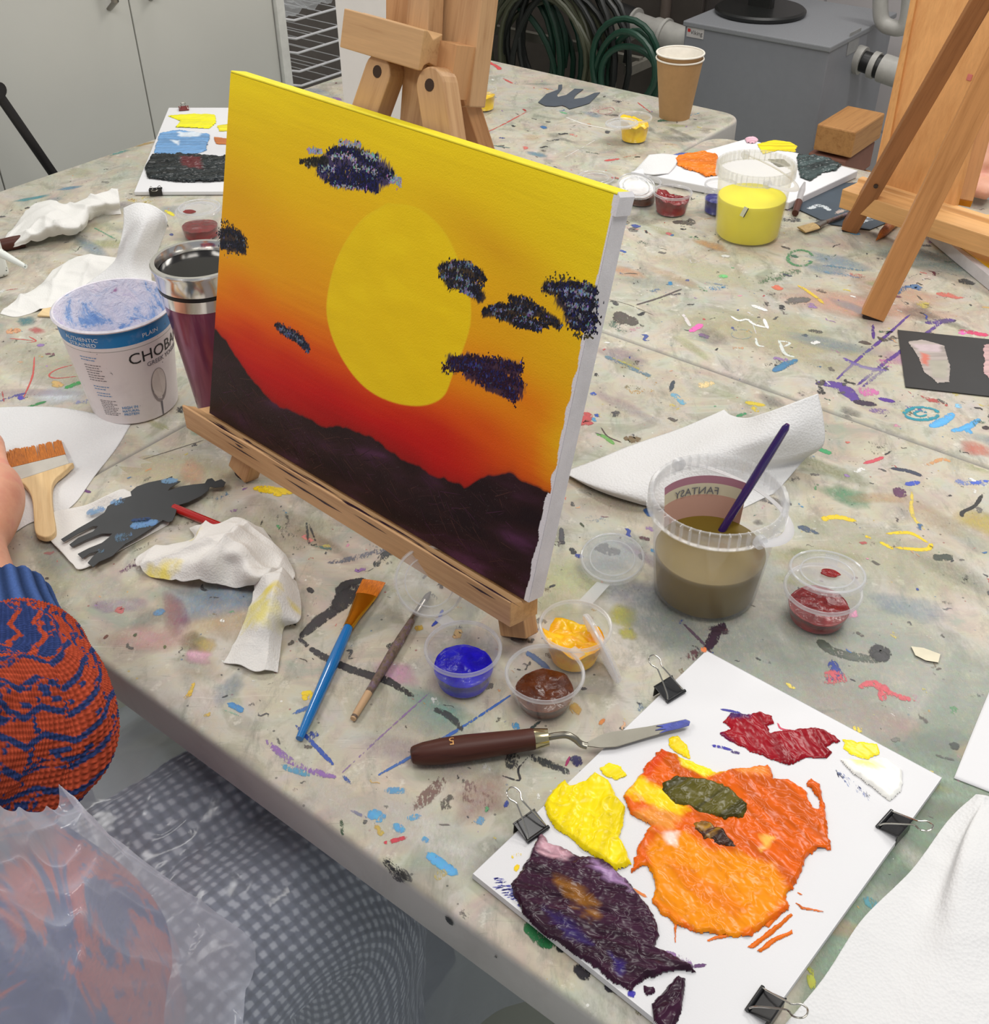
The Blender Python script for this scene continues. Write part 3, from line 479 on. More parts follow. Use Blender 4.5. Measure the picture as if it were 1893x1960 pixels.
# the brush streaks run along the canvas, dipping slightly
wav0 = fbm(sx*9, ty*9, 2, 9); streak = fbm(sx*7+3, (ty+sx*.04)*150+wav0*3, 4, 3)*.6+.4*fbm(sx*20, ty*420, 3, 4); wav = fbm(sx*9, ty*14, 3, 5)
tt = ty/CH + (wav-.5)*.10 + (streak-.5)*.03
# the red band follows the hills; it reaches higher in the middle than at the edges
s1 = sx/CW
base = .0 + .035*np.sin((s1-.15)*3.3)
tt2 = tt-base
sky = ramp_np(tt2, [(.14, (168, 12, 14)), (.22, (198, 20, 16)), (.28, (208, 46, 12)), (.34, (224, 84, 8)), (.40, (232, 118, 6)), (.46, (236, 148, 8)), (.53, (238, 168, 8)), (.64, (240, 182, 8)), (.76, (240, 194, 8)), (.88, (240, 202, 10)), (1.0, (250, 222, 16))])
rt = np.clip((s1-.72)/.28, 0, 1); sky2 = ramp_np(tt2, [(.2, (150, 60, 24)), (.30, (226, 110, 14)), (.42, (234, 150, 12)), (.55, (232, 176, 16)), (.7, (232, 196, 18)), (1., (240, 222, 28))])
sky = sky*(1-rt[..., None]*.65)+sky2*rt[..., None]*.65
sky *= (1+(streak-.5)*.13)[..., None]
# golden-orange passes
for (cx, cy, rx, ry, c, a) in [((430, 470)), ] if False else []: pass
def blot(cx, cy, rx, ry, c, a, rot=-.1):
    global sky
    q = onc(cx, cy); dx = sx-q[0]; dy = ty-q[1]; X = dx*math.cos(rot)+dy*math.sin(rot); Y = -dx*math.sin(rot)+dy*math.cos(rot)
    m = np.clip(1-np.sqrt((X/rx)**2+(Y/ry)**2)+(streak-.5)*.5, 0, 1)**1.3*a; sky = sky*(1-m[..., None])+hx(c)*m[..., None]
blot(450, 370, .10, .05, (226, 168, 12), .7); blot(520, 470, .13, .05, (232, 152, 12), .5); blot(950, 480, .12, .03, (214, 152, 16), .6, -.25); blot(980, 620, .10, .05, (226, 160, 14), .5)
blot(1000, 760, .09, .035, (226, 104, 10), .6, -.2); blot(930, 820, .07, .03, (214, 70, 12), .7, -.1); blot(470, 560, .08, .03, (228, 100, 12), .6); blot(1080, 850, .03, .05, (234, 190, 20), .8); blot(850, 850, .07, .03, (196, 26, 14), .7)
# sun
sun = [onc(*p) for p in [(742, 386), (690, 420), (650, 480), (630, 540), (624, 600), (640, 660), (672, 715), (710, 752), (760, 774), (812, 778), (850, 760), (868, 718), (884, 680), (902, 620), (900, 560), (880, 500), (850, 440), (800, 396)]]
sunp = spline(np.array(sun+sun[:1]), 90)[:-1]; dsun = polydist(sx, ty, sunp); ins = inpoly(sx, ty, sunp)
sm = fbm(sx*26, ty*60, 4, 11); sc = ramp_np(sm, [(.25, (238, 204, 6)), (.5, (242, 208, 8)), (.75, (246, 214, 12))]); low = np.clip(1-ty/CH*2.0, 0, .6)[..., None]; sc = sc*(1-low)+hx((240, 216, 20))*low
edge = np.clip(dsun/.0018, 0, 1); m = (ins*edge*.94)[..., None]; sky = sky*(1-m)+sc*m
ro = (ins & (dsun < .0028) & (dsun > .0009))[..., None]*.35; sky = sky*(1-ro)+hx((238, 206, 30))*ro
# hills
hp = [onc(*p) for p in [(410, 632), (432, 645), (452, 680), (480, 722), (520, 765), (560, 788), (605, 812), (660, 818), (710, 838), (760, 872), (800, 892), (838, 914), (888, 934), (912, 918), (935, 908), (972, 906), (1010, 922), (1050, 942)]]
hp = np.array(hp); hy = np.interp(sx, hp[:, 0], hp[:, 1])+(fbm(sx*60, sx*0, 3, 21)-.5)*.010
hb = fbm(sx*14+ty*30, (ty-sx*.3)*55, 4, 31); hc = ramp_np(hb, [(.25, (26, 12, 18)), (.5, (40, 20, 24)), (.7, (56, 28, 44)), (.85, (78, 40, 70))])
q0 = np.clip((sx/CW-.1)/.7, 0, 1)[..., None]; hc = hc*(1-.35*(1-q0))+hx((52, 40, 36))*.35*(1-q0)
scr = vnoise(sx*40+ty*900, (ty-sx*.6)*1500, 41); hc = hc+((scr > .93)*.035*(fbm(sx*20, ty*20, 2, 4) > .5))[..., None]
m = np.clip((hy-ty)/.0022+.5, 0, 1)[..., None]; glow = (np.exp(-np.clip(ty-hy, 0, 1)/.006)*.35)[..., None]*(ty > hy)[..., None]
sky = sky*(1-glow)+hx((120, 30, 18))*glow; sky = sky*(1-m)+hc*m
# painted wrap on the top edge; unpainted white at the right edge with a ragged boundary
ragx = CW-.0012-.003*vnoise(ty*90, ty*0, 51)-.004*(ty < CH*.3)*vnoise(ty*50, ty*0+3, 52); un = (sx > ragx)[..., None]; sky = np.where(un, hx((222, 220, 224)), sky)
cv = thing('painted_canvas', 'stretched canvas of a yellow-orange sunset over dark hills, standing on the beech table easel', 'painting', CBL)
t = NT('canvas_paint'); a = t.n('ShaderNodeVertexColor', layer_name='Col')
wv = t.math('ADD', t.noise(900, 2, .5, t.coord('Object')).outputs[0], t.math('MULTIPLY', t.noise(120, 4, .7, t.coord('Object', (1, 1, 2))).outputs[0], .6))
M_CANVAS = t.done(t.bsdf(a.outputs[0], .5, t.bump(wv, .35, .0008), spec=.3))
def under(pts, r, c, a=.95):
    global sky
    q = spline(np.array([onc(*p) for p in pts]), 24); d = np.full(sx.shape, 9.)
    for x_, y_ in q: d = np.minimum(d, np.hypot(sx-x_, (ty-y_)*1.0))
    rag_ = vnoise(sx*1500, ty*260, 61)*.6+fbm(sx*180, ty*120, 3, 62)*.8
    m_ = (np.clip((1-d/(r*1.5)-rag_*.55)*6, 0, 1)*a)[..., None]; cc = hx(c)*(.7+.6*vnoise(sx*1300, ty*300, 63))[..., None]; sky = sky*(1-m_)+cc*m_
U1 = (26, 28, 56); U2 = (34, 34, 44)
under([(622, 318), (660, 308), (710, 322), (735, 335)], .012, (30, 32, 96)); under([(640, 342), (690, 346), (716, 352)], .009, (26, 28, 84)); under([(590, 312), (625, 310)], .005, (40, 40, 42)); under([(640, 290), (690, 292)], .006, U2)
under([(422, 455), (440, 450), (460, 465)], .010, U2); under([(430, 470), (465, 478)], .006, U2); under([(532, 625), (560, 642), (588, 664)], .005, (40, 48, 64))
under([(848, 515), (880, 512), (918, 530)], .0065, U2); under([(860, 535), (900, 550), (918, 566)], .007, U2); under([(930, 598), (975, 592), (1020, 600)], .005, U2); under([(985, 575), (1025, 595), (1065, 620)], .005, U2); under([(960, 605), (1030, 622)], .005, U2)
under([(1048, 552), (1090, 552), (1140, 562)], .006, U2); under([(1080, 575), (1120, 580), (1142, 590)], .009, U1); under([(1095, 605), (1142, 615)], .009, U1); under([(868, 695), (920, 698), (985, 708)], .009, (40, 30, 62)); under([(900, 712), (950, 725), (990, 740)], .010, (46, 30, 60)); under([(935, 740), (985, 758)], .005, (50, 34, 56))
face = CBL+CU*sx[..., None]+CV*ty[..., None]
fv = face.reshape(-1, 3); ff = [tuple(f) for f in gridfaces(nt_, ns)]; fc = np.hstack([sky.reshape(-1, 3), np.ones((ns*nt_, 1))])
# bristle dabs of the clouds
dv, dfc, dc = [], [], []
def dab(P, D, w, c, lift):
    B = np.cross(CN, unit(D)); o = ns*nt_+sum(len(x) for x in dv)
    V = [P-B*w, P+B*w, P+D*.6+B*w*.8, P+D, P+D*.6-B*w*.8]; dv.append(np.array(V)+CN*lift); dfc.append((o, o+1, o+2, o+3, o+4)); dc.append(np.tile(list(hx(c))+[1], (5, 1)))
def cloud(strokes, n, ws=1., L=.0021, cols=((16, 18, 34), (24, 28, 70), (40, 38, 34)), lights=.25, lc=(150, 160, 190)):
    for k in range(n):
        s_ = strokes[int(rng.integers(len(strokes)))]; pts = np.array([onc(*p) for p in s_[0]]); q = spline(pts, 20)[int(rng.integers(20))]+rng.normal(0, s_[1], 2)*.5
        ln = L*rng.uniform(.5, 1.4); an = rng.normal(0, .25); D = (CV*math.cos(an)+CU*math.sin(an))*ln*(1 if rng.random() < .5 else -1)
        c = cols[int(rng.integers(len(cols)))] if float(vnoise(q[0]*260, q[1]*420, 77))*.75+rng.random()*.25 > lights*.9+.08 else tuple(int(x*rng.uniform(.6, 1)) for x in lc)
        dab(CBL+CU*q[0]+CV*q[1], D, rng.uniform(.0003, .00095)*ws, c, .00005+k*1e-7)
CB_ = []
NV = ((18, 20, 74), (14, 16, 40), (26, 30, 96), (20, 18, 24)); DKC = ((20, 22, 30), (30, 34, 48), (14, 14, 20), (34, 38, 62)); PUR = ((38, 14, 44), (24, 14, 34), (30, 34, 90), (48, 20, 40))
cloud([([(585, 318), (625, 308), (680, 310), (752, 330)], .0022), ([(575, 310), (620, 304)], .0015)], 260, cols=((18, 20, 24), (36, 34, 30)), lights=.12)
cloud([([(628, 292), (660, 285), (690, 300), (720, 318)], .003), ([(612, 325), (660, 322), (705, 330), (750, 335)], .004), ([(625, 345), (680, 352), (720, 360)], .003), ([(640, 338), (690, 340), (718, 350)], .004)], 1500, cols=NV, lights=.05)
cloud([([(635, 300), (665, 298), (680, 308)], .002), ([(680, 322), (712, 325), (722, 334)], .0018), ([(612, 326), (640, 322)], .0018), ([(650, 272), (690, 276)], .002), ([(695, 295), (725, 305)], .002), ([(745, 340), (768, 350)], .003), ([(640, 352), (700, 360)], .0016), ([(590, 288), (615, 290)], .0012)], 900, 1.3, lights=.75, lc=(196, 204, 226), cols=NV)
cloud([([(420, 450), (445, 442), (468, 462)], .005), ([(422, 470), (450, 468), (466, 475)], .004)], 620, cols=DKC, lights=.14, lc=(120, 124, 150)); cloud([([(422, 425), (440, 428)], .003), ([(430, 486), (470, 484)], .002)], 50, cols=DKC, lights=.1)
cloud([([(528, 622), (555, 632), (575, 645), (588, 665)], .0022), ([(538, 634), (565, 650), (590, 670)], .0022)], 480, cols=((18, 26, 46), (40, 54, 80), (20, 22, 30)), lights=.3, lc=(110, 124, 160), L=.002)
cloud([([(842, 512), (875, 504), (905, 512), (928, 535)], .0022), ([(845, 530), (880, 525), (925, 548)], .003), ([(860, 545), (900, 550), (918, 568)], .003)], 950, cols=DKC, lights=.22, lc=(140, 150, 184), L=.0022)
cloud([([(925, 598), (960, 585), (1010, 592)], .0018), ([(975, 570), (1005, 575), (1030, 592), (1072, 625)], .0022), ([(950, 605), (1000, 608), (1050, 622)], .003), ([(985, 620), (1035, 630)], .0015)], 950, cols=DKC, lights=.18, lc=(120, 130, 170), L=.0022)
cloud([([(1042, 552), (1080, 545), (1118, 548), (1140, 560)], .003), ([(1075, 570), (1110, 575), (1140, 585)], .004), ([(1085, 595), (1120, 605), (1142, 612)], .004), ([(1095, 620), (1135, 630)], .004)], 1250, cols=DKC+((24, 30, 84),), lights=.2, lc=(130, 142, 180)); cloud([([(1050, 532), (1090, 530)], .003), ([(1095, 640), (1130, 645)], .002)], 60, cols=((70, 66, 40),), lights=0)
cloud([([(862, 690), (900, 688), (950, 692), (990, 705)], .0035), ([(850, 705), (900, 708), (950, 718), (998, 735)], .004), ([(920, 725), (960, 735), (985, 760)], .004)], 1400, cols=PUR, lights=.1, lc=(96, 100, 160)); cloud([([(960, 750), (985, 775)], .002), ([(1000, 690), (996, 720)], .002)], 70, cols=PUR, lights=.1)
cloud([([(848, 512), (880, 506), (915, 516)], .0012), ([(868, 530), (905, 545)], .0012), ([(880, 555), (912, 566)], .0012)], 260, 1.1, cols=DKC, lights=.7, lc=(150, 160, 196))
cloud([([(945, 596), (985, 590), (1020, 600)], .001), ([(985, 612), (1030, 622)], .001)], 200, 1.1, cols=DKC, lights=.7, lc=(140, 150, 190))
cloud([([(1060, 552), (1100, 556), (1135, 566)], .0012), ([(1085, 580), (1125, 588)], .0015), ([(1100, 602), (1135, 610)], .0012)], 420, 1.1, cols=DKC, lights=.7, lc=(156, 166, 204))
cloud([([(880, 696), (920, 702)], .002), ([(915, 715), (960, 725)], .002)], 160, 1.1, cols=PUR, lights=.6, lc=(70, 84, 160)); cloud([([(535, 628), (560, 640), (580, 658)], .0012)], 140, 1., cols=DKC, lights=.7, lc=(136, 150, 184))
for k in range(420):      # dry brush streaks across the dark hills
    u0 = rng.uniform(.01, CW-.03); top = float(np.interp(u0, hp[:, 0], hp[:, 1])); v0 = rng.uniform(.004, max(.01, top-.006)); an = rng.choice([-.75, -.3, .5])+rng.normal(0, .15); D = (CU*math.cos(an)+CV*math.sin(an))*rng.uniform(.006, .028); e_ = (CBL+CU*u0+CV*v0+D-CBL) @ CV
    if e_ > top-.003 or e_ < .001 or u0+.03 > CW: continue
    dab(CBL+CU*u0+CV*v0, D, rng.uniform(.00012, .0004), [(58, 36, 38), (66, 34, 58), (30, 14, 20), (76, 48, 44), (48, 30, 34)][int(rng.integers(5))], .00004)
fc2 = np.vstack([fc]+dc)
pf = mesh('painted_front', np.vstack([fv]+dv), ff+dfc, M_CANVAS, cv, smooth='all'); setcol(pf, fc2)
M_YEL_EDGE = plain('yellow_painted_edge', (242, 224, 30), .5, bump=.3, bs=900); M_RAWC = plain('primed_canvas', (222, 220, 224), .7, bump=.35, bs=900)
b = MB(); B0 = CBL-CN*.0003
rr = .0025
def frame_side(P, along, inward): pass
b.box(CBL-CN*.0002+CU*CW, CU*.0004, CV*CH, -CN*CT); rs = b.build('right_edge', M_RAWC, cv)
b = MB(); b.box(CBL+CN*.0002+CV*(CH-.0002)-CU*.0004, CU*(CW+.0008), CV*.0022, -CN*(CT-.001)); bevel(b.build('painted_top_edge', M_YEL_EDGE, cv), .0012, 3)
b = MB(); b.box(CBL-CN*.0004+CU*.0004, CU*(CW-.0006), CV*(CH-.0005), -CN*CT); b.build('stretcher', M_RAWC, cv)
b = MB(); b.prism([CBL+CU*CW+CV*(CH+.0022), CBL+CU*(CW+.0026)+CV*(CH-.001), CBL+CU*(CW+.0022)+CV*(CH-.014), CBL+CU*CW+CV*(CH-.014)], -CN*CT); b.build('folded_corner', M_RAWC, cv)
# --- the easel
M_BEECH = wood('beech_z', (206, 164, 118), (186, 140, 96), 'Z'); M_BEECHX = wood('beech_x', (212, 170, 122), (192, 146, 100), 'X', scale=30)
def woodax(name, c1, c2, ax):      # grain along a world direction
    ax = unit(ax); yaw = math.atan2(ax[1], ax[0]); pit = math.asin(ax[2])
    t = NT(name); g = t.n('ShaderNodeNewGeometry'); m = t.n('ShaderNodeMapping'); m.vector_type = 'TEXTURE'; m.inputs['Rotation'].default_value = (0, -pit, yaw)
    t.l(g.outputs['Position'], m.inputs[0]); sc_ = t.n('ShaderNodeMapping'); sc_.inputs['Scale'].default_value = (5, 90, 90); t.l(m.outputs[0], sc_.inputs[0]); v = sc_.outputs[0]
    n1 = t.noise(1.1, 5, .62, v, .25); n2 = t.noise(5, 3, .6, v); f = t.math('ADD', t.math('MULTIPLY', n1.outputs[0], .7), t.math('MULTIPLY', n2.outputs[0], .3))
    col = t.ramp(f, [(.32, c2), (.5, c1), (.68, tuple(min(255, x*1.06) for x in c1))]); return t.done(t.bsdf(col, .45, t.bump(n2.outputs[0], .2, .0005), spec=.35))
C1, C2 = (196, 156, 114), (170, 126, 86)
M_BT = woodax('beech_tray', (200, 160, 116), (176, 134, 92), CU); M_BV = woodax('beech_upright', C1, C2, CV)
F1, F2 = at(460, 912), at(993, 1226)
ez = thing('table_easel', 'small beech tripod table easel holding up the sunset canvas', 'easel', (F1+F2)/2)
# tray: front bar with raised lip plus ledge under the canvas
T0 = CBL-CU*.022+CN*.017-Z*.024; TL = CW+.017
tb_ = MB()
tb_.prism([T0, T0-CN*.036, T0-CN*.036+Z*.020, T0-CN*.0165+Z*.020, T0-CN*.0150+Z*.023, T0-CN*.0065+Z*.0255, T0-CN*.002+Z*.028, T0+Z*.027], CU*TL); tray = bevel(tb_.build('tray', M_BT, ez), .0008)
# dark paint smears on the tray lip
M_SMEAR = plain('dried_plum_paint', (46, 22, 40), .5)
b = MB()
for k in range(30):
    s0 = rng.uniform(.03, TL-.03); L = rng.uniform(.012, .075); dz = rng.uniform(.0, .0045) if k % 3 else rng.uniform(-.014, -.002); P = T0+CU*s0+Z*(.0272+dz*0)-CN*rng.uniform(-.0002, .005)
    if k % 3 == 0 and s0 > .05: P = T0+CU*s0+Z*(.026+dz)+CN*.0003; b.add([P, P+CU*L*.5+Z*.0008, P+CU*L, P+CU*L*.5-Z*rng.uniform(.0006, .002)], [(0, 1, 2, 3)])
    else: w = rng.uniform(.0003, .0013); P = T0+CU*s0-CN*rng.uniform(.0005, .0055); hz = .0279; b.add([P+Z*hz, P+CU*L*.5+CN*w+Z*hz, P+CU*L+Z*hz, P+CU*L*.5-CN*w+Z*hz], [(0, 1, 2, 3)])
b.build('paint_smear', M_SMEAR, tray)
# front legs from foot to pivot, lying in the lean plane behind the tray
LN = unit(np.cross(F2-F1, CV)); LN = LN if np.dot(LN, CN) > 0 else -LN
def legbar(foot, top, w, th, name, rnd=True, hole=True, mat=None):
    ax = unit(top-foot); sd = unit(np.cross(ax, LN)); L = np.linalg.norm(top-foot); P = []
    P += [foot-sd*w/2, foot+sd*w/2]
    if rnd: P += [foot+ax*L+sd*(w/2*math.cos(a))+ax*(w/2*math.sin(a)) for a in np.linspace(0, math.pi, 11)]
    else: P += [foot+ax*L+sd*w/2, foot+ax*L-sd*w/2]
    P = [p-LN*th/2 for p in P]
    b = MB()
    n = np.cross(P[1]-P[0], P[2]-P[1]); 
    if np.dot(n, LN) < 0: P = P[::-1]
    b.prism(P, LN*th); lg = bevel(b.build(name, mat or woodax('beech_'+name, C1, C2, ax), ez), .0012)
    if hole:
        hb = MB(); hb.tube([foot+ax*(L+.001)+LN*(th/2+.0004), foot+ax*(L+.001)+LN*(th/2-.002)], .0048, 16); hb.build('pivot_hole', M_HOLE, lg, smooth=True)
    return lg
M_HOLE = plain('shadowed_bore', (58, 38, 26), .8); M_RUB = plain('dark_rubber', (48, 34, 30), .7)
Pm = (F1+F2)/2
pl0 = F1-LN*.010
top1 = onp(733, 140, F1, LN); top2 = onp(834, 166, F1, LN)
for fo, tp in ((F1, top1), (F2, top2)):
    ax = unit(tp-fo); lg = legbar(fo+ax*.005-LN*.002, tp-LN*.002, .029, .018, 'leg')
    hb = MB(); hb.tube([fo+Z*.0005, fo+ax*.006-LN*.002], .007, 14); hb.build('foot', M_RUB, lg, smooth=True)
# mast rails, read off the front plane at a set-back of off metres
def mastpt(px, py, off): return onp(px, py, F1-LN*off, LN)
def rail(name, q, off, th, mat, extend=0., parent=None):
    """q: four photo points (top-left, top-right, bottom-right, bottom-left) on the plane off metres behind the legs' faces"""
    P = [mastpt(x, y, off) for x, y in q]
    if extend: P[0] = P[0]+unit(P[0]-P[3])*extend; P[1] = P[1]+unit(P[1]-P[2])*extend
    P = P[::-1]; nn = np.cross(P[1]-P[0], P[2]-P[1])
    if np.dot(nn, LN) < 0: P = P[::-1]
    b = MB(); b.prism([p-LN*th for p in P], LN*th); return bevel(b.build(name, mat, parent or ez), .001)
M_BV2 = woodax('beech_upright_dark', (198, 150, 104), (170, 120, 76), CV)
rail('mast', [(783, -40), (822, -40), (808, 420), (752, 420)], .010, .018, M_BV, .22)
rail('back_rail', [(738, -40), (786, -40), (778, 300), (740, 300)] if False else [(738, -40), (784, -40), (778, 120), (738, 120)], .024, .014, M_BV2, .22)
rr_ = rail('back_rail', [(829, -40), (928, -40), (899, 205), (845, 205)], .030, .020, M_BV, .20)
rail('hinge_block', [(760, 120), (868, 122), (866, 150), (762, 150)], .012, .02, M_BV2)
rp = mastpt(884, 196, .040); rfoot = np.array([*(rp-LN*.0+CB*.16)[:2], TZ]) 
b = MB(); axr = unit(rp-rfoot); sdr = CU; nr = unit(np.cross(axr, sdr)); Lr = np.linalg.norm(rp-rfoot)
b.box(rfoot-sdr*.013-nr*.008, sdr*.026, axr*(Lr+.03), nr*.016); bevel(b.build('rear_leg', woodax('beech_rear', (190, 140, 94), (160, 112, 70), axr), ez), .001)
# the top clamp: a block with a notched profile
off = -.012
FA, FB, FC, FD = [mastpt(x, y, off) for x, y in ((655, 15), (808, 57), (800, 135), (650, 90))]
cu = unit(FB-FA); cvv = unit(LN*0+np.cross(LN, cu)); cvv = cvv if cvv[2] > 0 else -cvv; wB = np.linalg.norm(FB-FA); hB = np.linalg.norm(FD-FA)*1.0
O = FD; D = .022
prof = [(0, 0), (-.004, .0), (-.006, .004), (-.011, .006), (-D, .003), (-D, hB-.001), (-.012, hB-.006), (-.006, hB-.001), (-.004, hB), (0, hB)]
P = [O+LN*a+cvv*h for a, h in prof]; nn = np.cross(P[1]-P[0], P[2]-P[1])
b = MB(); b.prism(P if np.dot(np.cross(P[4]-P[0], P[5]-P[4]), cu) > 0 else P[::-1], cu*wB); bevel(b.build('top_clamp', woodax('beech_clamp', (200, 160, 114), (176, 130, 86), cu), ez), .0008)
b = MB(); P0 = mastpt(873, 118, .018); b.cbox(mastpt(868, 135, .02), cu*.010, cvv*.02, LN*.012); b.build('clamp_wedge', M_BV2, ez)
# little smears of yellow paint on the leg and mast
# ------------------------------------------------------------------ shared object materials
M_CLEAR = film('clear_plastic', body=.02, edge=.20, rough=.08, gloss=.55)
M_TRIM = film('tub_rim_plastic', body=.10, edge=.5, rough=.12, gloss=.8)
M_LID = film('clear_lid_plastic', body=.15, edge=.55, rough=.08, gloss=.9)
M_RIM = film('milky_plastic_rim', body=.30, edge=.75, rough=.15, gloss=.8)
M_MILK = film('milky_plastic', c=(238, 236, 238), body=.26, edge=.7, rough=.2, gloss=.7)
M_PAPERW = None
def paper_mat(name, c=(236, 236, 236), bump=.5, bs=420, dots=True):
    t = NT(name); v = t.coord('Object')
    n = t.noise(6, 3, .5, v)
    col = t.mix(n.outputs[0], tuple(x*.975 for x in c), c)
    w = t.n('ShaderNodeTexVoronoi'); w.inputs['Scale'].default_value = bs; t.l(v, w.inputs['Vector'])
    h = t.math('ADD', w.outputs['Distance'], t.math('MULTIPLY', t.noise(40, 4, .6, v).outputs[0], 1.2))
    df = t.n('ShaderNodeBsdfTranslucent'); df.inputs[0].default_value = lin(c); m = t.n('ShaderNodeMixShader'); m.inputs[0].default_value = .12
    t.l(t.bsdf(col, .85, t.bump(h, bump, .0009), spec=.15), m.inputs[1]); t.l(df.outputs[0], m.inputs[2])
    return t.done(m.outputs[0])
M_TOWEL = paper_mat('paper_towel'); M_TOWEL2 = paper_mat('soft_tissue', (240, 239, 235), .35, 500); M_SHEET = paper_mat('palette_paper', (238, 238, 240), .06, 900)
def wet(name, c, var=.18, rough=.16, bump=.5, bs=120, alt=None, scale=(1, 1, 1)):
    t = NT(name); v = t.coord('Object', scale); n = t.noise(60, 4, .6, v, 1.)
    a_ = alt or tuple(max(0, x*(1-var)) for x in c); col = t.mix(t.ramp(n.outputs[0], [(.35, 0.), (.65, 1.)]), a_, c)
    return t.done(t.bsdf(col, rough, t.bump(t.noise(bs, 4, .6, v, .6).outputs[0], bump, .002), spec=.5))
# ------------------------------------------------------------------ portion cups
def cup_shell(h, rb, rt):
    w = .0007
    return [(.0005, .0012), (rb*.9, .0012), (rb, .002), (rb+(rt-rb)*.88, h*.86), (rt-.0018, h*.88), (rt-.0006, h-.0015), (rt, h), (rt+.0008, h-.0008), (rt+.0006, h-.0028), (rt-.0014, h*.85), (rb+(rt-rb)*.86+w, h*.82), (rb+w, .0006), (rb*.9, 0), (.0005, 0)]
def lid_prof(r):
    return [(.0003, .0006), (r*.70, .0006), (r*.715, .0018), (r*.74, .0018), (r*.755, .0004), (r*.93, .0004), (r*.955, .0026), (r, .0032), (r+.0008, .0018), (r+.0004, -.0012), (r-.0008, -.0012), (r*.94, -.0002), (.0003, -.0002)]
def paint_fill(h0, r, lumps, seed, style='dome'):
    """a heap of paint: lathe-like grid of radius r with its lumpy top around h0; sides go down to the floor of the cup"""
    V = []; na, nr_ = 48, 14
    for i in range(nr_+1):
        q = i/nr_
        for k in range(na):
            th = 2*math.pi*k/na; x, y = q*math.cos(th), q*math.sin(th)
            z = h0+lumps*(float(fbm(np.array(x*1.6+5), np.array(y*1.6+5), 3, seed))-.45)*(1.9 if style == 'peaks' else 1.1)
            if style == 'peaks': z += lumps*1.1*max(0, -x)*abs(math.sin(3*y+seed))
            if style == 'dome': z += lumps*.6*(1-q*q)
            V.append((x*r, y*r, z))
    return np.array(V), na, nr_
def portion_cup(label, px, py, h, rb, rt, paint, level, group=None, lid=None, style='dome', lumps=.005, seed=1, stain=None, tab=None, lid_label=None, ringwall=0., z0=TZ):
    P = at(px, py, z0)+Z*.0006; c = thing('portion_cup', label, 'paint cup', P, group)
    b = MB(); b.lathe(cup_shell(h, rb, rt), seg=48); b.build('cup_wall', M_CLEAR, c, world=False, smooth=True)
    b = MB(); b.lathe([(rt-.0016, h-.0018), (rt-.0006, h-.0002), (rt+.0006, h), (rt+.0014, h-.0012), (rt+.0012, h-.0034), (rt-.0008, h-.0036)], seg=48); b.build('rim', M_RIM, c, world=False, smooth=True)
    if paint is not None:
        rr = lambda z: rb+(rt-rb)*min(1, z/h)-.0009
        V, na, nr_ = paint_fill(level, 1., lumps, seed, style); V[:, 2] = np.minimum(V[:, 2], h*.93)
        R = np.array([rr(z) for z in V[:, 2]]); V[:, 0] *= R; V[:, 1] *= R
        o = len(V); lo_ = np.array([(rr(.002)*math.cos(2*math.pi*k/na), rr(.002)*math.sin(2*math.pi*k/na), .002) for k in range(na)])
        Vv = np.vstack([V, lo_]); Fc = [tuple(f) for f in gridfaces(nr_+1, na, True)]; last = nr_*na
        Fc += [(last+k, o+k, o+(k+1) % na, last+(k+1) % na) for k in range(na)]+[tuple(range(o, o+na))]
        mesh('paint', Vv, Fc, paint, c, smooth='all', world=False)
    if tab is not None:
        a = math.radians(tab); d = np.array([math.cos(a), math.sin(a), 0]); s2 = np.array([-d[1], d[0], 0])
        b = MB(); b.cbox(d*(rt+.004)+Z*(h-.0012), d*.004, s2*.006, Z*.0004); b.build('hinge_tab', M_RIM, c, world=False)
    if lid is not None:
        # lid: (photo x, y, height of its centre, tilt axis angle, tilt) in world; attached by the hinge
        C, nrm = lid; C = np.asarray(C)-P; nrm = unit(nrm); a1 = unit(np.cross(nrm, [0.3, 1, .2])); a2 = np.cross(nrm, a1)
        V, Fc = lathe_geo(lid_prof(rt), 48); Vw = V[:, :1]*a1+V[:, 1:2]*a2+V[:, 2:]*nrm+C
        ld = mesh('lid', Vw, Fc, M_LID, c, smooth=True, world=False)
        for r_ in (.70, .965):
            pts = [C+a1*(rt*r_*math.cos(t_))+a2*(rt*r_*math.sin(t_))+nrm*(.0016 if r_ < .8 else .003) for t_ in np.linspace(0, 2*math.pi, 49)]
            b = MB(); b.tube(pts, .0006 if r_ < .8 else .0009, 6, cap=False); b.build('lid_ridge', M_RIM, ld, world=False, smooth=True)
        hz = np.array([0, 0, h-.0012]); toward = unit((C-hz)); hd = unit(np.array([C[0], C[1], 0])); e1 = hz+hd*(rt+.0005)
        e2 = C+unit(e1-C - nrm*np.dot(e1-C, nrm))*(rt+.0004); sd_ = unit(np.cross(Z, hd))*.006
        b = MB(); b.add([e1-sd_, e1+sd_, e2+sd_, e2-sd_, e1-sd_-Z*.0006, e1+sd_-Z*.0006, e2+sd_-Z*.0006, e2-sd_-Z*.0006], [(0, 1, 2, 3), (7, 6, 5, 4), (0, 4, 5, 1), (1, 5, 6, 2), (2, 6, 7, 3), (3, 7, 4, 0)]); b.build('hinge', M_RIM, c, world=False)
        if stain is not None:
            col, R_ = stain; n_ = 22; Pq = [C+a1*(R_[0]+R_[2]*(.8+.4*float(vnoise(2+2*math.cos(q), 2+2*math.sin(q), seed)))*math.cos(q))+a2*(R_[1]+R_[2]*.75*math.sin(q))+nrm*.0022 for q in np.linspace(0, 2*math.pi, n_, endpoint=False)]
            b = MB(); b.prism(Pq, nrm*.0006); b.build('lid_paint', col, ld, world=False)
    return c
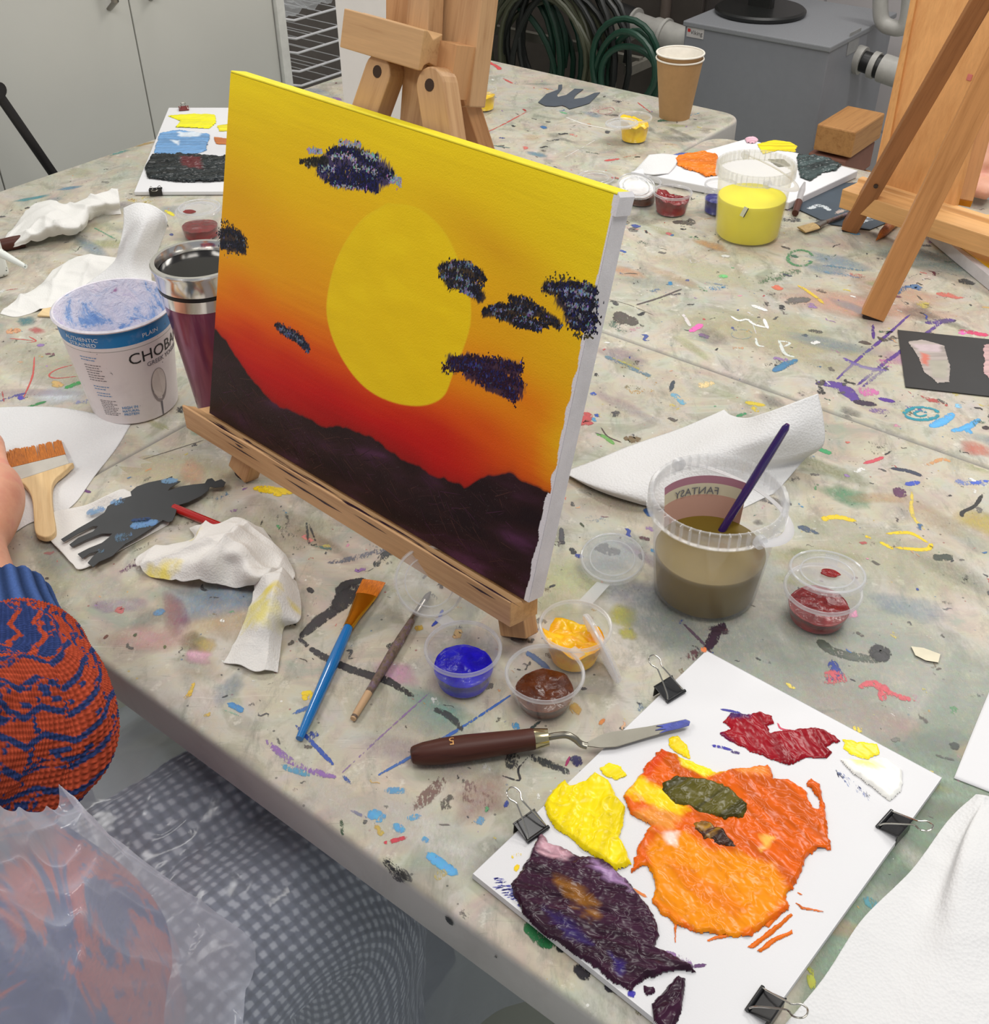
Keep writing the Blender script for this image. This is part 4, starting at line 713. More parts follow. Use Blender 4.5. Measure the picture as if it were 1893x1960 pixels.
M_PBLUE = wet('ultramarine_paint', (22, 12, 200), alt=(14, 8, 160)); M_PBROWN = wet('brown_paint', (98, 46, 14), alt=(74, 30, 6)); M_PYEL = wet('warm_yellow_paint', (252, 204, 6), alt=(246, 168, 4)); M_PRED = wet('crimson_paint', (140, 4, 14), alt=(108, 2, 8)); M_PLEM = wet('lemon_paint', (250, 214, 16), alt=(240, 190, 8)); M_PDBLUE = wet('navy_blue_paint', (36, 44, 140))
G = 'small clear portion cups of paint'
def lidc(px, py, z): return at(px, py, z)
portion_cup('clear cup of deep blue paint, lid flipped open over a brush tip', 888, 1304, .040, .0218, .0305, M_PBLUE, .0165, G, lid=(lidc(822, 1114, TZ+.050), (.25, -.62, .74)), seed=3, lumps=.0055)
portion_cup('clear cup half full of brown paint with no lid attached', 1041, 1344, .035, .0209, .0308, M_PBROWN, .0130, G, seed=8, lumps=.0065, tab=40)
portion_cup('clear cup of warm yellow paint with torn peaks, lid lying flat behind it', 1098, 1259, .039, .0196, .0295, M_PYEL, .0200, G, lid=(lidc(1172, 1070, TZ+.012), (-.05, -.18, .98)), seed=5, style='peaks', lumps=.012)
# the loose lid leaning between the yellow and brown cups
C = lidc(1150, 1242, TZ+.030); ll = thing('loose_lid', 'clear cup lid standing on edge against the warm yellow paint cup', 'lid', C)
nrm = unit(np.array([.88, .30, .30])); a1 = unit(np.cross(nrm, Z)); a2 = np.cross(nrm, a1); V, Fc = lathe_geo(lid_prof(.0305), 48)
mesh('lid_disc', V[:, :1]*a1+V[:, 1:2]*a2+V[:, 2:]*nrm, Fc, M_MILK, ll, smooth=True, world=False)
b = MB(); b.tube([a1*(.0305*math.cos(q))+a2*(.0305*math.sin(q)) for q in np.linspace(0, 2*math.pi, 49)], .0012, 6, cap=False); b.build('lid_rim', M_RIM, ll, world=False, smooth=True)
portion_cup('clear cup of crimson paint beside the murky water tub, lid tilted over its top', 1562, 1183, .036, .0236, .0325, M_PRED, .0140, G, lid=(lidc(1583, 1098, TZ+.0465), (.03, .10, .99)), stain=(M_PRED, (-.002, .002, .008)), seed=12)
portion_cup('capped cup of thin red paint behind the travel mug', 386, 452, .0405, .0244, .0305, M_PRED, .0150, G, lid=(lidc(382, 400, TZ+.0420), (0, 0, 1)), stain=(M_PRED, (.006, .018, .009)), seed=14)
portion_cup('clear cup smeared with dark red paint left of the yellow water tub', 1284, 407, .0336, .0225, .0286, M_PRED, .0190, G, seed=15, lumps=.012, style='peaks')
portion_cup('clear cup of brown paint at the canvas corner, lid propped over it', 1226, 388, .034, .0215, .0285, M_PBROWN, .015, G, lid=(lidc(1218, 357, TZ+.043), (.1, -.3, .95)), seed=16)
portion_cup('clear cup of dark blue paint half hidden by the yellow water tub', 1374, 406, .0445, .0213, .0240, M_PDBLUE, .020, G, seed=17)
portion_cup('cup of bright yellow paint beside the easel on the far table', 924, 209, .0375, .0208, .0258, M_PLEM, .025, G, seed=18, lumps=.006)
portion_cup('cup of golden yellow paint with its lid folded out beside the paper cups', 1213, 269, .0424, .0213, .0279, M_PLEM, .028, G, lid=(lidc(1190, 238, TZ+.045), (-.05, .05, .99)), seed=19, lumps=.012, style='peaks')
C = lidc(1140, 342, TZ+.003); l2 = thing('loose_lid', 'clear cup lid lying on the far table behind the canvas corner', 'lid', C); V, Fc = lathe_geo(lid_prof(.03), 40); mesh('lid_disc', V, Fc, M_CLEAR, l2, smooth=True, world=False)
b = MB(); b.tube([(.03*math.cos(q), .03*math.sin(q), .002) for q in np.linspace(0, 2*math.pi, 49)], .0009, 6, cap=False); b.tube([(.021*math.cos(q), .021*math.sin(q), .0016) for q in np.linspace(0, 2*math.pi, 49)], .0006, 6, cap=False); b.build('lid_rim', M_RIM, l2, world=False, smooth=True)
# ------------------------------------------------------------------ clear tubs of rinse water
def tub(label, px, py, h, rb, rt, level, liquid, surf, hang, milk, sticker=None):
    P = at(px, py)+Z*.0006; o = thing('plastic_tub', label, 'water tub', P, 'clear plastic rinse tubs')
    def rw(z): return rb+(rt-.004-rb)*min(1, z/h)
    b = MB(); b.lathe([(.0005, .0015), (rb-.003, .0015), (rb, .004), (rw(h*.8), h*.8), (rt-.004, h), (rt-.003, h), (rw(h*.8)+.001, h*.8), (rb+.0009, .004), (rb-.002, 0), (.0005, 0)], seg=64); b.build('tub_wall', milk, o, world=False, smooth=True)
    b = MB(); hb = h*.135
    b.lathe([(rt-.0055, h-.003), (rt-.004, h), (rt-.001, h+.0005), (rt, h-.001), (rt, h-hb), (rt-.0012, h-hb), (rt-.0012, h-.003)], seg=64)
    b.lathe([(rt-.003, h-hb+.0006), (rt+.0008, h-hb+.0006), (rt+.0008, h-hb-.0004), (rt-.003, h-hb-.0004)], seg=64); b.build('rim', M_TRIM, o, world=False, smooth=True)
    b = MB()
    for k in range(44):
        a = 2*math.pi*k/44; d = np.array([math.cos(a), math.sin(a), 0]); b.cbox(d*(rt-.0022)+Z*(h-hb/2), d*.0026, np.cross(Z, d)*.0004, Z*(hb/2))
    b.build('rim_rib', M_TRIM, o, world=False)
    # liquid body inset from the wall
    b = MB(); b.lathe([(.0005, .002), (rb-.0035, .002), (rb-.0012, .005), (rw(level)-.0009, level-.0006), (rw(level)-.0014, level), (.0005, level)], seg=64); lq = b.build('rinse_water', liquid, o, world=False, smooth=True)
    # the hanging handle and its two lugs
    a0 = math.radians(hang); d = np.array([math.cos(a0), math.sin(a0), 0]); s2 = np.cross(Z, d)
    for sg in (-1, 1):
        b = MB(); b.tube([s2*sg*(rt-.001)+Z*(h-hb*.6), s2*sg*(rt+.004)+Z*(h-hb*.6)], .006, 16); b.build('handle_lug', M_RIM, o, world=False, smooth=True)
    pts = [s2*(rt+.004)*math.cos(q)+d*(rt+.002)*math.sin(q)*1.03+Z*(h-hb*.6-.022*math.sin(q)) for q in np.linspace(0, math.pi, 25)]
    b = MB(); b.tube(pts, [(.0012, .0045)]*25, 8, flat=d); b.build('handle', M_HANDLE, o, world=False, smooth=True)
    return o
M_HANDLE = film('white_plastic_handle', c=(242, 242, 244), body=.75, edge=.95, rough=.25, gloss=.5)
M_MURK = plain('murky_olive_water', (116, 94, 12), .5, var=.05, vs=30); M_YWATER = plain('cloudy_yellow_water', (250, 236, 10), .4, var=.04, vs=25)
M_MILKY = film('milky_yellow_plastic', c=(244, 240, 215), body=.09, edge=.3, rough=.2, gloss=.35)
bk = tub('clear handled tub half full of murky olive rinse water with a purple brush in it', 1348, 1128, .1094, .0452, .0596, .047, M_MURK, None, 25, film('tub_plastic', body=.035, edge=.34, rough=.1, gloss=.45))
tb2 = tub('clear handled tub of cloudy bright yellow water on the middle table', 1429, 450, .1074, .0456, .0563, .060, M_YWATER, None, 5, M_MILKY)
# printed paper label inside the murky tub's far wall, seen through it
P = at(1348, 1128); R0 = lambda z: .0452+(.0556-.0452)*z/.1094-.0012
V = []; lab_n = 24; 
for i in range(9):
    z = .040+.050*i/8
    for k in range(lab_n):
        a = math.radians(48+92*k/(lab_n-1)); z_ = z; V.append((R0(z_)*math.cos(a), R0(z_)*math.sin(a), z_))
t = NT('printed_label'); tc = t.coord('Object'); sp = t.n('ShaderNodeSeparateXYZ'); t.l(tc, sp.inputs[0])
c = t.ramp(sp.outputs[2], [(0., (214, 168, 150)), (.0695, (214, 170, 152)), (.070, (226, 218, 190)), (.0805, (226, 218, 190)), (.081, (186, 132, 150)), (1., (186, 132, 150))], 'CONSTANT')
lb = mesh('label', np.array(V), gridfaces(9, lab_n), t.done(t.bsdf(c, .5)), bk, world=False, smooth='all')
def text_mesh(s, size, extrude=.0001, shear=0.):
    cu_ = bpy.data.curves.new('txt', 'FONT'); cu_.body = s; cu_.size = size; cu_.extrude = extrude; cu_.shear = shear; cu_.resolution_u = 3; cu_.align_x = 'CENTER'
    to = bpy.data.objects.new('txt', cu_); COL.objects.link(to); dg = bpy.context.evaluated_depsgraph_get(); me = bpy.data.meshes.new_from_object(to.evaluated_get(dg))
    V = np.array([v.co[:] for v in me.vertices]); Fc = [tuple(p.vertices) for p in me.polygons]; bpy.data.objects.remove(to); bpy.data.meshes.remove(me); return V, Fc
V, Fc = text_mesh('FANTASY', .0105); ang = math.radians(100)+V[:, 0]/.052; z = V[:, 1]+.0715   # reads outward, so mirrored from inside
rr0 = .0452+(.0104)*z/.1094-.0022-V[:, 2]
mesh('lettering', np.stack([rr0*np.cos(ang), rr0*np.sin(ang), z], 1), Fc, plain('grey_print', (120, 120, 128), .6), lb, world=False)
# small sticker on the yellow tub
b = MB(); a_ = math.radians(252); d = np.array([math.cos(a_), math.sin(a_), 0]); s2 = np.cross(Z, d); tl_ = Z*math.cos(.35)-s2*math.sin(.35)*-1; sl = np.cross(tl_, d); Cn = d*.0512+Z*.055-s2*.004
b.box(Cn-sl*.0035-tl_*.0075, sl*.007, tl_*.015, d*.0004); stk = b.build('sticker', plain('pale_sticker', (222, 222, 190), .5), tb2, world=False)
b = MB(); b.box(Cn+sl*.0022-tl_*.0075+d*.0004, sl*.0012, tl_*.015, d*.0002); b.build('sticker_print', plain('dark_print', (40, 40, 40), .5), stk, world=False)
# ------------------------------------------------------------------ two stacked paper cups
M_KRAFT = plain('kraft_card', (176, 138, 92), .6, var=.04, vs=90); M_CUPW = plain('white_cup_lining', (240, 234, 222), .5)
for k in range(2):
    P = at(1291, 223)+Z*(.0095*k); o = thing('paper_cup', ['lower brown paper cup of the stack of two at the far table corner', 'upper brown paper cup nested inside the lower one'][k], 'cup', P, 'stacked brown paper cups')
    h, rb, rt = .1045, .0285+.0*k, .0425
    b = MB(); b.lathe([(rb-.0025*k*2, .0), (rb-.0025*k*2, .002), (rt-.0008-.0010*k, h-.002)] if k else [(.001, .002), (rb, 0), (rb, .002), (rt-.0008, h-.002)], seg=48); b.build('cup_wall', M_KRAFT, o, world=False, smooth=True)
    b = MB(); b.lathe([(.0005, .006), (rb-.0062, .006), (rt-.0032, h-.004), (rt-.0012, h-.001)], seg=48); b.build('lining', M_CUPW, o, world=False, smooth=True)
    b = MB(); b.tube([((rt)*math.cos(q), (rt)*math.sin(q), h) for q in np.linspace(0, 2*math.pi, 49)], .0016, 8, cap=False); b.build('rim', M_CUPW, o, world=False, smooth=True)
# ------------------------------------------------------------------ travel mug
M_CHROME = plain('polished_steel', (222, 220, 216), .16, metal=1., var=.02); M_COFFEE = plain('black_coffee', (8, 5, 4), .12, spec=.25); M_GASK = plain('black_gasket', (14, 14, 15), .4)
t = NT('plum_metallic_steel'); v = t.coord('Object', (60, 60, 2)); n = t.noise(2, 4, .6, v)
M_PLUM = t.done(t.bsdf(t.mix(n.outputs[0], (104, 40, 72), (150, 74, 104)), .28, metal=.55, spec=.6, Coat_Weight=.4))
P = at(436, 812)+Z*.0006; mg = thing('travel_mug', 'tapered plum and steel travel mug full of black coffee behind the canvas edge', 'travel mug', P)
h, rt, rb = .198, .0455, .0265
def rz(z): return rb+(rt-.004-rb)*(z/(h*.80))
b = MB(); b.lathe([(.001, 0), (rb-.001, 0), (rb, .003), (rz(h*.80), h*.80)], seg=56); b.build('body', M_PLUM, mg, world=False, smooth=True)
b = MB(); b.lathe([(rz(h*.80)+.0006, h*.795), (rt-.0028, h*.845), (rt-.0026, h*.86), (rt-.0045, h*.862)], seg=56); b.build('lower_band', M_CHROME, mg, world=False, smooth=True)
b = MB(); b.lathe([(rt-.0045, h*.858), (rt-.0018, h*.861), (rt-.0018, h*.880), (rt-.0045, h*.882)], seg=56); b.build('gasket', M_GASK, mg, world=False, smooth=True)
b = MB(); b.lathe([(rt-.004, h*.880), (rt-.0016, h*.884), (rt, h*.965), (rt+.0018, h*.980), (rt+.0022, h*.992), (rt+.001, h), (rt-.003, h), (rt-.0046, h*.985), (rt-.006, h*.93), (rt-.0062, h*.90)], seg=56); b.build('rim_band', M_CHROME, mg, world=False, smooth=True)
b = MB(); b.lathe([(.0003, h*.955), (rt-.0060, h*.955)], seg=56); b.build('coffee', M_COFFEE, mg, world=False, smooth=True)
# ------------------------------------------------------------------ paper palette with heaps of wet paint
ZP = TZ+.0065
def z1(x, y): return (860+x/1.8325, 1220+y/1.8325)
cor = [at(*p, ZP) for p in [(1352, 1245), (1803, 1488), (1391, 2061), (905, 1672)]]
pal_c = sum(cor)/4
pt = thing('paper_palette', 'white paper-covered board with heaps of yellow, orange, red and plum paint', 'palette', (pal_c[0], pal_c[1], TZ+.0005))
b = MB(); b.prism([np.array([p[0], p[1], TZ+.0008]) for p in cor[::-1]], Z*(.0052)); bevel(b.build('board', plain('board_edge', (226, 222, 214), .7), pt), .0006)
px_ = unit(cor[1]-cor[0]); py_ = unit(cor[3]-cor[0]); wP = np.linalg.norm(cor[1]-cor[0]); hP = np.linalg.norm(cor[3]-cor[0])
gu, gv = np.meshgrid(np.linspace(0, 1, 60), np.linspace(0, 1, 80)); A_, B_, C_, D_ = [c_[None, None] for c_ in cor]
G_ = A_*((1-gu)*(1-gv))[..., None]+B_*(gu*(1-gv))[..., None]+C_*(gu*gv)[..., None]+D_*((1-gu)*gv)[..., None]
edge_ = np.minimum(np.minimum(gu, 1-gu)*wP, np.minimum(gv, 1-gv)*hP); G_[..., 2] = ZP+.0004*(fbm(gu*6, gv*8, 3, 5)-.5)-.0003*(edge_ < .002); sh = G_.reshape(-1, 3)

b = MB(); dn = [np.array([p[0], p[1], TZ+.0012]) for p in cor]
for i in range(4): b.add([cor[i]+Z*0, cor[(i+1) % 4], dn[(i+1) % 4]+(cor[(i+1) % 4]-pal_c)*.003, dn[i]+(cor[i]-pal_c)*.003], [(0, 1, 2, 3)])
b.build('paper_wrap', M_SHEET, pt)
def impasto(name, poly, col, z0, parent, th=.003, ang=0., subs=(), res=.0007, rag=.0016, rough=.17, seed=1, sv=.12, conv=z1, thin=False, alt=None, mscale=1.):
    """a smear of thick paint: outline (photo points on height z0), raised and ridged along ang"""
    P = np.array([at(*conv(*p), z0)[:2] for p in poly]); lo, hi = P.min(0)-.004, P.max(0)+.004
    nx, ny = int((hi[0]-lo[0])/res)+1, int((hi[1]-lo[1])/res)+1; X, Y = np.meshgrid(np.linspace(lo[0], hi[0], nx), np.linspace(lo[1], hi[1], ny))
    wx = (fbm(X*260, Y*260, 3, seed)-.5)*2*rag+(fbm(X*60, Y*60, 2, seed+5)-.5)*rag*1.5; wy = (fbm(X*260, Y*260, 3, seed+9)-.5)*2*rag+(fbm(X*60, Y*60, 2, seed+7)-.5)*rag*1.5
    Xw, Yw = X+wx, Y+wy; ins_ = inpoly(Xw, Yw, P); d_ = np.where(ins_, polydist(Xw, Yw, P), 0)
    ca, sa = math.cos(ang), math.sin(ang); A1 = X*ca+Y*sa; A2 = -X*sa+Y*ca
    ridge = fbm(A1*24+fbm(X*30, Y*30, 2, 3)*2, A2*230*mscale, 3, seed+2); lump = fbm(X*85*mscale+ridge, Y*85*mscale, 4, seed+3); crest = np.abs(fbm(A1*60, A2*130*mscale, 3, seed+4)-.5)*2
    Hh = th*np.clip(d_/(.0016+th*.25), 0, 1)**.6*(.35+.34*ridge+.85*np.clip(lump-.3, 0, 1)+.40*(1-crest)**4); Hh = np.where(ins_, Hh+.00015, 0)
    c0 = ramp_np(fbm(A1*16, A2*190, 3, seed+6), [(.3, alt or tuple(x*(1-sv) for x in col)), (.52, col), (.75, tuple(min(255, x*(1+sv*.4)) for x in col))])
    for (sp, sc_, soft) in subs:
        Q = np.array([at(*conv(*p), z0)[:2] for p in sp]); wr = (ridge-.5)*.010*soft; Xa, Ya = X+wr*-sa+wx*1.5*soft, Y+wr*ca+wy*1.5*soft
        dd_ = polydist(Xa, Ya, Q)*np.where(inpoly(Xa, Ya, Q), 1, -1); m_ = np.clip(dd_/(.0012+.006*soft)+.5+(ridge-.5)*1.6*soft, 0, 1)[..., None]; c0 = c0*(1-m_)+hx(sc_)*(.88+.24*lump[..., None])*m_
    keep = ins_; Fq = gridfaces(ny, nx); kf = keep.ravel()[Fq].sum(1) >= 3; Fq = Fq[kf]; used = np.unique(Fq); mp_ = np.full(nx*ny, -1); mp_[used] = np.arange(len(used))
    V = np.stack([X, Y, z0+Hh+.0001], -1).reshape(-1, 3)[used]; o = mesh(name, V, mp_[Fq], vc_mat(rough), parent, smooth='all'); setcol(o, c0.reshape(-1, 3)[used]); return o
_vc = {}
def vc_mat(r):
    if r not in _vc: _vc[r] = vcol('wet_paint_%d' % int(r*100), max(r, .26), .04, 300., .28, coat=.0)
    return _vc[r]
D1 = math.atan2(*(at(1500, 1760)-at(1300, 1600))[1::-1]); D2 = D1+1.5
impasto('crimson_paint', [(985, 265), (1040, 272), (1085, 262), (1130, 278), (1140, 308), (1112, 315), (1122, 335), (1200, 325), (1290, 318), (1350, 345), (1372, 368), (1320, 385), (1345, 402), (1320, 428), (1250, 425), (1190, 450), (1130, 432), (1060, 402), (1000, 372), (945, 338), (985, 320), (955, 298)], (150, 6, 26), ZP, pt, .0022, D1-.4, [([(950, 250), (1060, 262), (1050, 285), (990, 290)], (70, 30, 90), .6), ([(940, 330), (1000, 375), (1020, 410), (985, 400)], (84, 22, 96), .7)], seed=11, sv=.12)
impasto('lemon_paint', [(332, 590), (362, 540), (405, 500), (425, 522), (470, 508), (512, 476), (560, 500), (585, 560), (620, 598), (612, 660), (598, 700), (622, 755), (640, 800), (585, 825), (520, 778), (460, 742), (420, 702), (370, 672), (345, 632)], (250, 224, 10), ZP, pt, .0042, 1.2, [], seed=12, sv=.07, rag=.001, mscale=.6)
impasto('lemon_dab', [(530, 460), (560, 440), (605, 452), (628, 486), (590, 502), (545, 488)], (248, 226, 20), ZP, pt, .0015, .5, [], seed=13, sv=.05)
impasto('yellow_streak', [(764, 352), (800, 345), (838, 380), (845, 425), (800, 410), (775, 385)], (246, 216, 16), ZP, pt, .0016, D2, [], seed=14, sv=.06)
impasto('orange_paint', [(742, 388), (860, 442), (935, 480), (1010, 462), (1090, 448), (1122, 445), (1136, 498), (1190, 500), (1250, 545), (1280, 600), (1298, 604), (1296, 570), (1256, 520), (1268, 496), (1298, 522), (1318, 600), (1325, 680), (1340, 742), (1288, 748), (1240, 800), (1205, 880), (1180, 905), (1190, 955), (1130, 1000), (1060, 1050), (1000, 1052), (930, 1042), (870, 1035), (800, 1010), (740, 970), (705, 930), (722, 880), (690, 800), (637, 828), (660, 730), (705, 662), (640, 622), (608, 560), (642, 520), (690, 450)],
        (222, 96, 4), ZP, pt, .0034, D1-.15, [([(690, 745), (740, 700), (830, 690), (900, 745), (1000, 760), (1130, 800), (1185, 900), (1100, 1020), (1000, 1060), (800, 1020), (690, 930)], (240, 142, 2), .8), ([(760, 780), (900, 860), (1040, 960), (1000, 1000), (820, 900)], (236, 128, 6), .7), ([(655, 490), (760, 548), (835, 618), (800, 640), (700, 596), (610, 560)], (250, 212, 20), .8), ([(790, 405), (870, 440), (965, 478), (900, 498), (820, 455)], (250, 226, 30), .5), ([(640, 622), (705, 600), (820, 640), (760, 680), (700, 660)], (238, 150, 60), .9), ([(750, 690), (800, 690), (795, 740), (765, 735)], (240, 214, 200), .5), ([(1085, 700), (1140, 712), (1120, 740), (1095, 755)], (250, 196, 90), .5), ([(742, 392), (770, 400), (700, 500), (660, 490)], (216, 70, 10), .6), ([(985, 465), (1110, 452), (1120, 490), (1010, 480)], (240, 140, 60), .6)], seed=21, sv=.10, mscale=.8)
impasto('olive_paint', [(742, 512), (800, 488), (900, 495), (980, 528), (1045, 588), (1032, 632), (970, 642), (880, 612), (790, 582), (750, 550)], (84, 78, 22), ZP+.0022, pt, .0026, D2, [], seed=22, sv=.25)
impasto('plum_mark', [(848, 650), (900, 648), (960, 676), (1008, 738), (940, 728), (880, 702)], (74, 44, 30), ZP+.0022, pt, .002, D2, [([(860, 655), (920, 670), (900, 690)], (180, 130, 20), .9)], seed=23, sv=.3, rag=.0022)
impasto('plum_paint', [(322, 690), (350, 725), (400, 742), (460, 770), (540, 782), (600, 838), (650, 880), (690, 930), (738, 1012), (720, 1082), (780, 1122), (850, 1150), (862, 1175), (800, 1172), (740, 1182), (690, 1200), (640, 1246), (590, 1222), (500, 1152), (420, 1102), (340, 1052), (282, 1002), (240, 942), (215, 872), (262, 802), (288, 750)], (56, 24, 46), ZP, pt, .0042, D1+.5, [([(330, 710), (420, 760), (400, 780), (320, 750)], (206, 160, 172), .8), ([(500, 790), (600, 850), (640, 900), (560, 860)], (176, 140, 186), .8), ([(370, 850), (450, 882), (525, 950), (520, 988), (450, 962), (390, 912)], (132, 84, 26), .8), ([(330, 960), (430, 1010), (500, 1080), (420, 1060)], (50, 34, 92), .8), ([(560, 1120), (620, 1150), (600, 1190)], (52, 36, 110), .6)], seed=31, sv=.22)
impasto('plum_dab', [(762, 1232), (800, 1186), (832, 1196), (826, 1262), (802, 1350), (772, 1402), (716, 1350), (710, 1290)], (58, 24, 48), ZP, pt, .004, D2, [], seed=32, sv=.2, rag=.0008)
impasto('plum_dab', [(672, 1225), (712, 1222), (716, 1250), (690, 1260)], (58, 24, 48), ZP, pt, .002, D2, [], seed=33, sv=.2)
impasto('white_paint', [(1366, 428), (1440, 432), (1530, 428), (1588, 472), (1588, 540), (1545, 576), (1500, 540), (1420, 482)], (246, 246, 240), ZP, pt, .0038, D1, [([(1366, 424), (1470, 436), (1520, 470), (1420, 465)], (244, 234, 150), .8)], seed=41, sv=.03, rag=.0008, mscale=.5)
impasto('lemon_smear', [(1374, 360), (1440, 366), (1504, 376), (1505, 410), (1460, 430), (1395, 408)], (246, 226, 40), ZP, pt, .0007, D1, [], seed=42, sv=.05)
for k, q in enumerate([[(1042, 1088), (1110, 1035), (1200, 968), (1208, 975), (1140, 1035), (1065, 1092)], [(1075, 1100), (1130, 1055), (1205, 1025), (1205, 1040), (1150, 1065), (1090, 1106)], [(1205, 925), (1240, 945), (1340, 968), (1300, 965), (1235, 955)], [(1100, 1010), (1180, 930), (1195, 940), (1120, 1020)], [(1195, 875), (1240, 905), (1232, 905)], [(900, 1062), (1000, 1030), (1010, 1045), (910, 1068)], [(786, 1000), (792, 1105), (796, 1040), (800, 1010)]]):
    impasto('orange_streak', q, (226, 110, 20), ZP, pt, .0014, D2, [], seed=50+k, rag=.0006, res=.0006)
# dry brush traces on the paper
STROKES['pal'] = []; _z = TZ
def stz(pts, w, col, a, z, key, **kw): ribbon([at(*p, z) for p in pts], w/1000., col, a, key=key, lift=.0002+_lay[0]*0, **kw)
for k in range(46):
    x0 = 150+rng.uniform(0, 95); y0 = 855+(x0-150)*.8+rng.uniform(-22, 22); stz([z1(x0, y0), z1(x0+rng.uniform(15, 45), y0+rng.uniform(-12, 6))], .9, (60, 66, 170), .75, ZP, 'pal')
for k in range(60):
    x0 = 1352+rng.uniform(0, 110); y0 = 462+(x0-1352)*.75+rng.uniform(-8, 10); stz([z1(x0, y0), z1(x0+rng.uniform(6, 22), y0+rng.uniform(10, 34))], .8, (110, 130, 190) if k % 4 else (90, 80, 70), .6, ZP, 'pal')
for q in [([(948, 252), (985, 258), (1030, 268)], 3, (50, 46, 150)), ([(915, 380), (950, 385), (1000, 398)], 3.4, (48, 40, 160)), ([(985, 400), (1024, 408)], 3.4, (60, 36, 110)), ([(215, 775), (255, 758)], 4, (244, 214, 20)), ([(228, 805), (245, 812)], 7, (244, 210, 16)), ([(300, 722), (332, 712)], 3, (220, 190, 40)), ([(740, 1110), (860, 1150)], 9, (150, 110, 160)), ([(820, 1160), (905, 1148)], 3, (96, 60, 110)), ([(625, 1245), (655, 1258)], 5, (50, 40, 170)), ([(560, 780), (520, 800)], 6, (236, 206, 40)), ([(500, 770), (560, 792), (600, 800)], 5, (236, 206, 40)), ([(620, 870), (700, 915)], 2.4, (226, 130, 60)), ([(880, 42), (905, 46)], 7, (232, 128, 70)), ([(1150, 300), (1180, 325), (1340, 335)], 2, (206, 60, 90))]:
    stz([z1(*p) for p in q[0]], q[1], q[2], .85, ZP, 'pal')
def with_marks(name, V0, F0, mat, key, parent):
    V, Fc, C, o = [np.asarray(V0)], list(F0), [np.zeros((len(V0), 4))], len(V0)
    for v_, f_, c_ in STROKES[key]: V.append(v_); Fc += [tuple(int(i)+o for i in f) for f in f_]; C.append(c_); o += len(v_)
    ob = mesh(name, np.vstack(V), Fc, mat, parent, smooth=True, mats=[mat, M_MARK], midx=[0]*len(F0)+[1]*(len(Fc)-len(F0))); setcol(ob, np.vstack(C)); return ob
def marks(key, parent, name='paint_marks'):
    V, Fc, C, o = [], [], [], 0
    for v_, f_, c_ in STROKES[key]: V.append(v_); Fc += [tuple(int(i)+o for i in f) for f in f_]; C.append(c_); o += len(v_)
    ob = mesh(name, np.vstack(V), Fc, M_MARK, parent, smooth='all'); setcol(ob, np.vstack(C)); return ob
with_marks('paper', sh, [tuple(f) for f in gridfaces(80, 60)], M_SHEET, 'pal', pt)
# ------------------------------------------------------------------ binder clips
M_CLIPB = plain('black_clip_steel', (22, 22, 24), .22, spec=.6); M_WIRE = plain('nickel_wire', (190, 188, 180), .2, metal=1.)
def binder(label, px, py, ox, oy, L=.020, z=ZP, s=1., group='binder clips on the paper palette', mat=None, wire=True, tiltw=.012, name='binder_clip'):
    """centre of the gripped edge in the photo, and a photo point straight outward from it"""
    C = at(px, py, z); out = unit((at(ox, oy, z)-C)*[1, 1, 0]); al = np.cross(Z, out); o = thing(name, label, 'clip', [C[0], C[1], TZ+.0005], group)
    hi, lo_ = z+.0058*s, TZ+.0012
    prof = [C-out*.0125*s+Z*.0008, C+out*.0028*s+Z*(.0062*s), C+out*.0034*s+Z*(lo_-z), C+out*.0026*s+Z*(lo_-z), C+out*.0020*s+Z*(.0054*s), C-out*.0125*s+Z*.0003]
    b = MB(); b.prism([p-al*L/2 for p in prof], al*L); bevel(b.build('clip_body', mat or M_CLIPB, o), .0003)
    b = MB(); b.tube([C-out*.0125*s+Z*.0018-al*L/2*1.02, C-out*.0125*s+Z*.0018+al*L/2*1.02], .0015*s, 10); b.tube([C+out*.0029*s+Z*.0060*s-al*L/2*1.02, C+out*.0029*s+Z*.0060*s+al*L/2*1.02], .0007*s, 8); b.build('lip', mat or M_CLIPB, o, smooth=True)
    if wire:
        w1 = L*.33; B0_ = C-out*.0118*s+Z*.003; pts = [B0_-al*w1*1.3, B0_-al*w1+out*.004*s+Z*.004, B0_-al*w1*.45+out*.018*s+Z*(.004+tiltw*.75), B0_-al*w1*.42+out*.0215*s+Z*(.004+tiltw*.9), B0_-al*w1*.75+out*.0255*s+Z*(.004+tiltw*1.05), B0_-al*w1*.55+out*.0300*s+Z*(.004+tiltw*1.2), B0_+out*.0315*s+Z*(.004+tiltw*1.25)]
        mir = [p-2*al*np.dot(p-B0_, al) for p in pts[:-1]][::-1]; b = MB(); b.tube(spline(pts+mir, 60), .00062*s, 8); b.build('wire_handle', M_WIRE, o, smooth=True)
    return o
binder('black binder clip gripping the palette edge nearest the brown paint cup', 1273, 1318, 1240, 1290)
binder('black binder clip on the palette edge beside the lemon paint heap', 1008, 1578, 975, 1545)
binder('black binder clip on the right palette edge below the white paint', 1722, 1590, 1755, 1612)
binder('black binder clip at the bottom right palette edge near the large paper towel', 1478, 1938, 1512, 1962)
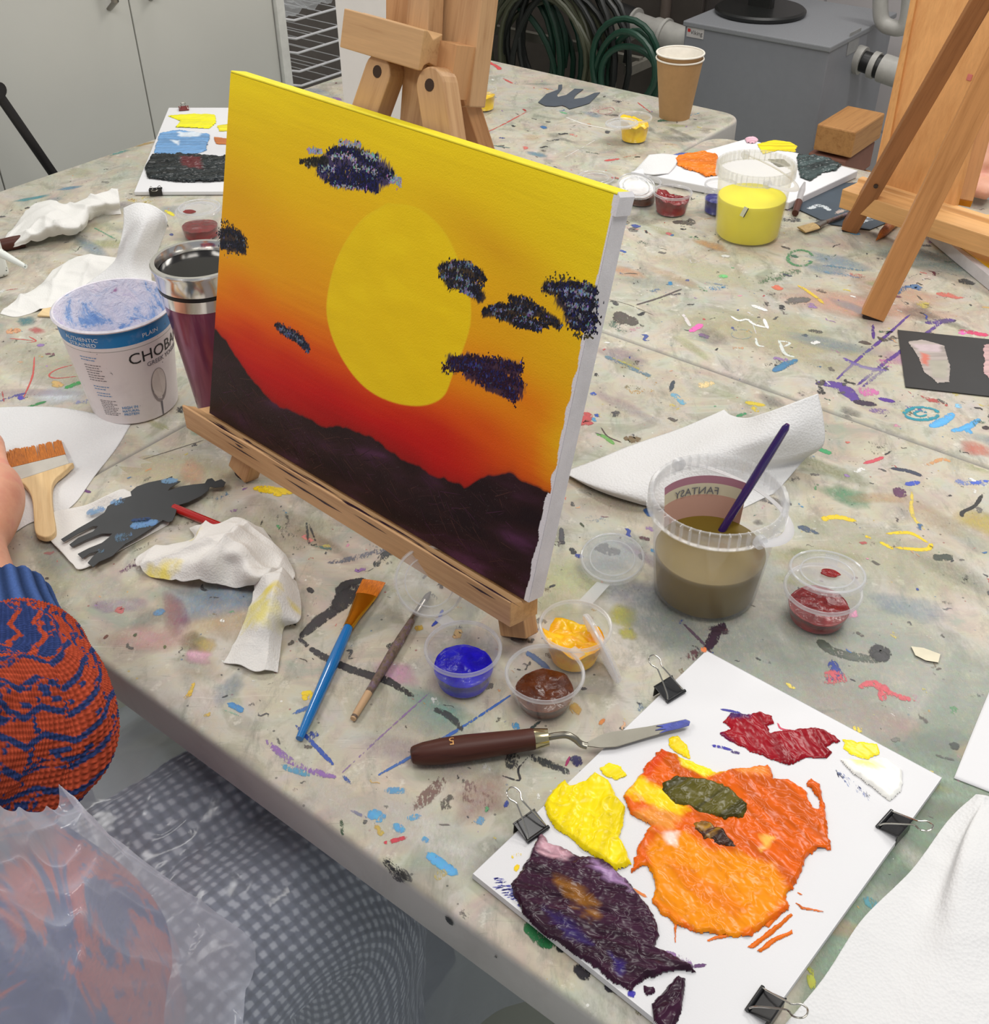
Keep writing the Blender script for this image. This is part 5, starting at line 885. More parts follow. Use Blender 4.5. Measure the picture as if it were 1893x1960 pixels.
# ------------------------------------------------------------------ palette knife
kn = thing('palette_knife', 'palette knife with dark wooden handle and blue-tipped steel blade resting on the palette edge', 'palette knife', at(790, 1445))
M_KW = woodax('rosewood', (74, 36, 26), (44, 20, 16), at(1025, 1412)-at(785, 1445)); M_BLADE = plain('satin_blade', (150, 146, 134), .3, metal=.9)
a, bq = at(786, 1446, TZ+.0095), at(1024, 1414, TZ+.0125); ts = [0, .01, .03, .1, .25, .45, .7, .9, .985, 1]; rs = [.004, .0062, .0072, .0088, .0102, .0104, .0094, .0086, .0084, .0080]
b = MB(); b.tube([a+(bq-a)*t_ for t_ in ts], rs, 24); kh = b.build('handle', M_KW, kn, smooth=True)
c_ = at(1050, 1411, TZ+.0135); b = MB(); b.tube([bq-(c_-bq)*.1, bq, c_, c_+(c_-bq)*.02], [.0078, .0082, .0068, .0060], 24); b.build('ferrule', plain('brass_ferrule', (196, 186, 150), .22, metal=1.), kn, smooth=True)
nk = [c_, at(1066, 1408, TZ+.0155), at(1085, 1407, TZ+.017), at(1100, 1414, TZ+.0145), at(1112, 1424, TZ+.0105), at(1124, 1428, TZ+.0095)]
b = MB(); b.tube(spline(nk, 24), [(.0028, .0028)]*16+[(.0022, .003)]*8, 12); b.build('neck', M_BLADE, kn, smooth=True)
bl = [(1112, 1428), (1150, 1408), (1172, 1402), (1240, 1392), (1312, 1378), (1320, 1381), (1319, 1388), (1310, 1392), (1240, 1412), (1180, 1430), (1150, 1432)]
zb = lambda x: TZ+.0095+.0015*(x-1112)/200
b = MB(); b.prism([at(x, y, zb(x)) for x, y in bl[::-1]], Z*.0009); b.build('blade', M_BLADE, kn)
b = MB(); b.prism([at(x, y, zb(x)+.0009) for x, y in [(1256, 1390), (1312, 1378), (1321, 1382), (1319, 1389), (1300, 1395), (1262, 1404), (1275, 1396), (1254, 1398), (1270, 1392)][::-1]], Z*.0005); b.build('blue_paint', wet('blue_knife_paint', (66, 78, 172), rough=.4), kn)
V, Fc = text_mesh('5', .010); ax = unit(bq-a); sd_ = unit(np.cross(Z, ax)); C = a+(bq-a)*.33+Z*.0100
vz = np.sqrt(np.maximum(0, .0103**2-np.clip(V[:, 1]-.0035, -.009, .009)**2))-.0103
mesh('numeral', C-ax*(V[:, :1])-sd_*(V[:, 1:2]-.0035)+Z*(vz+.0006+V[:, 2])[:, None], Fc, plain('gold_print', (214, 158, 90), .4), kh)
# ------------------------------------------------------------------ brushes
def brush(label, name, hp_, rad, hmat, fp, frad, fmat, bp, brad, bmat, loc, flat=None, hname='handle'):
    o = thing(name, label, 'paintbrush', loc)
    b = MB(); b.tube(spline(hp_, 24), np.interp(np.linspace(0, 1, 24), np.linspace(0, 1, len(rad)), rad), 16); b.build(hname, hmat, o, smooth=True)
    if fp is not None: b = MB(); b.tube(fp, frad, 24, flat=flat); b.build('ferrule', fmat, o, smooth=True)
    if bp is not None: b = MB(); b.tube(bp, brad, 24, flat=flat); b.build('bristles', bmat, o, smooth=True)
    return o
def bristle(name, c, c2, ax):
    ax = unit(ax); yaw = math.atan2(ax[1], ax[0]); t = NT(name); g = t.n('ShaderNodeNewGeometry'); m = t.n('ShaderNodeMapping'); m.vector_type = 'TEXTURE'; m.inputs['Rotation'].default_value = (0, 0, yaw); t.l(g.outputs['Position'], m.inputs[0])
    s_ = t.n('ShaderNodeMapping'); s_.inputs['Scale'].default_value = (12, 1400, 1400); t.l(m.outputs[0], s_.inputs[0]); n = t.noise(1, 3, .7, s_.outputs[0])
    return t.done(t.bsdf(t.ramp(n.outputs[0], [(.3, c2), (.6, c), (.75, tuple(min(255, x*1.25) for x in c))]), .4, t.bump(n.outputs[0], .8, .0008)))
M_BLUEH = plain('glossy_blue_lacquer', (0, 116, 190), .12, var=.02, spec=.6, Coat_Weight=.5); M_GOLDF = plain('gold_ferrule', (236, 168, 46), .22, metal=1.)
p0, p1, p2, p3 = at(573, 1414, TZ+.0045), at(667, 1200, TZ+.0065), at(700, 1135, TZ+.006), at(716, 1112, TZ+.004)
pb2 = at(701, 1140, TZ+.0055); fd = unit(np.cross(unit(p3-p1), Z))
b_ = brush('blue-handled flat brush with gold ferrule and orange bristles lying on the table', 'paintbrush', [p0, p0+(p1-p0)*.3, p0+(p1-p0)*.7, p1], [.0030, .0040, .0046, .0052, .0048, .0042], M_BLUEH, [p1-(p2-p1)*.02, p1+(pb2-p1)*.3, p1+(pb2-p1)*.7, pb2], [(.0046, .0046), (.0056, .0040), (.0082, .003), (.0100, .0026)], M_GOLDF, [pb2, pb2+(p3-pb2)*.6, p3], [(.0102, .0025), (.0108, .0020), (.0112, .0009)], bristle('orange_nylon', (226, 128, 18), (176, 82, 6), p3-p1), p0, flat=fd)
M_OLDW = None
t = NT('paint_worn_handle'); g = t.n('ShaderNodeNewGeometry'); n = t.noise(160, 4, .7, t.geo()); col = t.ramp(n.outputs[0], [(.35, (84, 70, 62)), (.5, (120, 100, 84)), (.58, (110, 88, 110)), (.68, (160, 150, 140))]); M_OLDW = t.done(t.bsdf(col, .6))
p0, p1, p2, p3 = at(677, 1374, TZ+.004), at(788, 1188, TZ+.006), at(812, 1150, TZ+.0055), at(824, 1133, TZ+.004)
brush('thin worn brown brush, bare wood at its tip, lying beside the blue-handled brush', 'paintbrush', [p0, p0+(p1-p0)*.35, p0+(p1-p0)*.7, p1], [.0026, .0032, .0036, .0042, .0040, .0030], M_OLDW, [p1, p2], [.0030, .0026], M_STEEL, [p2, p2+(p3-p2)*.5, p3], [.0026, .0028, .0008], plain('grey_bristle', (96, 92, 86), .6), p0)
b = MB(); b.tube([p0-(p1-p0)*.012, p0+(p1-p0)*.05, p0+(p1-p0)*.24], [.0024, .0029, .0033], 16); tp = b.build('bare_wood_tip', plain('bare_wood', (206, 170, 130), .6), bpy.data.objects['paintbrush.001'], smooth=True)
p0, p1 = at(338, 974, TZ+.0050), at(470, 1028, TZ+.0055)
o = thing('paintbrush', 'red-handled brush sticking out from under the crumpled tissue', 'paintbrush', p1); b = MB(); b.tube(spline([p0-(p1-p0)*.01, p0, p0+(p1-p0)*.5, p1], 20), np.interp(np.linspace(0, 1, 20), [0, .03, .1, 1], [.0020, .0036, .0042, .0046]), 16); b.build('handle', plain('red_lacquer', (176, 22, 20), .1, var=.02, Coat_Weight=.6), o, smooth=True)
Bp = at(1348, 1128); best = None
for zt in np.linspace(.12, .22, 60):
    lo_, hi_ = at(1338, 1086, TZ+.006), at(1508, 812, TZ+zt); k_ = (.109-.006)/(zt-.006); q = lo_+(hi_-lo_)*k_; r_ = np.hypot(*(q-Bp)[:2])
    if best is None or abs(r_-.0525) < best[0]: best = (abs(r_-.0525), lo_, hi_)
lo_, hi_ = best[1], best[2]; o = thing('paintbrush', 'dark purple brush standing in the murky rinse water and leaning on the tub rim', 'paintbrush', lo_)
b = MB(); b.tube(spline([lo_, lo_+(hi_-lo_)*.4, lo_+(hi_-lo_)*.8, hi_], 26), np.interp(np.linspace(0, 1, 26), [0, .2, .6, .97, 1], [.0024, .0036, .0042, .0034, .0018]), 16); b.build('handle', plain('deep_purple_lacquer', (46, 12, 104), .1, var=.02, Coat_Weight=.6), o, smooth=True)
# wide wooden brush on the left
ZB = TZ+.010; wb = thing('wide_brush', 'wide flat wooden brush with orange bristles lying on a paper towel by the hand', 'paintbrush', at(60, 960, TZ+.004))
hp2 = [(18, 922), (132, 886), (132, 893), (120, 904), (106, 916), (99, 932), (100, 965), (106, 1008), (103, 1020), (92, 1027), (78, 1026), (67, 1017), (64, 985), (61, 955), (52, 934), (38, 922), (20, 926)]
b = MB(); b.prism([at(x, y, ZB) for x, y in spline(np.array(hp2, float), 60)[::-1]], -Z*.0065); bevel(b.build('handle', woodax('birch', (226, 196, 146), (208, 172, 120), at(85, 1020)-at(80, 900)), wb), .0012)
b = MB(); b.prism([at(x, y, ZB+.0006) for x, y in [(2, 899), (125, 869), (133, 886), (14, 925)][::-1]], -Z*.0078); bevel(b.build('ferrule', plain('white_enamelled_metal', (214, 210, 200), .3, metal=.2), wb), .0008)
nb_ = 34; b = MB()
for k in range(nb_):
    f0, f1 = k/nb_, (k+1.15)/nb_; L0 = (2+123*f0, 899-30*f0); L1 = (2+123*f1, 899-30*f1); T_0 = (-2+119*f0+rng.uniform(-2, 2), 868-24*f0-rng.uniform(0, 4)); T_1 = (-2+119*f1+rng.uniform(-2, 1), 868-24*f1-rng.uniform(0, 4))
    b.prism([at(*L0, ZB-.0004), at(*T_0, ZB-.003), at(*T_1, ZB-.003), at(*L1, ZB-.0004)], -Z*rng.uniform(.003, .0045))
b.build('bristles', bristle('amber_bristle', (214, 124, 30), (160, 84, 10), at(60, 840)-at(70, 890)), wb)
# ------------------------------------------------------------------ yoghurt tub
P = at(260, 771)+Z*.0006; tb3 = thing('yoghurt_tub', 'white yoghurt tub with a blue band, stained inside with blue and white paint', 'tub', P); h, rb, rt = .125, .0480, .0625
t = NT('printed_tub_wall'); tc = t.coord('Object'); sp = t.n('ShaderNodeSeparateXYZ'); t.l(tc, sp.inputs[0])
c = t.ramp(t.math('MULTIPLY', sp.outputs[2], 8.), [(0., (226, 220, 220)), (.775, (230, 226, 226)), (.78, (170, 168, 166)), (.786, (230, 226, 226)), (.822, (8, 122, 190)), (.982, (8, 122, 190)), (.984, (236, 234, 236))], 'CONSTANT')
g_ = t.noise(30, 4, .7, tc); c = t.mix(t.ramp(g_.outputs[0], [(.5, 0.), (.8, .35)]), c, (196, 186, 190)); spk = t.noise(150, 2, .5, tc); c = t.mix(t.ramp(spk.outputs[0], [(.74, 0.), (.77, 1.)]), c, (60, 60, 70))
M_TUBW = t.done(t.bsdf(c, .4)); b = MB(); b.lathe([(.001, 0), (rb-.002, 0), (rb, .002), (rt-.0008, h-.003)], seg=72); tw = b.build('tub_wall', M_TUBW, tb3, world=False, smooth=True)
t = NT('paint_stained_lining'); tc = t.coord('Object'); n1 = t.noise(28, 5, .7, tc, .8); n2 = t.noise(70, 4, .7, tc, .5)
c = t.ramp(n1.outputs[0], [(.30, (96, 140, 204)), (.40, (140, 172, 218)), (.46, (212, 214, 230)), (.60, (232, 226, 236)), (.72, (196, 184, 220))]); c = t.mix(t.ramp(n2.outputs[0], [(.62, 0.), (.70, .7)]), c, (236, 234, 240)); c = t.mix(t.ramp(t.noise(34, 3, .6, t.coord('Object', (1, 1, 1), (0, 0, 2))).outputs[0], [(.67, 0.), (.72, .8)]), c, (150, 60, 130)); c = t.mix(t.ramp(t.noise(48, 5, .8, t.coord('Object', (1, 1, 1), (1, 0, 1))).outputs[0], [(.66, 0.), (.70, .9)]), c, (36, 36, 52))
b = MB(); b.lathe([(.0005, .010), (rb-.003, .010), (rt-.0030, h-.004), (rt-.0012, h-.0006)], seg=72); b.build('lining', t.done(t.bsdf(c, .35, t.bump(n2.outputs[0], .9, .004))), tb3, world=False, smooth=True)
b = MB(); b.lathe([(rt-.0014, h-.0005), (rt+.0002, h+.0002), (rt+.0022, h-.0014), (rt+.0016, h-.003), (rt-.0009, h-.0034)], seg=72); b.build('rim', plain('scuffed_white_rim', (222, 218, 226), .35, var=.1, vs=120), tb3, world=False, smooth=True)
def curved(s, size, ang0, zc, mat, name, R=None, tilt=0.):
    V, Fc = text_mesh(s, size) if isinstance(s, str) else s; zz = V[:, 1]+zc+V[:, 0]*tilt; r_ = rb+(rt-.0008-rb)*(zz-.002)/(h-.005)+.00025+V[:, 2]; a_ = math.radians(ang0)+V[:, 0]/.055
    return mesh(name, np.stack([r_*np.cos(a_), r_*np.sin(a_), zz], 1), Fc, mat, tw, world=False)
M_INK = plain('black_print', (26, 26, 30), .5); M_WINK = plain('white_print', (226, 236, 244), .5); M_GINK = plain('grey_tub_print', (112, 110, 116), .6); M_BINK = plain('blue_tub_print', (70, 140, 196), .6)
curved('CHOBANI', .0190, 338, .0790, M_INK, 'lettering'); curved('GREEK YOGURT', .0075, 341, .0710, M_GINK, 'lettering'); curved('AUTHENTIC', .0066, 250, .1110, M_WINK, 'lettering'); curved('STRAINED', .0066, 250, .1045, M_WINK, 'lettering'); curved('PLAIN', .0070, 322, .1080, M_WINK, 'lettering')
curved('HIGH IN', .0050, 283, .0225, M_BINK, 'lettering'); curved('NATURAL', .0044, 283, .0180, M_BINK, 'lettering'); curved('PROTEIN', .0044, 283, .0135, M_BINK, 'lettering')
def dashes(rows, x0, w, dy, hgt, gapn, seed):
    V, Fc = [], []; r_ = random.Random(seed)
    for i in range(rows):
        x = x0
        while x < x0+w*(r_.uniform(.75, 1)):
            l = r_.uniform(.0012, .004); k = len(V); 
            for (a_, b__) in ((0, 0), (l, 0), (l, hgt), (0, hgt)): V.append((x+a_, -i*dy+b__, 0))
            Fc.append((k, k+1, k+2, k+3)); x += l+.0008
    return np.array(V), Fc
curved(dashes(2, -.010, .020, .0035, .0009, 0, 1), 0, 252, .090, M_BINK, 'fine_print'); curved(dashes(7, -.010, .020, .0033, .0009, 0, 2), 0, 254, .080, M_GINK, 'fine_print'); curved(dashes(2, -.010, .018, .0035, .0009, 0, 3), 0, 256, .052, M_BINK, 'fine_print'); curved(dashes(2, -.010, .018, .0035, .0009, 0, 4), 0, 257, .043, M_BINK, 'fine_print'); curved(dashes(9, -.010, .020, .0024, .0008, 0, 5), 0, 258, .033, M_GINK, 'fine_print')
# drawing of a spoon on the front of the tub
def ell(cx, cy, rx, ry, n=28): return [(cx+rx*math.cos(q), cy+ry*math.sin(q), 0) for q in np.linspace(0, 2*math.pi, n, endpoint=False)]
curved((np.array(ell(0, 0, .011, .022)), [tuple(range(28))]), 0, 324, .042, plain('spoon_print_grey', (150, 142, 142), .5), 'spoon_print'); E2 = np.array(ell(0, .003, .0095, .0185)); E2[:, 2] = .0002; curved((E2, [tuple(range(28))]), 0, 324, .042, plain('spoon_print_cream', (214, 206, 200), .5), 'spoon_print'); curved((np.array([(-.0015, -.022, 0), (.0015, -.022, 0), (.001, -.04, 0), (-.001, -.04, 0)]), [(0, 1, 2, 3)]), 0, 324, .042, M_GINK, 'spoon_print')
# ------------------------------------------------------------------ loose papers and towels
def sheet(label, rows, mat, name='paper_towel', cat='paper towel', nu=70, nv=70, wr=.0012, ws=28., thick=.0006, group=None, seed=1, stains=(), crease=0.):
    """rows of (photo x, photo y, height above the table)"""
    L = np.array([[[*at(x, y, TZ+h)] for x, y, h in r] for r in rows]); G = lattice(L, nu, nv); X, Y = G[..., 0], G[..., 1]
    k = (fbm(X*ws, Y*ws, 3, seed)-.5)*2; cw = 26
    cr_ = 0
    for q_ in range(5):
        a_ = seed*1.7+q_*1.23; A_ = X*math.cos(a_)+Y*math.sin(a_); B_ = -X*math.sin(a_)+Y*math.cos(a_); ph = A_*cw*(1+.3*q_)+1.2*fbm(A_*14, B_*14, 2, seed+q_); w_ = np.abs((ph % 2)-1)
        cr_ = cr_+(1-np.clip(w_*2.2, 0, 1))**1.5*np.clip(fbm(A_*18+q_, B_*18, 2, seed+q_+30)*2.6-1.0, 0, 1)
    G[..., 2] = np.maximum(G[..., 2]+k*wr+cr_*crease-crease*.35, TZ+.0007)
    V = G.reshape(-1, 3); o = mesh(name, V, gridfaces(nv, nu), mat, None, smooth='all', origin=[X.mean(), Y.mean(), TZ+.0006]); mod(o, 'SOLIDIFY', thickness=thick, offset=1)
    tag(o, label, cat, group)
    if stains:
        C = np.tile([*hx((240, 239, 235)), 1], (len(V), 1))
        for (x, y, r, hh, col, a) in stains:
            Q = at(x, y, TZ+hh); d = np.hypot(V[:, 0]-Q[0], V[:, 1]-Q[1])/r; m = (np.clip(1.25-d-(fbm(V[:, 0]*150, V[:, 1]*150, 3, 3)-.5)*1.2, 0, 1)*a)[:, None]; C[:, :3] = C[:, :3]*(1-m)+hx(col)*m
        setcol(o, C)
    return o
t = NT('stained_tissue'); v = t.coord('Object'); a = t.n('ShaderNodeVertexColor', layer_name='Col'); w = t.n('ShaderNodeTexVoronoi'); w.inputs['Scale'].default_value = 520; t.l(v, w.inputs['Vector'])
tl = t.n('ShaderNodeBsdfTranslucent'); tl.inputs[0].default_value = lin((236, 236, 230)); m = t.n('ShaderNodeMixShader'); m.inputs[0].default_value = .12; t.l(t.bsdf(a.outputs[0], .85, t.bump(t.math('ADD', w.outputs['Distance'], t.noise(50, 4, .6, v).outputs[0]), .4, .0009), spec=.15), m.inputs[1]); t.l(tl.outputs[0], m.inputs[2]); M_STT = t.done(m.outputs[0])
YS = (246, 226, 60)
sheet('crumpled white tissue with yellow stains over the red-handled brush', [
    [(362, 1008, .004), (380, 1002, .016), (415, 1000, .026), (452, 988, .022), (500, 1012, .014), (530, 1042, .006)],
    [(366, 1030, .012), (385, 1030, .030), (425, 1022, .034), (470, 1018, .030), (520, 1045, .020), (560, 1085, .004)],
    [(278, 1052, .010), (350, 1058, .022), (400, 1050, .030), (455, 1050, .040), (505, 1075, .020), (565, 1105, .004)],
    [(258, 1075, .006), (335, 1076, .020), (395, 1076, .030), (445, 1080, .024), (488, 1098, .030), (562, 1112, .010)],
    [(275, 1100, .002), (340, 1110, .010), (400, 1116, .010), (440, 1122, .006), (484, 1120, .012), (553, 1106, .003)]], M_STT, 'tissue', 'tissue', 170, 150, .0015, 36., seed=7, crease=.0055, stains=[(375, 1022, .006, .02, YS, .9), (283, 1095, .008, .01, YS, .9), (310, 1095, .010, .012, YS, .8), (335, 1080, .006, .02, YS, .5)])
sheet('smaller twisted tissue tail with pale yellow stains, nearest the table edge', [
    [(484, 1110, .012), (510, 1096, .030), (540, 1092, .026), (568, 1112, .004)],
    [(486, 1130, .010), (515, 1128, .034), (545, 1130, .030), (576, 1150, .006)],
    [(478, 1158, .014), (505, 1160, .030), (530, 1165, .028), (573, 1188, .010)],
    [(470, 1180, .010), (492, 1190, .026), (520, 1195, .022), (545, 1200, .004)],
    [(452, 1222, .004), (478, 1228, .014), (510, 1236, .012), (538, 1238, .003)],
    [(427, 1268, .002), (456, 1270, .006), (490, 1284, .006), (532, 1287, .001)]], M_STT, 'tissue', 'tissue', 120, 150, .0014, 40., seed=17, crease=.005, stains=[(520, 1132, .010, .03, YS, .8), (488, 1165, .016, .02, (240, 230, 130), .8), (510, 1185, .012, .02, (240, 230, 120), .7), (566, 1172, .006, .01, YS, .6)])
sheet('large paper towel spread beneath the wide wooden brush', [
    [(-110, 800, .004), (-20, 782, .006), (60, 778, .012), (130, 782, .010), (200, 796, .004), (250, 812, .001)],
    [(-110, 850, .003), (-20, 835, .004), (60, 826, .008), (115, 842, .005), (180, 850, .003), (222, 858, .001)],
    [(-110, 900, .001), (-30, 900, .002), (50, 900, .002), (110, 900, .002), (150, 905, .001), (180, 912, .001)],
    [(-110, 980, .001), (-40, 975, .001), (30, 975, .001), (80, 968, .001), (115, 965, .001), (146, 960, .001)],
    [(-110, 1100, .001), (-60, 1075, .001), (-10, 1045, .001), (20, 1025, .001), (60, 1000, .001), (108, 990, .001)]], M_TOWEL, 'paper_towel', 'paper towel', wr=.0008, ws=16, seed=3)
sheet('white paper towel bent up like a tent behind the murky water tub', [
    [(1386, 784, .002), (1400, 795, .012), (1430, 800, .030), (1470, 788, .055), (1520, 770, .068), (1566, 753, .070)],
    [(1300, 820, .001), (1345, 826, .016), (1390, 832, .034), (1450, 838, .046), (1520, 825, .050), (1576, 800, .052)],
    [(1215, 850, .001), (1280, 862, .014), (1340, 868, .030), (1420, 874, .030), (1510, 872, .024), (1576, 852, .028)],
    [(1140, 880, .001), (1210, 895, .012), (1280, 905, .022), (1370, 910, .016), (1450, 905, .008), (1540, 880, .006)],
    [(1082, 902, .004), (1140, 925, .010), (1210, 945, .014), (1290, 962, .008), (1390, 960, .003), (1500, 925, .002)],
    [(1082, 906, .002), (1135, 935, .003), (1200, 958, .004), (1270, 975, .002), (1380, 985, .001), (1480, 945, .001)]], M_TOWEL, wr=.0006, ws=14, seed=9, nu=80, nv=80)
sheet('large paper towel with a long fold along the bottom right corner of the table', [
    [(1868, 1520, .006), (1885, 1522, .010), (1920, 1530, .006), (2100, 1560, .003)],
    [(1815, 1570, .002), (1850, 1580, .008), (1868, 1620, .020), (2100, 1640, .004)],
    [(1745, 1665, .002), (1800, 1690, .004), (1850, 1730, .018), (2120, 1760, .003)],
    [(1650, 1760, .002), (1740, 1800, .003), (1860, 1860, .012), (2150, 1900, .003)],
    [(1570, 1880, .001), (1680, 1920, .003), (1840, 1970, .010), (2180, 2050, .003)],
    [(1450, 2020, .001), (1600, 2060, .002), (1800, 2120, .006), (2200, 2250, .002)]], M_TOWEL, wr=.0008, ws=12, seed=19, nu=90, nv=90, crease=.0008)
sheet('plain white paper sheet whose corner enters at the right edge above the folded towel', [
    [(1920, 1260, .001), (2000, 1300, .001), (2150, 1370, .001)], [(1868, 1385, .001), (1980, 1440, .001), (2120, 1500, .001)], [(1826, 1489, .001), (1900, 1518, .001), (2080, 1590, .001)]], M_SHEET, 'paper_sheet', 'paper', 30, 30, .0002, 8, seed=23)
sheet('folded off-white towel lying open beside the far left table edge', [
    [(20, 440, .004), (60, 395, .012), (95, 382, .022), (130, 392, .020), (175, 375, .028), (226, 360, .030)],
    [(8, 455, .004), (50, 425, .022), (90, 412, .034), (135, 415, .030), (175, 392, .030), (229, 385, .022)],
    [(2, 470, .006), (45, 452, .020), (95, 435, .030), (150, 432, .026), (180, 405, .018), (230, 400, .006)],
    [(0, 478, .002), (40, 468, .010), (90, 456, .010), (148, 446, .010), (182, 415, .004), (232, 408, .002)]], M_TOWEL2, wr=.0012, ws=22, seed=29, crease=.0045, nu=110, nv=90)
sheet('curled white paper sheet standing up behind the yoghurt tub', [
    [(236, 398, .085), (262, 388, .092), (290, 392, .090), (314, 408, .082), (320, 424, .074)],
    [(236, 430, .070), (258, 422, .078), (280, 424, .078), (306, 432, .066), (318, 440, .055)],
    [(228, 470, .050), (245, 462, .052), (262, 466, .056), (285, 472, .044), (302, 482, .030)],
    [(214, 505, .026), (232, 505, .028), (250, 508, .030), (275, 515, .020), (290, 525, .010)],
    [(150, 555, .004), (190, 560, .004), (230, 565, .004), (270, 575, .003), (300, 580, .002)]], M_TOWEL, 'paper_sheet', 'paper towel', wr=.0005, ws=10, seed=31, nu=50, nv=60)
sheet('limp translucent tissue stretching left from behind the yoghurt tub', [
    [(100, 515, .002), (150, 490, .012), (190, 488, .016), (225, 492, .012)], [(75, 545, .002), (120, 525, .008), (180, 522, .010), (230, 525, .008)], [(20, 580, .003), (60, 570, .004), (110, 575, .006), (160, 580, .004)], [(0, 600, .001), (30, 606, .001), (65, 596, .002), (98, 588, .002)]], M_TOWEL2, 'tissue', 'tissue', wr=.0010, ws=20, seed=33, nu=80, nv=80, crease=.003)
# ------------------------------------------------------------------ cut-out camel silhouettes
def cutout(label, poly, z, mat, marks_=None, key=None, bumps=0., name='paper_cutout'):
    c = np.mean([at(x, y, z) for x, y in poly], 0); o = thing(name, label, 'paper cutout', [c[0], c[1], z])
    P = [at(x, y, z) for x, y in poly]; ar = sum(P[i][0]*P[(i+1) % len(P)][1]-P[(i+1) % len(P)][0]*P[i][1] for i in range(len(P)))
    if ar < 0: P = P[::-1]
    b = MB(); b.prism(P, Z*.0006)
    if not marks_: b.build('card', mat, o)
    if marks_:
        STROKES[key] = []
        for q in marks_: ribbon([at(x, y, z+.0006) for x, y in q[0]], q[1]/1000, q[2], q[3], key=key, lift=.0003)
        with_marks('card', np.vstack(b.V), b.F, mat, key, o)
    return o
M_SLATE = plain('slate_black_card', (58, 61, 63), .6, var=.05)
sheet('crinkled white paper bag lying under the camel silhouette', [
    [(104, 978, .006), (160, 968, .008), (205, 948, .012), (236, 936, .010), (252, 948, .002)],
    [(90, 992, .006), (150, 990, .004), (215, 975, .003), (270, 965, .003), (322, 950, .001)],
    [(88, 1008, .005), (130, 1020, .003), (200, 1010, .003), (270, 990, .003), (330, 972, .001)],
    [(95, 1032, .004), (125, 1048, .004), (180, 1040, .003), (260, 1020, .003), (328, 990, .002)],
    [(118, 1058, .002), (138, 1078, .004), (160, 1088, .003), (240, 1048, .002), (322, 1004, .001)]], M_TOWEL2, 'paper_bag', 'paper bag', wr=.0006, ws=30, seed=37, nu=60, nv=60)
cam_poly = [(117, 1033), (150, 1012), (175, 998), (200, 982), (206, 970), (225, 958), (252, 950), (250, 942), (262, 932), (285, 924), (305, 920), (316, 918), (330, 912), (329, 920), (346, 922), (325, 935), (322, 940), (345, 932), (370, 928), (392, 926), (397, 918), (406, 916), (412, 922), (424, 918), (432, 924), (428, 932), (412, 934), (402, 932), (398, 940), (385, 950), (360, 962), (340, 968), (336, 985), (330, 998), (322, 1000), (312, 996), (290, 1012), (262, 1030), (240, 1042), (215, 1065), (190, 1076), (178, 1086), (168, 1078), (178, 1066), (190, 1055), (172, 1060), (158, 1070), (149, 1061), (170, 1050), (195, 1040), (208, 1030), (215, 1022), (195, 1022), (165, 1034), (138, 1048), (133, 1043), (150, 1030), (178, 1018), (188, 1008), (178, 1008), (150, 1022), (122, 1038)]
SB = (98, 142, 190)
cutout('black and blue cut-out camel silhouette lying on the white paper bag', cam_poly, TZ+.0072, M_SLATE, [([(164, 984), (185, 977), (204, 972)], 12, (110, 145, 182), .8), ([(210, 966), (225, 960), (240, 956)], 12, (110, 150, 190), .8), ([(306, 923), (325, 920), (342, 922)], 10, (110, 145, 176), .85), ([(248, 1008), (275, 1003), (305, 998)], 14, SB, .85), ([(248, 998), (290, 992)], 8, (40, 70, 120), .7), ([(218, 1036), (240, 1028), (258, 1022)], 16, (96, 130, 160), .6), ([(186, 1056), (200, 1052)], 8, (90, 120, 150), .6)], 'camel')
CAM2 = [(1030, 196), (1046, 180), (1068, 172), (1069, 163), (1076, 162), (1076, 170), (1066, 182), (1068, 186), (1084, 182), (1100, 170), (1117, 171), (1102, 182), (1098, 190), (1118, 187), (1138, 178), (1149, 177), (1138, 188), (1128, 198), (1112, 203), (1090, 209), (1084, 205), (1076, 202), (1062, 204), (1044, 203)]
cutout('slate-grey camel cut-out lying upside down on the far table', CAM2, TZ+.001, plain('slate_card_far', (74, 82, 92), .6))
# black card with a torn hole at the right edge
ck = thing('black_card', 'black card with a torn-away hole, lying on the right of the middle table', 'card', at(1830, 690))
t = NT('black_card'); M_CARD = plain('black_card_paper', (40, 42, 44), .55, var=.05)
b = MB(); b.prism([at(x, y, TZ+.0012) for x, y in [(1718, 632), (1733, 741), (2010, 772), (1990, 660)]], Z*.0006); b.build('card', M_CARD, ck)
impasto('torn_patch', [(1738, 654), (1765, 650), (1808, 662), (1812, 680), (1818, 700), (1818, 732), (1795, 734), (1768, 712), (1760, 690)], (176, 166, 160), TZ+.0019, ck, .0003, 0, [([(1745, 660), (1800, 660), (1800, 675), (1760, 672)], (196, 180, 184), .5), ([(1762, 675), (1778, 680), (1775, 700), (1764, 695)], (206, 120, 104), .6), ([(1778, 690), (1815, 690), (1812, 728), (1785, 722)], (170, 166, 152), .6)], seed=61, conv=lambda x, y: (x, y), rough=.5, res=.0009, rag=.001)
impasto('torn_patch', [(1882, 660), (1930, 655), (1940, 720), (1900, 735), (1884, 715)], (206, 170, 170), TZ+.0019, ck, .0003, 0, [], seed=62, conv=lambda x, y: (x, y), rough=.5, res=.0009)
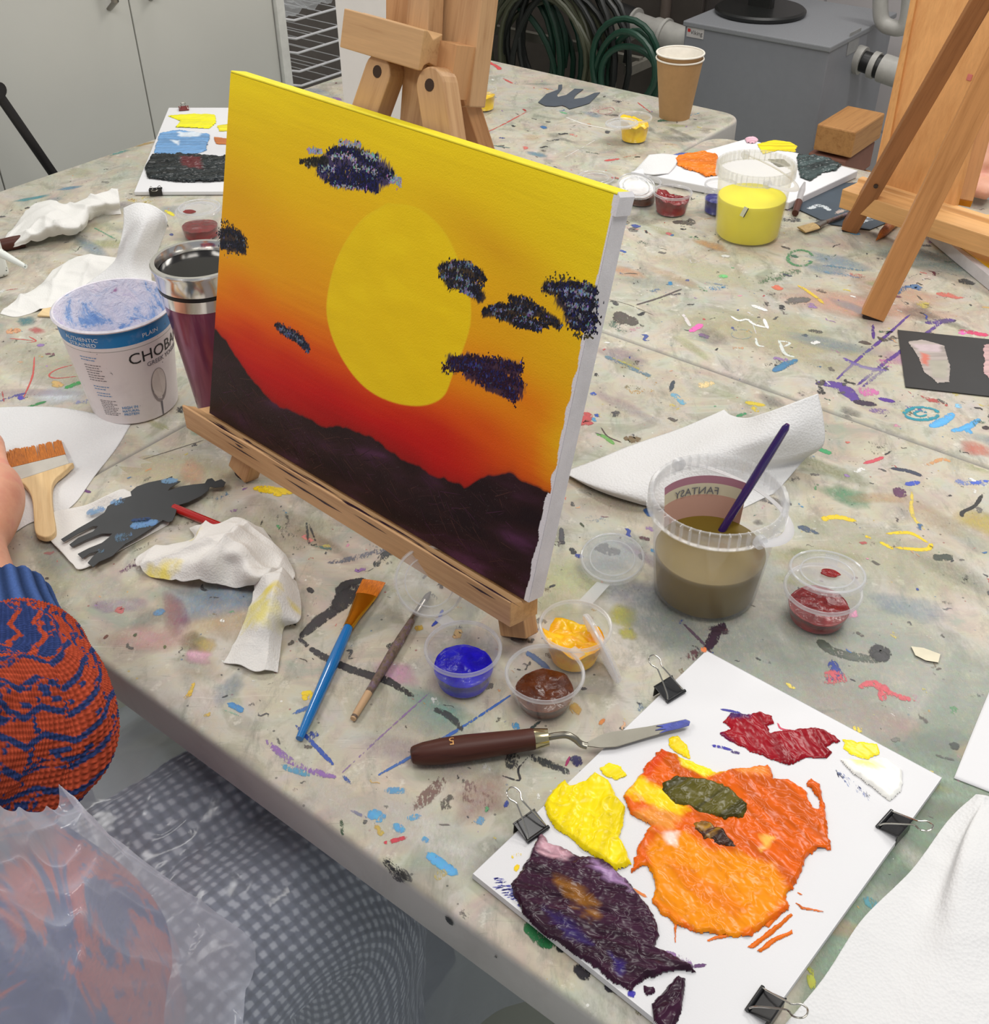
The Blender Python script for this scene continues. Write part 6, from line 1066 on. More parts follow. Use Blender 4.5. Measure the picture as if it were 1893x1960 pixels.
# flake of masking tape near the palette
tag(mesh('tape_scrap', np.vstack([[at(x, y, TZ+.0010), at(x, y, TZ+.0018)] for x, y in [(1744, 1237), (1768, 1240), (1800, 1252), (1796, 1268), (1772, 1264), (1752, 1254)]]), [(0, 2, 4, 6, 8, 10), (1, 11, 9, 7, 5, 3)]+[(2*i, 2*i+1, (2*i+3) % 12, (2*i+2) % 12) for i in range(6)], plain('masking_tape', (224, 216, 190), .7)), 'small torn cream paper scrap stuck above the palette', 'paper scrap')
# ------------------------------------------------------------------ the other two palettes
idc = lambda x, y: (x, y)
p2 = thing('paper_palette', 'paper palette with orange, yellow and slate paint behind the yellow water tub', 'palette', at(1430, 330))
q = [(1442, 263), (1648, 326), (1480, 393), (1250, 345)]; q = [(1440, 264), (1650, 328), (1505, 388), (1212, 328)]
b = MB(); b.prism([at(x, y, TZ+.001) for x, y in [(1428, 278), (1640, 340), (1508, 402), (1206, 342)][::-1]], Z*.012); bevel(b.build('board', M_SHEET, p2), .0015)
ZQ = TZ+.0132
impasto('orange_paint', [(1290, 305), (1318, 295), (1350, 293), (1375, 300), (1376, 336), (1350, 340), (1335, 330), (1312, 325), (1296, 316)], (238, 128, 34), ZQ, p2, .005, 0, [], seed=71, conv=idc, res=.0013)
impasto('slate_paint', [(1524, 298), (1560, 300), (1585, 306), (1612, 317), (1600, 328), (1575, 332), (1550, 348), (1530, 340), (1526, 320)], (60, 74, 74), ZQ, p2, .005, .5, [], seed=72, conv=idc, res=.0013, sv=.4)
impasto('yellow_paint', [(1448, 276), (1480, 268), (1512, 272), (1527, 280), (1522, 292), (1490, 288), (1460, 296)], (246, 224, 30), ZQ, p2, .001, 0, [], seed=73, conv=idc, res=.0013)
impasto('pink_paint', [(1424, 266), (1440, 262), (1452, 268), (1444, 275), (1428, 274)], (240, 190, 206), ZQ, p2, .003, 0, [], seed=74, conv=idc, res=.0013)
impasto('blue_smear', [(1274, 300), (1300, 293), (1318, 292), (1290, 302), (1276, 305)], (90, 110, 180), ZQ, p2, .001, 0, [], seed=75, conv=idc, res=.0013)
impasto('grey_smear', [(1468, 305), (1500, 305), (1515, 318), (1490, 320)], (110, 112, 108), ZQ, p2, .001, 0, [], seed=76, conv=idc, res=.0013)
sheet('small folded white paper on the corner of the far palette', [[(1242, 296, .020), (1270, 294, .022), (1302, 298, .016)], [(1228, 312, .016), (1262, 314, .018), (1292, 318, .015)], [(1212, 328, .006), (1245, 334, .016), (1280, 332, .014)]], M_TOWEL, 'paper_sheet', 'paper', 20, 20, .0004, seed=81)
p3 = thing('paper_palette', 'white board palette with yellow, sky-blue and black paint behind the canvas', 'palette', at(370, 300))
b = MB(); b.prism([at(x, y, TZ+.001) for x, y in [(324, 212), (520, 212), (500, 373), (258, 374)][::-1]], Z*.006); bevel(b.build('board', M_SHEET, p3), .001)
ZQ = TZ+.0072
impasto('yellow_paint', [(322, 222), (370, 218), (412, 220), (414, 236), (400, 247), (335, 244), (345, 232)], (244, 238, 20), ZQ, p3, .0015, 0, [], seed=82, conv=idc, res=.0015, sv=.06)
impasto('sky_blue_paint', [(306, 256), (340, 250), (402, 258), (396, 288), (370, 298), (330, 296), (293, 294)], (118, 166, 216), ZQ, p3, .0025, 0, [([(340, 255), (390, 255), (380, 264), (345, 264)], (220, 230, 240), .7), ([(325, 270), (345, 272), (342, 280)], (220, 230, 240), .6)], seed=83, conv=idc, res=.0015)
impasto('black_paint', [(290, 300), (350, 298), (420, 302), (470, 305), (465, 345), (400, 350), (340, 350), (282, 342), (278, 322)], (40, 46, 48), ZQ, p3, .006, .3, [([(345, 305), (385, 305), (390, 330), (350, 325)], (96, 40, 44), .8)], seed=84, conv=idc, res=.0015, sv=.35)
impasto('orange_smear', [(408, 262), (440, 266), (440, 278), (412, 276)], (206, 120, 60), ZQ, p3, .001, 0, [], seed=85, conv=idc, res=.0015)
impasto('yellow_smear', [(415, 240), (450, 236), (455, 250), (420, 252)], (240, 226, 40), ZQ, p3, .001, 0, [], seed=86, conv=idc, res=.0015)
M_RED = plain('dull_red_clip', (120, 44, 44), .35)
binder('small red bulldog clip on the top edge of the far left palette', 352, 209, 350, 196, L=.018, z=ZQ, group=None, mat=M_RED, name='bulldog_clip', tiltw=.0, s=.8); binder('small black bulldog clip on the near edge of the far left palette', 298, 367, 296, 385, L=.020, z=ZQ, group=None, name='bulldog_clip', tiltw=.0, s=.8)
# ------------------------------------------------------------------ painted slate card, loose brushes by the second easel
sc2 = thing('painted_card', 'slate-blue painted card with white brush marks under the second easel', 'card', at(1600, 405))
b = MB(); b.prism([at(x, y, TZ+.0012) for x, y in [(1508, 392), (1590, 430), (1665, 440), (1742, 408), (1640, 350), (1580, 352)][::1]], Z*.0008)
STROKES['slate'] = []
for q in [([(1545, 400), (1570, 394), (1590, 404)], 13, (214, 222, 226), .75), ([(1598, 410), (1625, 398), (1640, 394)], 12, (200, 186, 176), .7), ([(1645, 428), (1680, 405), (1690, 400)], 16, (214, 224, 232), .8), ([(1640, 415), (1668, 420), (1690, 414)], 10, (214, 224, 232), .7), ([(1560, 420), (1590, 424)], 6, (30, 30, 34), .8)]: ribbon([at(x, y, TZ+.002) for x, y in q[0]], q[1]/1000, q[2], q[3], key='slate', lift=.0003)
with_marks('card', np.vstack(b.V), b.F, plain('slate_blue_card', (66, 80, 92), .35, var=.12, vs=20), 'slate', sc2)
p0, p1, p2_ = at(1600, 418, TZ+.006), at(1562, 432, TZ+.006), at(1534, 440, TZ+.004); fd = unit(np.cross(p2_-p0, Z))
brush('small flat brush with pale bristles half under the slate-blue card', 'paintbrush', [p0+(p0-p1)*1.2, p0, p1+(p0-p1)*.4], [.003, .003], M_OLDW, [p1+(p0-p1)*.45, p1], [(.0035, .0035), (.009, .003)], M_STEEL, [p1, p2_], [(.010, .003), (.011, .0015)], bristle('pale_bristle', (206, 176, 120), (160, 130, 84), p2_-p1), p1, flat=fd)
p0, p1, p2_ = at(1722, 418, TZ+.008), at(1703, 432, TZ+.008), at(1677, 460, TZ+.003); fd = unit(np.cross(p2_-p0, Z))
brush('round brush with pointed orange bristles beneath the second easel', 'paintbrush', [p0+(p0-p1)*3, p0, p0], [.004, .004], M_BLUEH, [p0, p1], [.0055, .007], M_GOLDF, [p1, p1+(p2_-p1)*.5, p2_], [.0072, .0058, .0006], bristle('rust_bristle', (196, 112, 30), (120, 56, 10), p2_-p1), p1)
p0, p1 = at(1540, 350, TZ+.012), at(1522, 408, TZ+.006)
brush('grey and brown handled tool propped on the slate-blue card beside the yellow tub', 'paintbrush', [p1, p1+(p0-p1)*.35], [.005, .006], plain('brown_tool_handle', (86, 48, 36), .3), [p1+(p0-p1)*.35, p1+(p0-p1)*.7, p0], [.0062, .006, .002], plain('pale_grey_ferrule', (196, 194, 194), .3, metal=.3), None, None, None, p1)
# yellow canvas lying under the second easel
yc = thing('painted_canvas', 'yellow painted canvas lying flat under the second easel at the right edge', 'painting', at(1830, 480))
q = [(1760, 420), (1715, 395), (1990, 345), (2120, 620), (1893, 545)]
q = [at(x, y, TZ+.018) for x, y in [(1783, 438), (1790, 395), (2080, 440), (2080, 680)]]
b = MB(); b.prism([p-Z*.017 for p in q[::-1]] if np.cross(q[1]-q[0], q[2]-q[1])[2] < 0 else [p-Z*.017 for p in q], Z*.017); b.build('stretcher', M_RAWC, yc)
cc = sum(q)/4; qi = [c_+(cc-c_)*.02+Z*.0003 for c_ in q]; qi[0] = q[0]+(q[1]-q[0])*.1+(q[3]-q[0])*.01+Z*.0003; qi[3] = q[3]+(q[2]-q[3])*.10+Z*.0003
b = MB(); b.prism(qi if np.cross(qi[1]-qi[0], qi[2]-qi[1])[2] > 0 else qi[::-1], Z*.0005); b.build('painted_front', plain('sun_yellow_acrylic', (250, 206, 8), .35, var=.04, vs=20, bump=.3), yc)
q2 = [at(x, y, TZ+.0184) for x, y in [(1770, 424), (1786, 436), (1792, 424), (1778, 414)]]; b = MB(); b.prism(q2[::-1], Z*.0006); b.build('orange_corner', plain('orange_acrylic', (232, 120, 20), .35), yc)
# ------------------------------------------------------------------ second easel, seen from behind, with its plywood board
M_PLY = woodax('plywood', (222, 164, 104), (212, 150, 90), Z)
e2 = thing('table_easel', 'second wooden table easel with a plywood board, at the right edge', 'easel', at(1670, 610))
foot1, foot2 = at(1624, 441), at(1668, 608)
def line_at(px, py, P0, nn): return onp(px, py, P0, nn)
tz_ = TZ+.062; A = at(1612, 362, tz_); Bt = at(1893, 452, tz_); ta = unit(Bt-A); tb_n = unit(np.cross(Z, ta)); tb_n = tb_n if tb_n[1] > 0 else -tb_n
b = MB(); A0 = A-Z*.0; b.prism([A0-Z*.028, A0-Z*.028+tb_n*.052, A0+tb_n*.052+Z*.006, A0+tb_n*.040+Z*.006, A0+tb_n*.038, A0], ta*.46); bevel(b.build('tray', woodax('tray_wood', (220, 170, 112), (200, 146, 88), ta), e2), .0012)
pn = unit(tb_n*-.97+Z*.22); PB = A+tb_n*.046
bq_ = [onp(x, y, PB, pn) for x, y in [(1672, 352), (1757, -60), (1938, -60), (1820, 425)]]; bq_[0] = onp(1662, 378, PB, pn); 
bo = thing('drawing_board', 'large upright plywood drawing board resting on the second easel', 'board', bq_[0]); P_ = bq_ if np.dot(np.cross(bq_[1]-bq_[0], bq_[2]-bq_[1]), tb_n) > 0 else bq_[::-1]
b = MB(); b.prism(P_, tb_n*.012); bevel(b.build('panel', M_PLY, bo), .0012); 
sq = [onp(x, y, PB, pn) for x, y in [(1674, 372), (1757, -60), (1768, -60), (1684, 380)]]; b = MB(); b.prism([p-tb_n*.0045 for p in (sq if np.dot(np.cross(sq[1]-sq[0], sq[2]-sq[1]), tb_n) > 0 else sq[::-1])], tb_n*.0045); b.build('edge_strip', woodax('strip_wood', (216, 160, 100), (192, 134, 78), Z), bo)
C_ = onp(1856, 148, PB, pn)-tb_n*.0006; b = MB(); b.cbox(C_, unit(ta)*.0035, unit(np.cross(pn, ta))*.004, tb_n*.0004); bevel(b.build('pink_spot', plain('pink_spot_paint', (214, 120, 110), .5), bo), .0015)
M_E2 = (200, 144, 88)
def bar2(name, foot, px, py, zt, w, th, mat, ext=.0, wdir=None):
    top = at(px, py, zt); ax = unit(top-foot); L = np.linalg.norm(top-foot)+ext; wd_ = unit(wdir-ax*np.dot(wdir, ax)); td = np.cross(ax, wd_)
    b = MB(); b.box(foot+ax*.004-wd_*w/2-td*th/2, wd_*w, ax*L, td*th); lg = bevel(b.build(name, mat, e2), .001)
    b = MB(); b.cbox(foot+ax*.002+Z*.001, wd_*w*.38, td*th*.38, ax*.004); b.build('foot', M_RUB, lg); return lg, ax
vw = unit(foot1-CAM); vw2 = vw-Z*vw[2]; hor = unit(np.cross(vw, Z))
l1, ax1 = bar2('leg', foot1, 1862, 30, TZ+.33, .024, .018, woodax('dark_beech', (160, 108, 66), (132, 86, 50), at(1862, 30, TZ+.33)-foot1), .2, hor)  # this leg is a darker brown than the other
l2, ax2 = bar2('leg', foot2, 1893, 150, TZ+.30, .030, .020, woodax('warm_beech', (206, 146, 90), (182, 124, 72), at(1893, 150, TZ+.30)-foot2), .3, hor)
bt_ = at(1840, 388, tz_+.002); top = at(1893, 190, tz_+.11); ax = unit(top-bt_); wd_ = unit(hor-ax*np.dot(hor, ax)); td = np.cross(ax, wd_)
b = MB(); b.box(bt_-wd_*.014-td*.009, wd_*.028, ax*.4, td*.018); bevel(b.build('mast', woodax('mast_wood', (184, 130, 74), (160, 108, 58), ax), e2), .001)
bb = foot1+ax1*.095; b = MB(); b.tube([bb-np.cross(ax1, hor)*.0, bb-unit(np.cross(ax1, hor))*.0112*np.sign(np.dot(np.cross(ax1, hor), bb-CAM))], .0032, 14); b.build('bolt', plain('dark_bolt', (58, 40, 30), .5), l1, smooth=True)
# ------------------------------------------------------------------ things at the left edge and behind the tables
def onN(px, py, d): return onp(px, py, W(0, d, 0), N)
def onU(px, py, e): return onp(px, py, W(e, 0, 0), U)
# speckled white jug entering at the left edge
P = at(-38, 530)+Z*.0006; jg = thing('speckled_jug', 'white plastic jug speckled with dark paint, cut by the left edge of the view', 'jug', P)
M_SPK = NT('speckled_white_plastic'); v = M_SPK.coord('Object'); n = M_SPK.n('ShaderNodeTexVoronoi'); n.inputs['Scale'].default_value = 160; M_SPK.l(v, n.inputs['Vector'])
M_SPK = M_SPK.done(M_SPK.bsdf(M_SPK.mix(M_SPK.math('LESS_THAN', n.outputs['Distance'], .17), (222, 226, 220), (90, 104, 96)), .35))
b = MB(); b.cbox(Z*.042, unit(U*.2+N*.98)*.034, unit(U*.98-N*.2)*.026, Z*.042); bevel(b.build('body', M_SPK, jg, world=False), .006, 4)
b = MB(); b.tube([Z*.084, Z*.100], [.022, .020], 24); b.build('neck', M_SPK, jg, world=False, smooth=True)
b = MB(); b.tube([at(0, 484, TZ+.05)-P, at(24, 497, TZ+.045)-P, at(50, 511, TZ+.038)-P], [.006, .0045, .003], 12); b.build('spout', M_SPK, jg, world=False, smooth=True)
p0, p1 = at(46, 461, TZ+.009), at(-60, 482, TZ+.009); k2 = thing('palette_knife', 'dark brown wooden tool handle poking out from the folded off-white towel', 'palette knife', p1)
b = MB(); b.tube(spline([p0, p0+(p1-p0)*.04, p0+(p1-p0)*.4, p1], 20), np.interp(np.linspace(0, 1, 20), [0, .05, .5, 1], [.005, .0085, .0095, .0075]), 18); b.build('handle', M_KW, k2, smooth=True)
sb_ = thing('wooden_stick', 'flat wooden stick under the translucent tissue beside the yoghurt tub', 'stick', at(95, 604)); b = MB(); b.prism([at(x, y, TZ+.001) for x, y in [(72, 606), (110, 608), (190, 570), (180, 560), (84, 592)][::1]], Z*.002); b.build('stick', woodax('pale_stick', (222, 196, 150), (206, 176, 126), U), sb_)
# black stand leg between cupboard and table
M_BLK = plain('black_powder_coat', (30, 28, 30), .4)
st_ = thing('tripod_stand', 'black metal stand leg slanting in front of the white cupboard', 'stand', W(-1.78, 1.2, 0))
a0 = onU(-60, 95, -1.77); a1 = onU(0, 185, -1.77); a2 = onU(96, 324, -1.77); dr_ = unit(a2-a1); a3 = a2+dr_*(a2[2]-.01)/max(.05, -dr_[2])
b = MB(); b.tube([a0, a1, a2, a3], [(.005, .0085)]*4, 14, flat=U); b.build('leg', M_BLK, st_, smooth=True)
b = MB(); b.tube([a1-U*.012+Z*.0-dr_*.015, a1+U*.014-dr_*.015], .013, 18); b.build('knob', M_BLK, st_, smooth=True)
# wire drying rack beside the cupboard
M_WW = plain('white_coated_wire', (206, 206, 208), .35); M_PW = film('plastic_wrap', body=.35, edge=.7, rough=.2, bump=.5)
rk = thing('wire_rack', 'white wire drying rack with stacked trays right of the white cupboard', 'rack', W(-2.02, 2.0, 0)); ER = -1.99; d0_, d1_ = onU(548, 80, ER) @ N, onU(668, 80, ER) @ N
b = MB()
for dd_ in (d0_, d1_):
    for ee in (ER, ER-.36): b.tube([W(ee, dd_, 0), W(ee, dd_, 1.25)], .005, 8)
b.build('frame', M_WW, rk, smooth=True)
for k, y in enumerate([158, 130, 94, 66, 30, -10]):
    zz = onU(595, y, ER)[2]; b = MB(); b.tube([W(ER, d0_-.01, zz+.012), W(ER, d0_+.03, zz), W(ER, d1_, zz)], .0028, 8); b.tube([W(ER, d0_, zz), W(ER-.36, d0_, zz)], .002, 6); b.tube([W(ER-.36, d0_, zz), W(ER-.36, d1_, zz)], .002, 6)
    for j in range(4): x_ = d0_+(d1_-d0_)*(j+.5)/4; b.tube([W(ER, x_, zz), W(ER-.36, x_, zz)], .0012, 5)
    b.build('tray', M_WW, rk, smooth=True)
G = np.array([[W(ER-.02-.30*i/20, d0_+.01+(d1_-d0_-.02)*j/30, onU(595, 34, ER)[2]+.03*float(fbm(np.array(i*.3), np.array(j*.35), 3, 3))) for j in range(31)] for i in range(21)])
wr_ = mesh('plastic_sheet', G.reshape(-1, 3), gridfaces(21, 31), M_PW, None, smooth='all'); tag(wr_, 'crumpled clear plastic lying on an upper tray of the wire rack', 'plastic sheet')
b = MB(); b.box(W(ER-.42, d0_-.03, 0), U*.02, N*(d1_-d0_+.5), Z*1.4); dkp = b.build('back_panel', plain('dark_taupe_panel', (92, 86, 82), .6), rk)
# white board standing behind the easel
q = [at(664, 266), at(818, 290)]; hd = unit(q[1]-q[0]); nb = unit(np.cross(Z, hd)); wb_ = thing('white_board', 'tall blank white board standing behind the beech easel', 'board', q[0])
b = MB(); b.box(q[0]+Z*.0006, hd*np.linalg.norm(q[1]-q[0]), Z*.62, nb*.014*np.sign(nb[1])); bevel(b.build('panel', plain('white_card', (232, 228, 224), .6, var=.01), wb_), .001)
# metal trolley with hose coils
M_GREYM = plain('grey_steel_frame', (128, 124, 114), .45, metal=.2); tr_ = thing('steel_trolley', 'grey steel trolley frame in the dark corner behind the far table', 'trolley', W(-1.9, 2.9, 0)); DT = 2.72
xe = onN(1163, 80, DT) @ U; b = MB(); b.box(W(xe-.018, DT, 0), U*.036, N*.03, Z*1.25); b.build('post', M_GREYM, tr_)
b = MB(); b.box(W(xe-.85, DT, 0), U*.036, N*.03, Z*1.25); b.build('post', M_GREYM, tr_)
for (y0, nm) in ((100, 'rail'), (-60, 'rail')):
    z_ = onN(1150, y0, DT)[2]; b = MB(); b.box(W(xe-.85, DT+.002, z_-.012), U*.85, N*.02, Z*.024); b.build(nm, M_GREYM, tr_)
z_ = onN(1200, 118, DT)[2]; b = MB(); b.box(W(xe, DT+.01, z_-.012), U*.10, N*.02, Z*.024); b.box(W(xe+.09, DT-.05, z_-.02), U*.02, N*.4, Z*.024); b.build('side_arm', M_GREYM, tr_)
dk_ = thing('dark_corner_box', 'dark box added to stand in for the dark void behind the hose coils', 'backdrop', W(-2.1, 3.2, 0)); b = MB(); b.box(W(-2.6, 3.12, 0), U*.95, N*.35, Z*1.15); bevel(b.build('body', plain('dark_corner_fill', (62, 56, 52), .6), dk_), .003)  # added box; its dark brown stands in for the gloom behind the hoses
b = MB(); b.box(W(-2.59, 3.105, .02), U*.93, N*.015, Z*1.1); bevel(b.build('door', plain('dark_corner_front', (70, 63, 58), .6), dk_), .003)  # front sheet of the added dark box, no known door
hc_ = [((26, 58, 44), 'dark green garden hose coil hanging left on the steel trolley', 1000, 70), ((34, 36, 34), 'black hose coil hanging beside the trolley post', 1090, 60), ((74, 76, 58), 'olive grey hose coil between the green and black coils', 1050, 75), ((28, 66, 50), 'short green hose coil right of the trolley post', 1215, 100)]
for k, (col, lab, hxp, hyp) in enumerate(hc_):
    C0 = onN(hxp, hyp, DT-.03-.02*k); pts = []; turns = 7 if k < 3 else 4
    R0_ = .17 if k < 3 else .09
    for j in range(turns*26):
        a_ = 2*math.pi*j/26; rr_ = R0_*(1+.16*math.sin(j*.13+k)); pts.append(C0+U*(rr_*math.cos(a_)*(1.0+.12*math.sin(j*.31)))+Z*(rr_*math.sin(a_)*1.15-.02*math.sin(j*.2)-.05)+N*(.03*math.sin(j*.077+k)-.03))
    pts.append(C0-Z*(R0_*1.5)+U*.10*(-1)**k); b = MB(); b.tube(pts, .0085 if k != 2 else .0075, 8); o = b.build('garden_hose', plain('hose_rubber_%d' % k if False else ['green_hose', 'black_hose', 'olive_hose', 'deep_green_hose'][k], col, .4), None, smooth=True); tag(o, lab, 'hose', 'hose coils on the trolley')
# grey machine with the round black stand on it
DX = 2.80; eL = onN(1311, 50, DX) @ U; eR = onN(1591, 80, DX) @ U; zT = (onN(1311, 50, DX)[2]+onN(1591, 80, DX)[2])/2
gm = thing('grey_machine', 'grey metal extractor box on the floor behind the far table', 'machine', W((eL+eR)/2, DX+.2, 0))
M_GM = plain('grey_enamel', (134, 136, 142), .45, var=.02); b = MB(); b.box(W(eL, DX, 0), U*(eR-eL), N*.42, Z*(zT-.002)); bevel(b.build('body', M_GM, gm), .004)
b = MB(); b.box(W(eL-.004, DX-.006, zT-.012), U*(eR-eL+.008), N*.43, Z*.014); bevel(b.build('lid', plain('grey_lid_speckled', (138, 140, 144), .5, var=.06, vs=300), gm), .003)
c1 = onN(1331, 62, DX-.001); b = MB(); b.cbox(c1, U*.026, Z*.014, N*.0008); sk = b.build('nameplate', plain('nameplate_white', (206, 202, 200), .4), gm)
V, Fc = text_mesh('Viking', .015); mesh('lettering', c1-N*.0012+U*(V[:, :1]+.004)+Z*(V[:, 1:2]-.006)-N*V[:, 2:]*1., [f[::-1] for f in Fc], plain('nameplate_print', (84, 80, 82), .5), sk)
b = MB(); b.cbox(c1-U*.019-N*.001+Z*.003, U*.004, Z*.004, N*.0006); b.build('red_mark', plain('red_print', (206, 50, 44), .5), sk)
c2 = onU(1634, 80, eR+.001); b = MB(); b.cbox(c2, N*.035, Z*.028, U*.0008); b.build('side_plate', plain('side_plate', (150, 150, 150), .5), gm)
bs = onp(1455, 22, [0, 0, zT+.006], Z); ms = thing('monitor_stand', 'round black stand base on top of the grey machine', 'stand', [bs[0], bs[1], zT+.0035])
b = MB(); b.lathe([(.001, 0), (.122, 0), (.124, .004), (.124, .009), (.118, .014), (.001, .017)], seg=64); b.build('base', plain('black_plastic', (28, 29, 28), .35), ms, world=False, smooth=True)
b = MB(); b.box(np.array([0, 0, .012])-U*.035-N*.012, U*.07, N*.024, Z*.35); bevel(b.build('column', plain('black_plastic_column', (34, 34, 33), .35), ms, world=False), .004)
# pipes
M_WP = plain('white_pipe', (176, 174, 168), .4); M_BP = plain('black_fitting', (30, 30, 30), .4)
pp = thing('wall_pipe', 'white pipe with black coupling left of the grey machine', 'pipe', W(-1.75, 2.95, .5)); DP = 2.9
a, c_ = onN(1192, 38, DP), onN(1318, 84, DP); dd_ = c_-a
b = MB(); b.tube([a+dd_*.14, a+dd_*.45, a+dd_*.5, a+dd_*1.1], [.034, .034, .040, .040], 20); b.build('pipe', M_WP, pp, smooth=True); b = MB(); b.tube([a-dd_*.08, a+dd_*.16], .043, 20); b.build('coupling', M_BP, pp, smooth=True)
b = MB(); b.tube([a+dd_*.17, a+dd_*.20], .045, 20); b.tube([a+dd_*.62, a+dd_*.66], .046, 20); b.build('collar', M_WP, pp, smooth=True)
pv = thing('wall_pipe', 'brown vertical pipe in front of the wall left of the round black stand', 'pipe', W(-1.7, 3.1, 0)); x_ = onN(1274, 20, 3.1); b = MB(); b.tube([[x_[0], x_[1], .02], [x_[0], x_[1], 1.5]], .016, 16); b.build('pipe', plain('brown_pipe', (104, 92, 84), .5), pv, smooth=True)
v3 = thing('radiator_valve', 'white valve with black rings between the grey machine and plywood board', 'valve', onN(1660, 120, 3.0)); a, c_ = onN(1626, 108, 3.0), onN(1712, 138, 3.0); dd_ = c_-a
b = MB(); b.tube([a, a+dd_*.3], .036, 18); b.tube([a+dd_*.5, a+dd_*.62], .034, 18); b.tube([a+dd_*.72, a+dd_*1.3], .036, 18); b.build('body', M_WP, v3, smooth=True); b = MB(); b.tube([a+dd_*.30, a+dd_*.50], .027, 16); b.tube([a+dd_*.62, a+dd_*.74], .030, 16); b.build('ring', M_BP, v3, smooth=True)
pu = thing('radiator_pipe', 'thick white bent pipe at the top beside the plywood board', 'pipe', onN(1700, 30, 3.05)); a0 = onN(1688, -60, 3.05); a1 = onN(1686, 30, 3.05); a2 = onN(1706, 52, 3.05); a3 = onN(1735, 42, 3.05); a4 = onN(1745, -60, 3.05)
b = MB(); b.tube(spline([a0, a1, a2, a3, a4], 30), .020, 16); b.build('pipe', M_WP, pu, smooth=True)
# stack of wood blocks
M_WBK = woodax('pine_block', (190, 138, 84), (164, 110, 62), N); M_WBR = plain('red_brown_block', (142, 96, 80), .7)
xx = onN(1615, 190, 2.62) @ U; z3 = onN(1572, 292, 2.62)[2]
for k, (lab, m_, dz, hh, off) in enumerate([('pine block on top of the stack beside the grey machine', M_WBK, 0, .068, 0), ('reddish brown block in the middle of the stack beside the grey machine', M_WBR, -.075, .070, -.01), ('pine block below the reddish block in the stack', M_WBK, -.150, .070, -.004), ('lowest dark block of the stack by the grey machine', M_WBR, -.225, .07, 0)]):
    o = thing('wood_block', lab, 'block', W(xx, 2.75, z3+dz), 'wood blocks stacked by the grey machine'); b = MB(); zb_ = z3+dz+.002; b.box(W(xx-.055+off, 2.62, zb_), U*.10, N*.18, Z*(hh-.004)); bevel(b.build('block', m_, o), .004)
o = thing('floor_crate', 'dark crate on the floor under the wood blocks', 'crate', W(xx, 2.76, 0)); b = MB(); b.box(W(xx-.07, 2.60, 0), U*.19, N*.32, Z*(z3-.225)); bevel(b.build('body', plain('dark_crate', (70, 60, 54), .6), o), .004); b = MB(); b.box(W(xx-.05, 2.592, .05), U*.15, N*.008, Z*.1); b.build('front_panel', plain('crate_panel', (84, 72, 64), .6), o)
# ------------------------------------------------------------------ the seated painter
def sweep(path, nu, nv, ref=None, squash=1.):
    """path rows: x, y, z, radius; returns grid of vertices, arc length u and angle v"""
    S_ = spline(np.array(path, float), nv); P = S_[:, :3]; R = S_[:, 3]; T = np.gradient(P, axis=0); T /= np.linalg.norm(T, axis=1)[:, None]
    a = np.asarray(ref if ref is not None else Z, float); th = np.linspace(0, 2*math.pi, nu, endpoint=False); G = np.zeros((nv, nu, 3)); Nn = np.zeros((nv, nu, 3))
    for i in range(nv):
        a = unit(a-T[i]*np.dot(a, T[i])); b_ = np.cross(T[i], a); d = a[None]*np.cos(th)[:, None]*squash+b_[None]*np.sin(th)[:, None]; Nn[i] = d; G[i] = P[i]+d*R[i]
    u = np.concatenate([[0], np.cumsum(np.linalg.norm(np.diff(P, axis=0), axis=1))]); return G, Nn, u[:, None]+0*th[None], th[None]+0*u[:, None], R
def px4(rows): return [[*at(x, y, z), r] for x, y, z, r in rows]
pe = W(-.56, -.02, 0); per = thing('person', 'seated person in orange and blue knitted sweater, gingham trousers and clear plastic apron', 'person', pe)
t = NT('skin'); v = t.coord('Object'); n = t.noise(30, 4, .6, v); n2 = t.noise(260, 4, .7, v); M_SKIN = t.done(t.bsdf(t.ramp(n.outputs[0], [(.3, (206, 142, 118)), (.55, (220, 162, 134)), (.75, (214, 140, 122))]), .45, t.bump(n2.outputs[0], .25, .0006), Subsurface_Weight=.12, Subsurface_Scale=.01))
B = MB()
def limb(rows, seg=20): r_ = np.array(rows, float); s_ = spline(r_, max(8, len(r_)*6)); V, Fc = tube_geo(s_[:, :3], s_[:, 3], seg); B.add(V, Fc)
def ball(C, R): 
    V, Fc = lathe_geo([(max(1e-4, math.sin(q)), -math.cos(q)) for q in np.linspace(0, math.pi, 14)], 20); B.add(V*np.asarray(R)+np.asarray(C), Fc)
sh_r, sh_l = W(-.435, -.02, 1.12), W(-.80, -.02, 1.12)
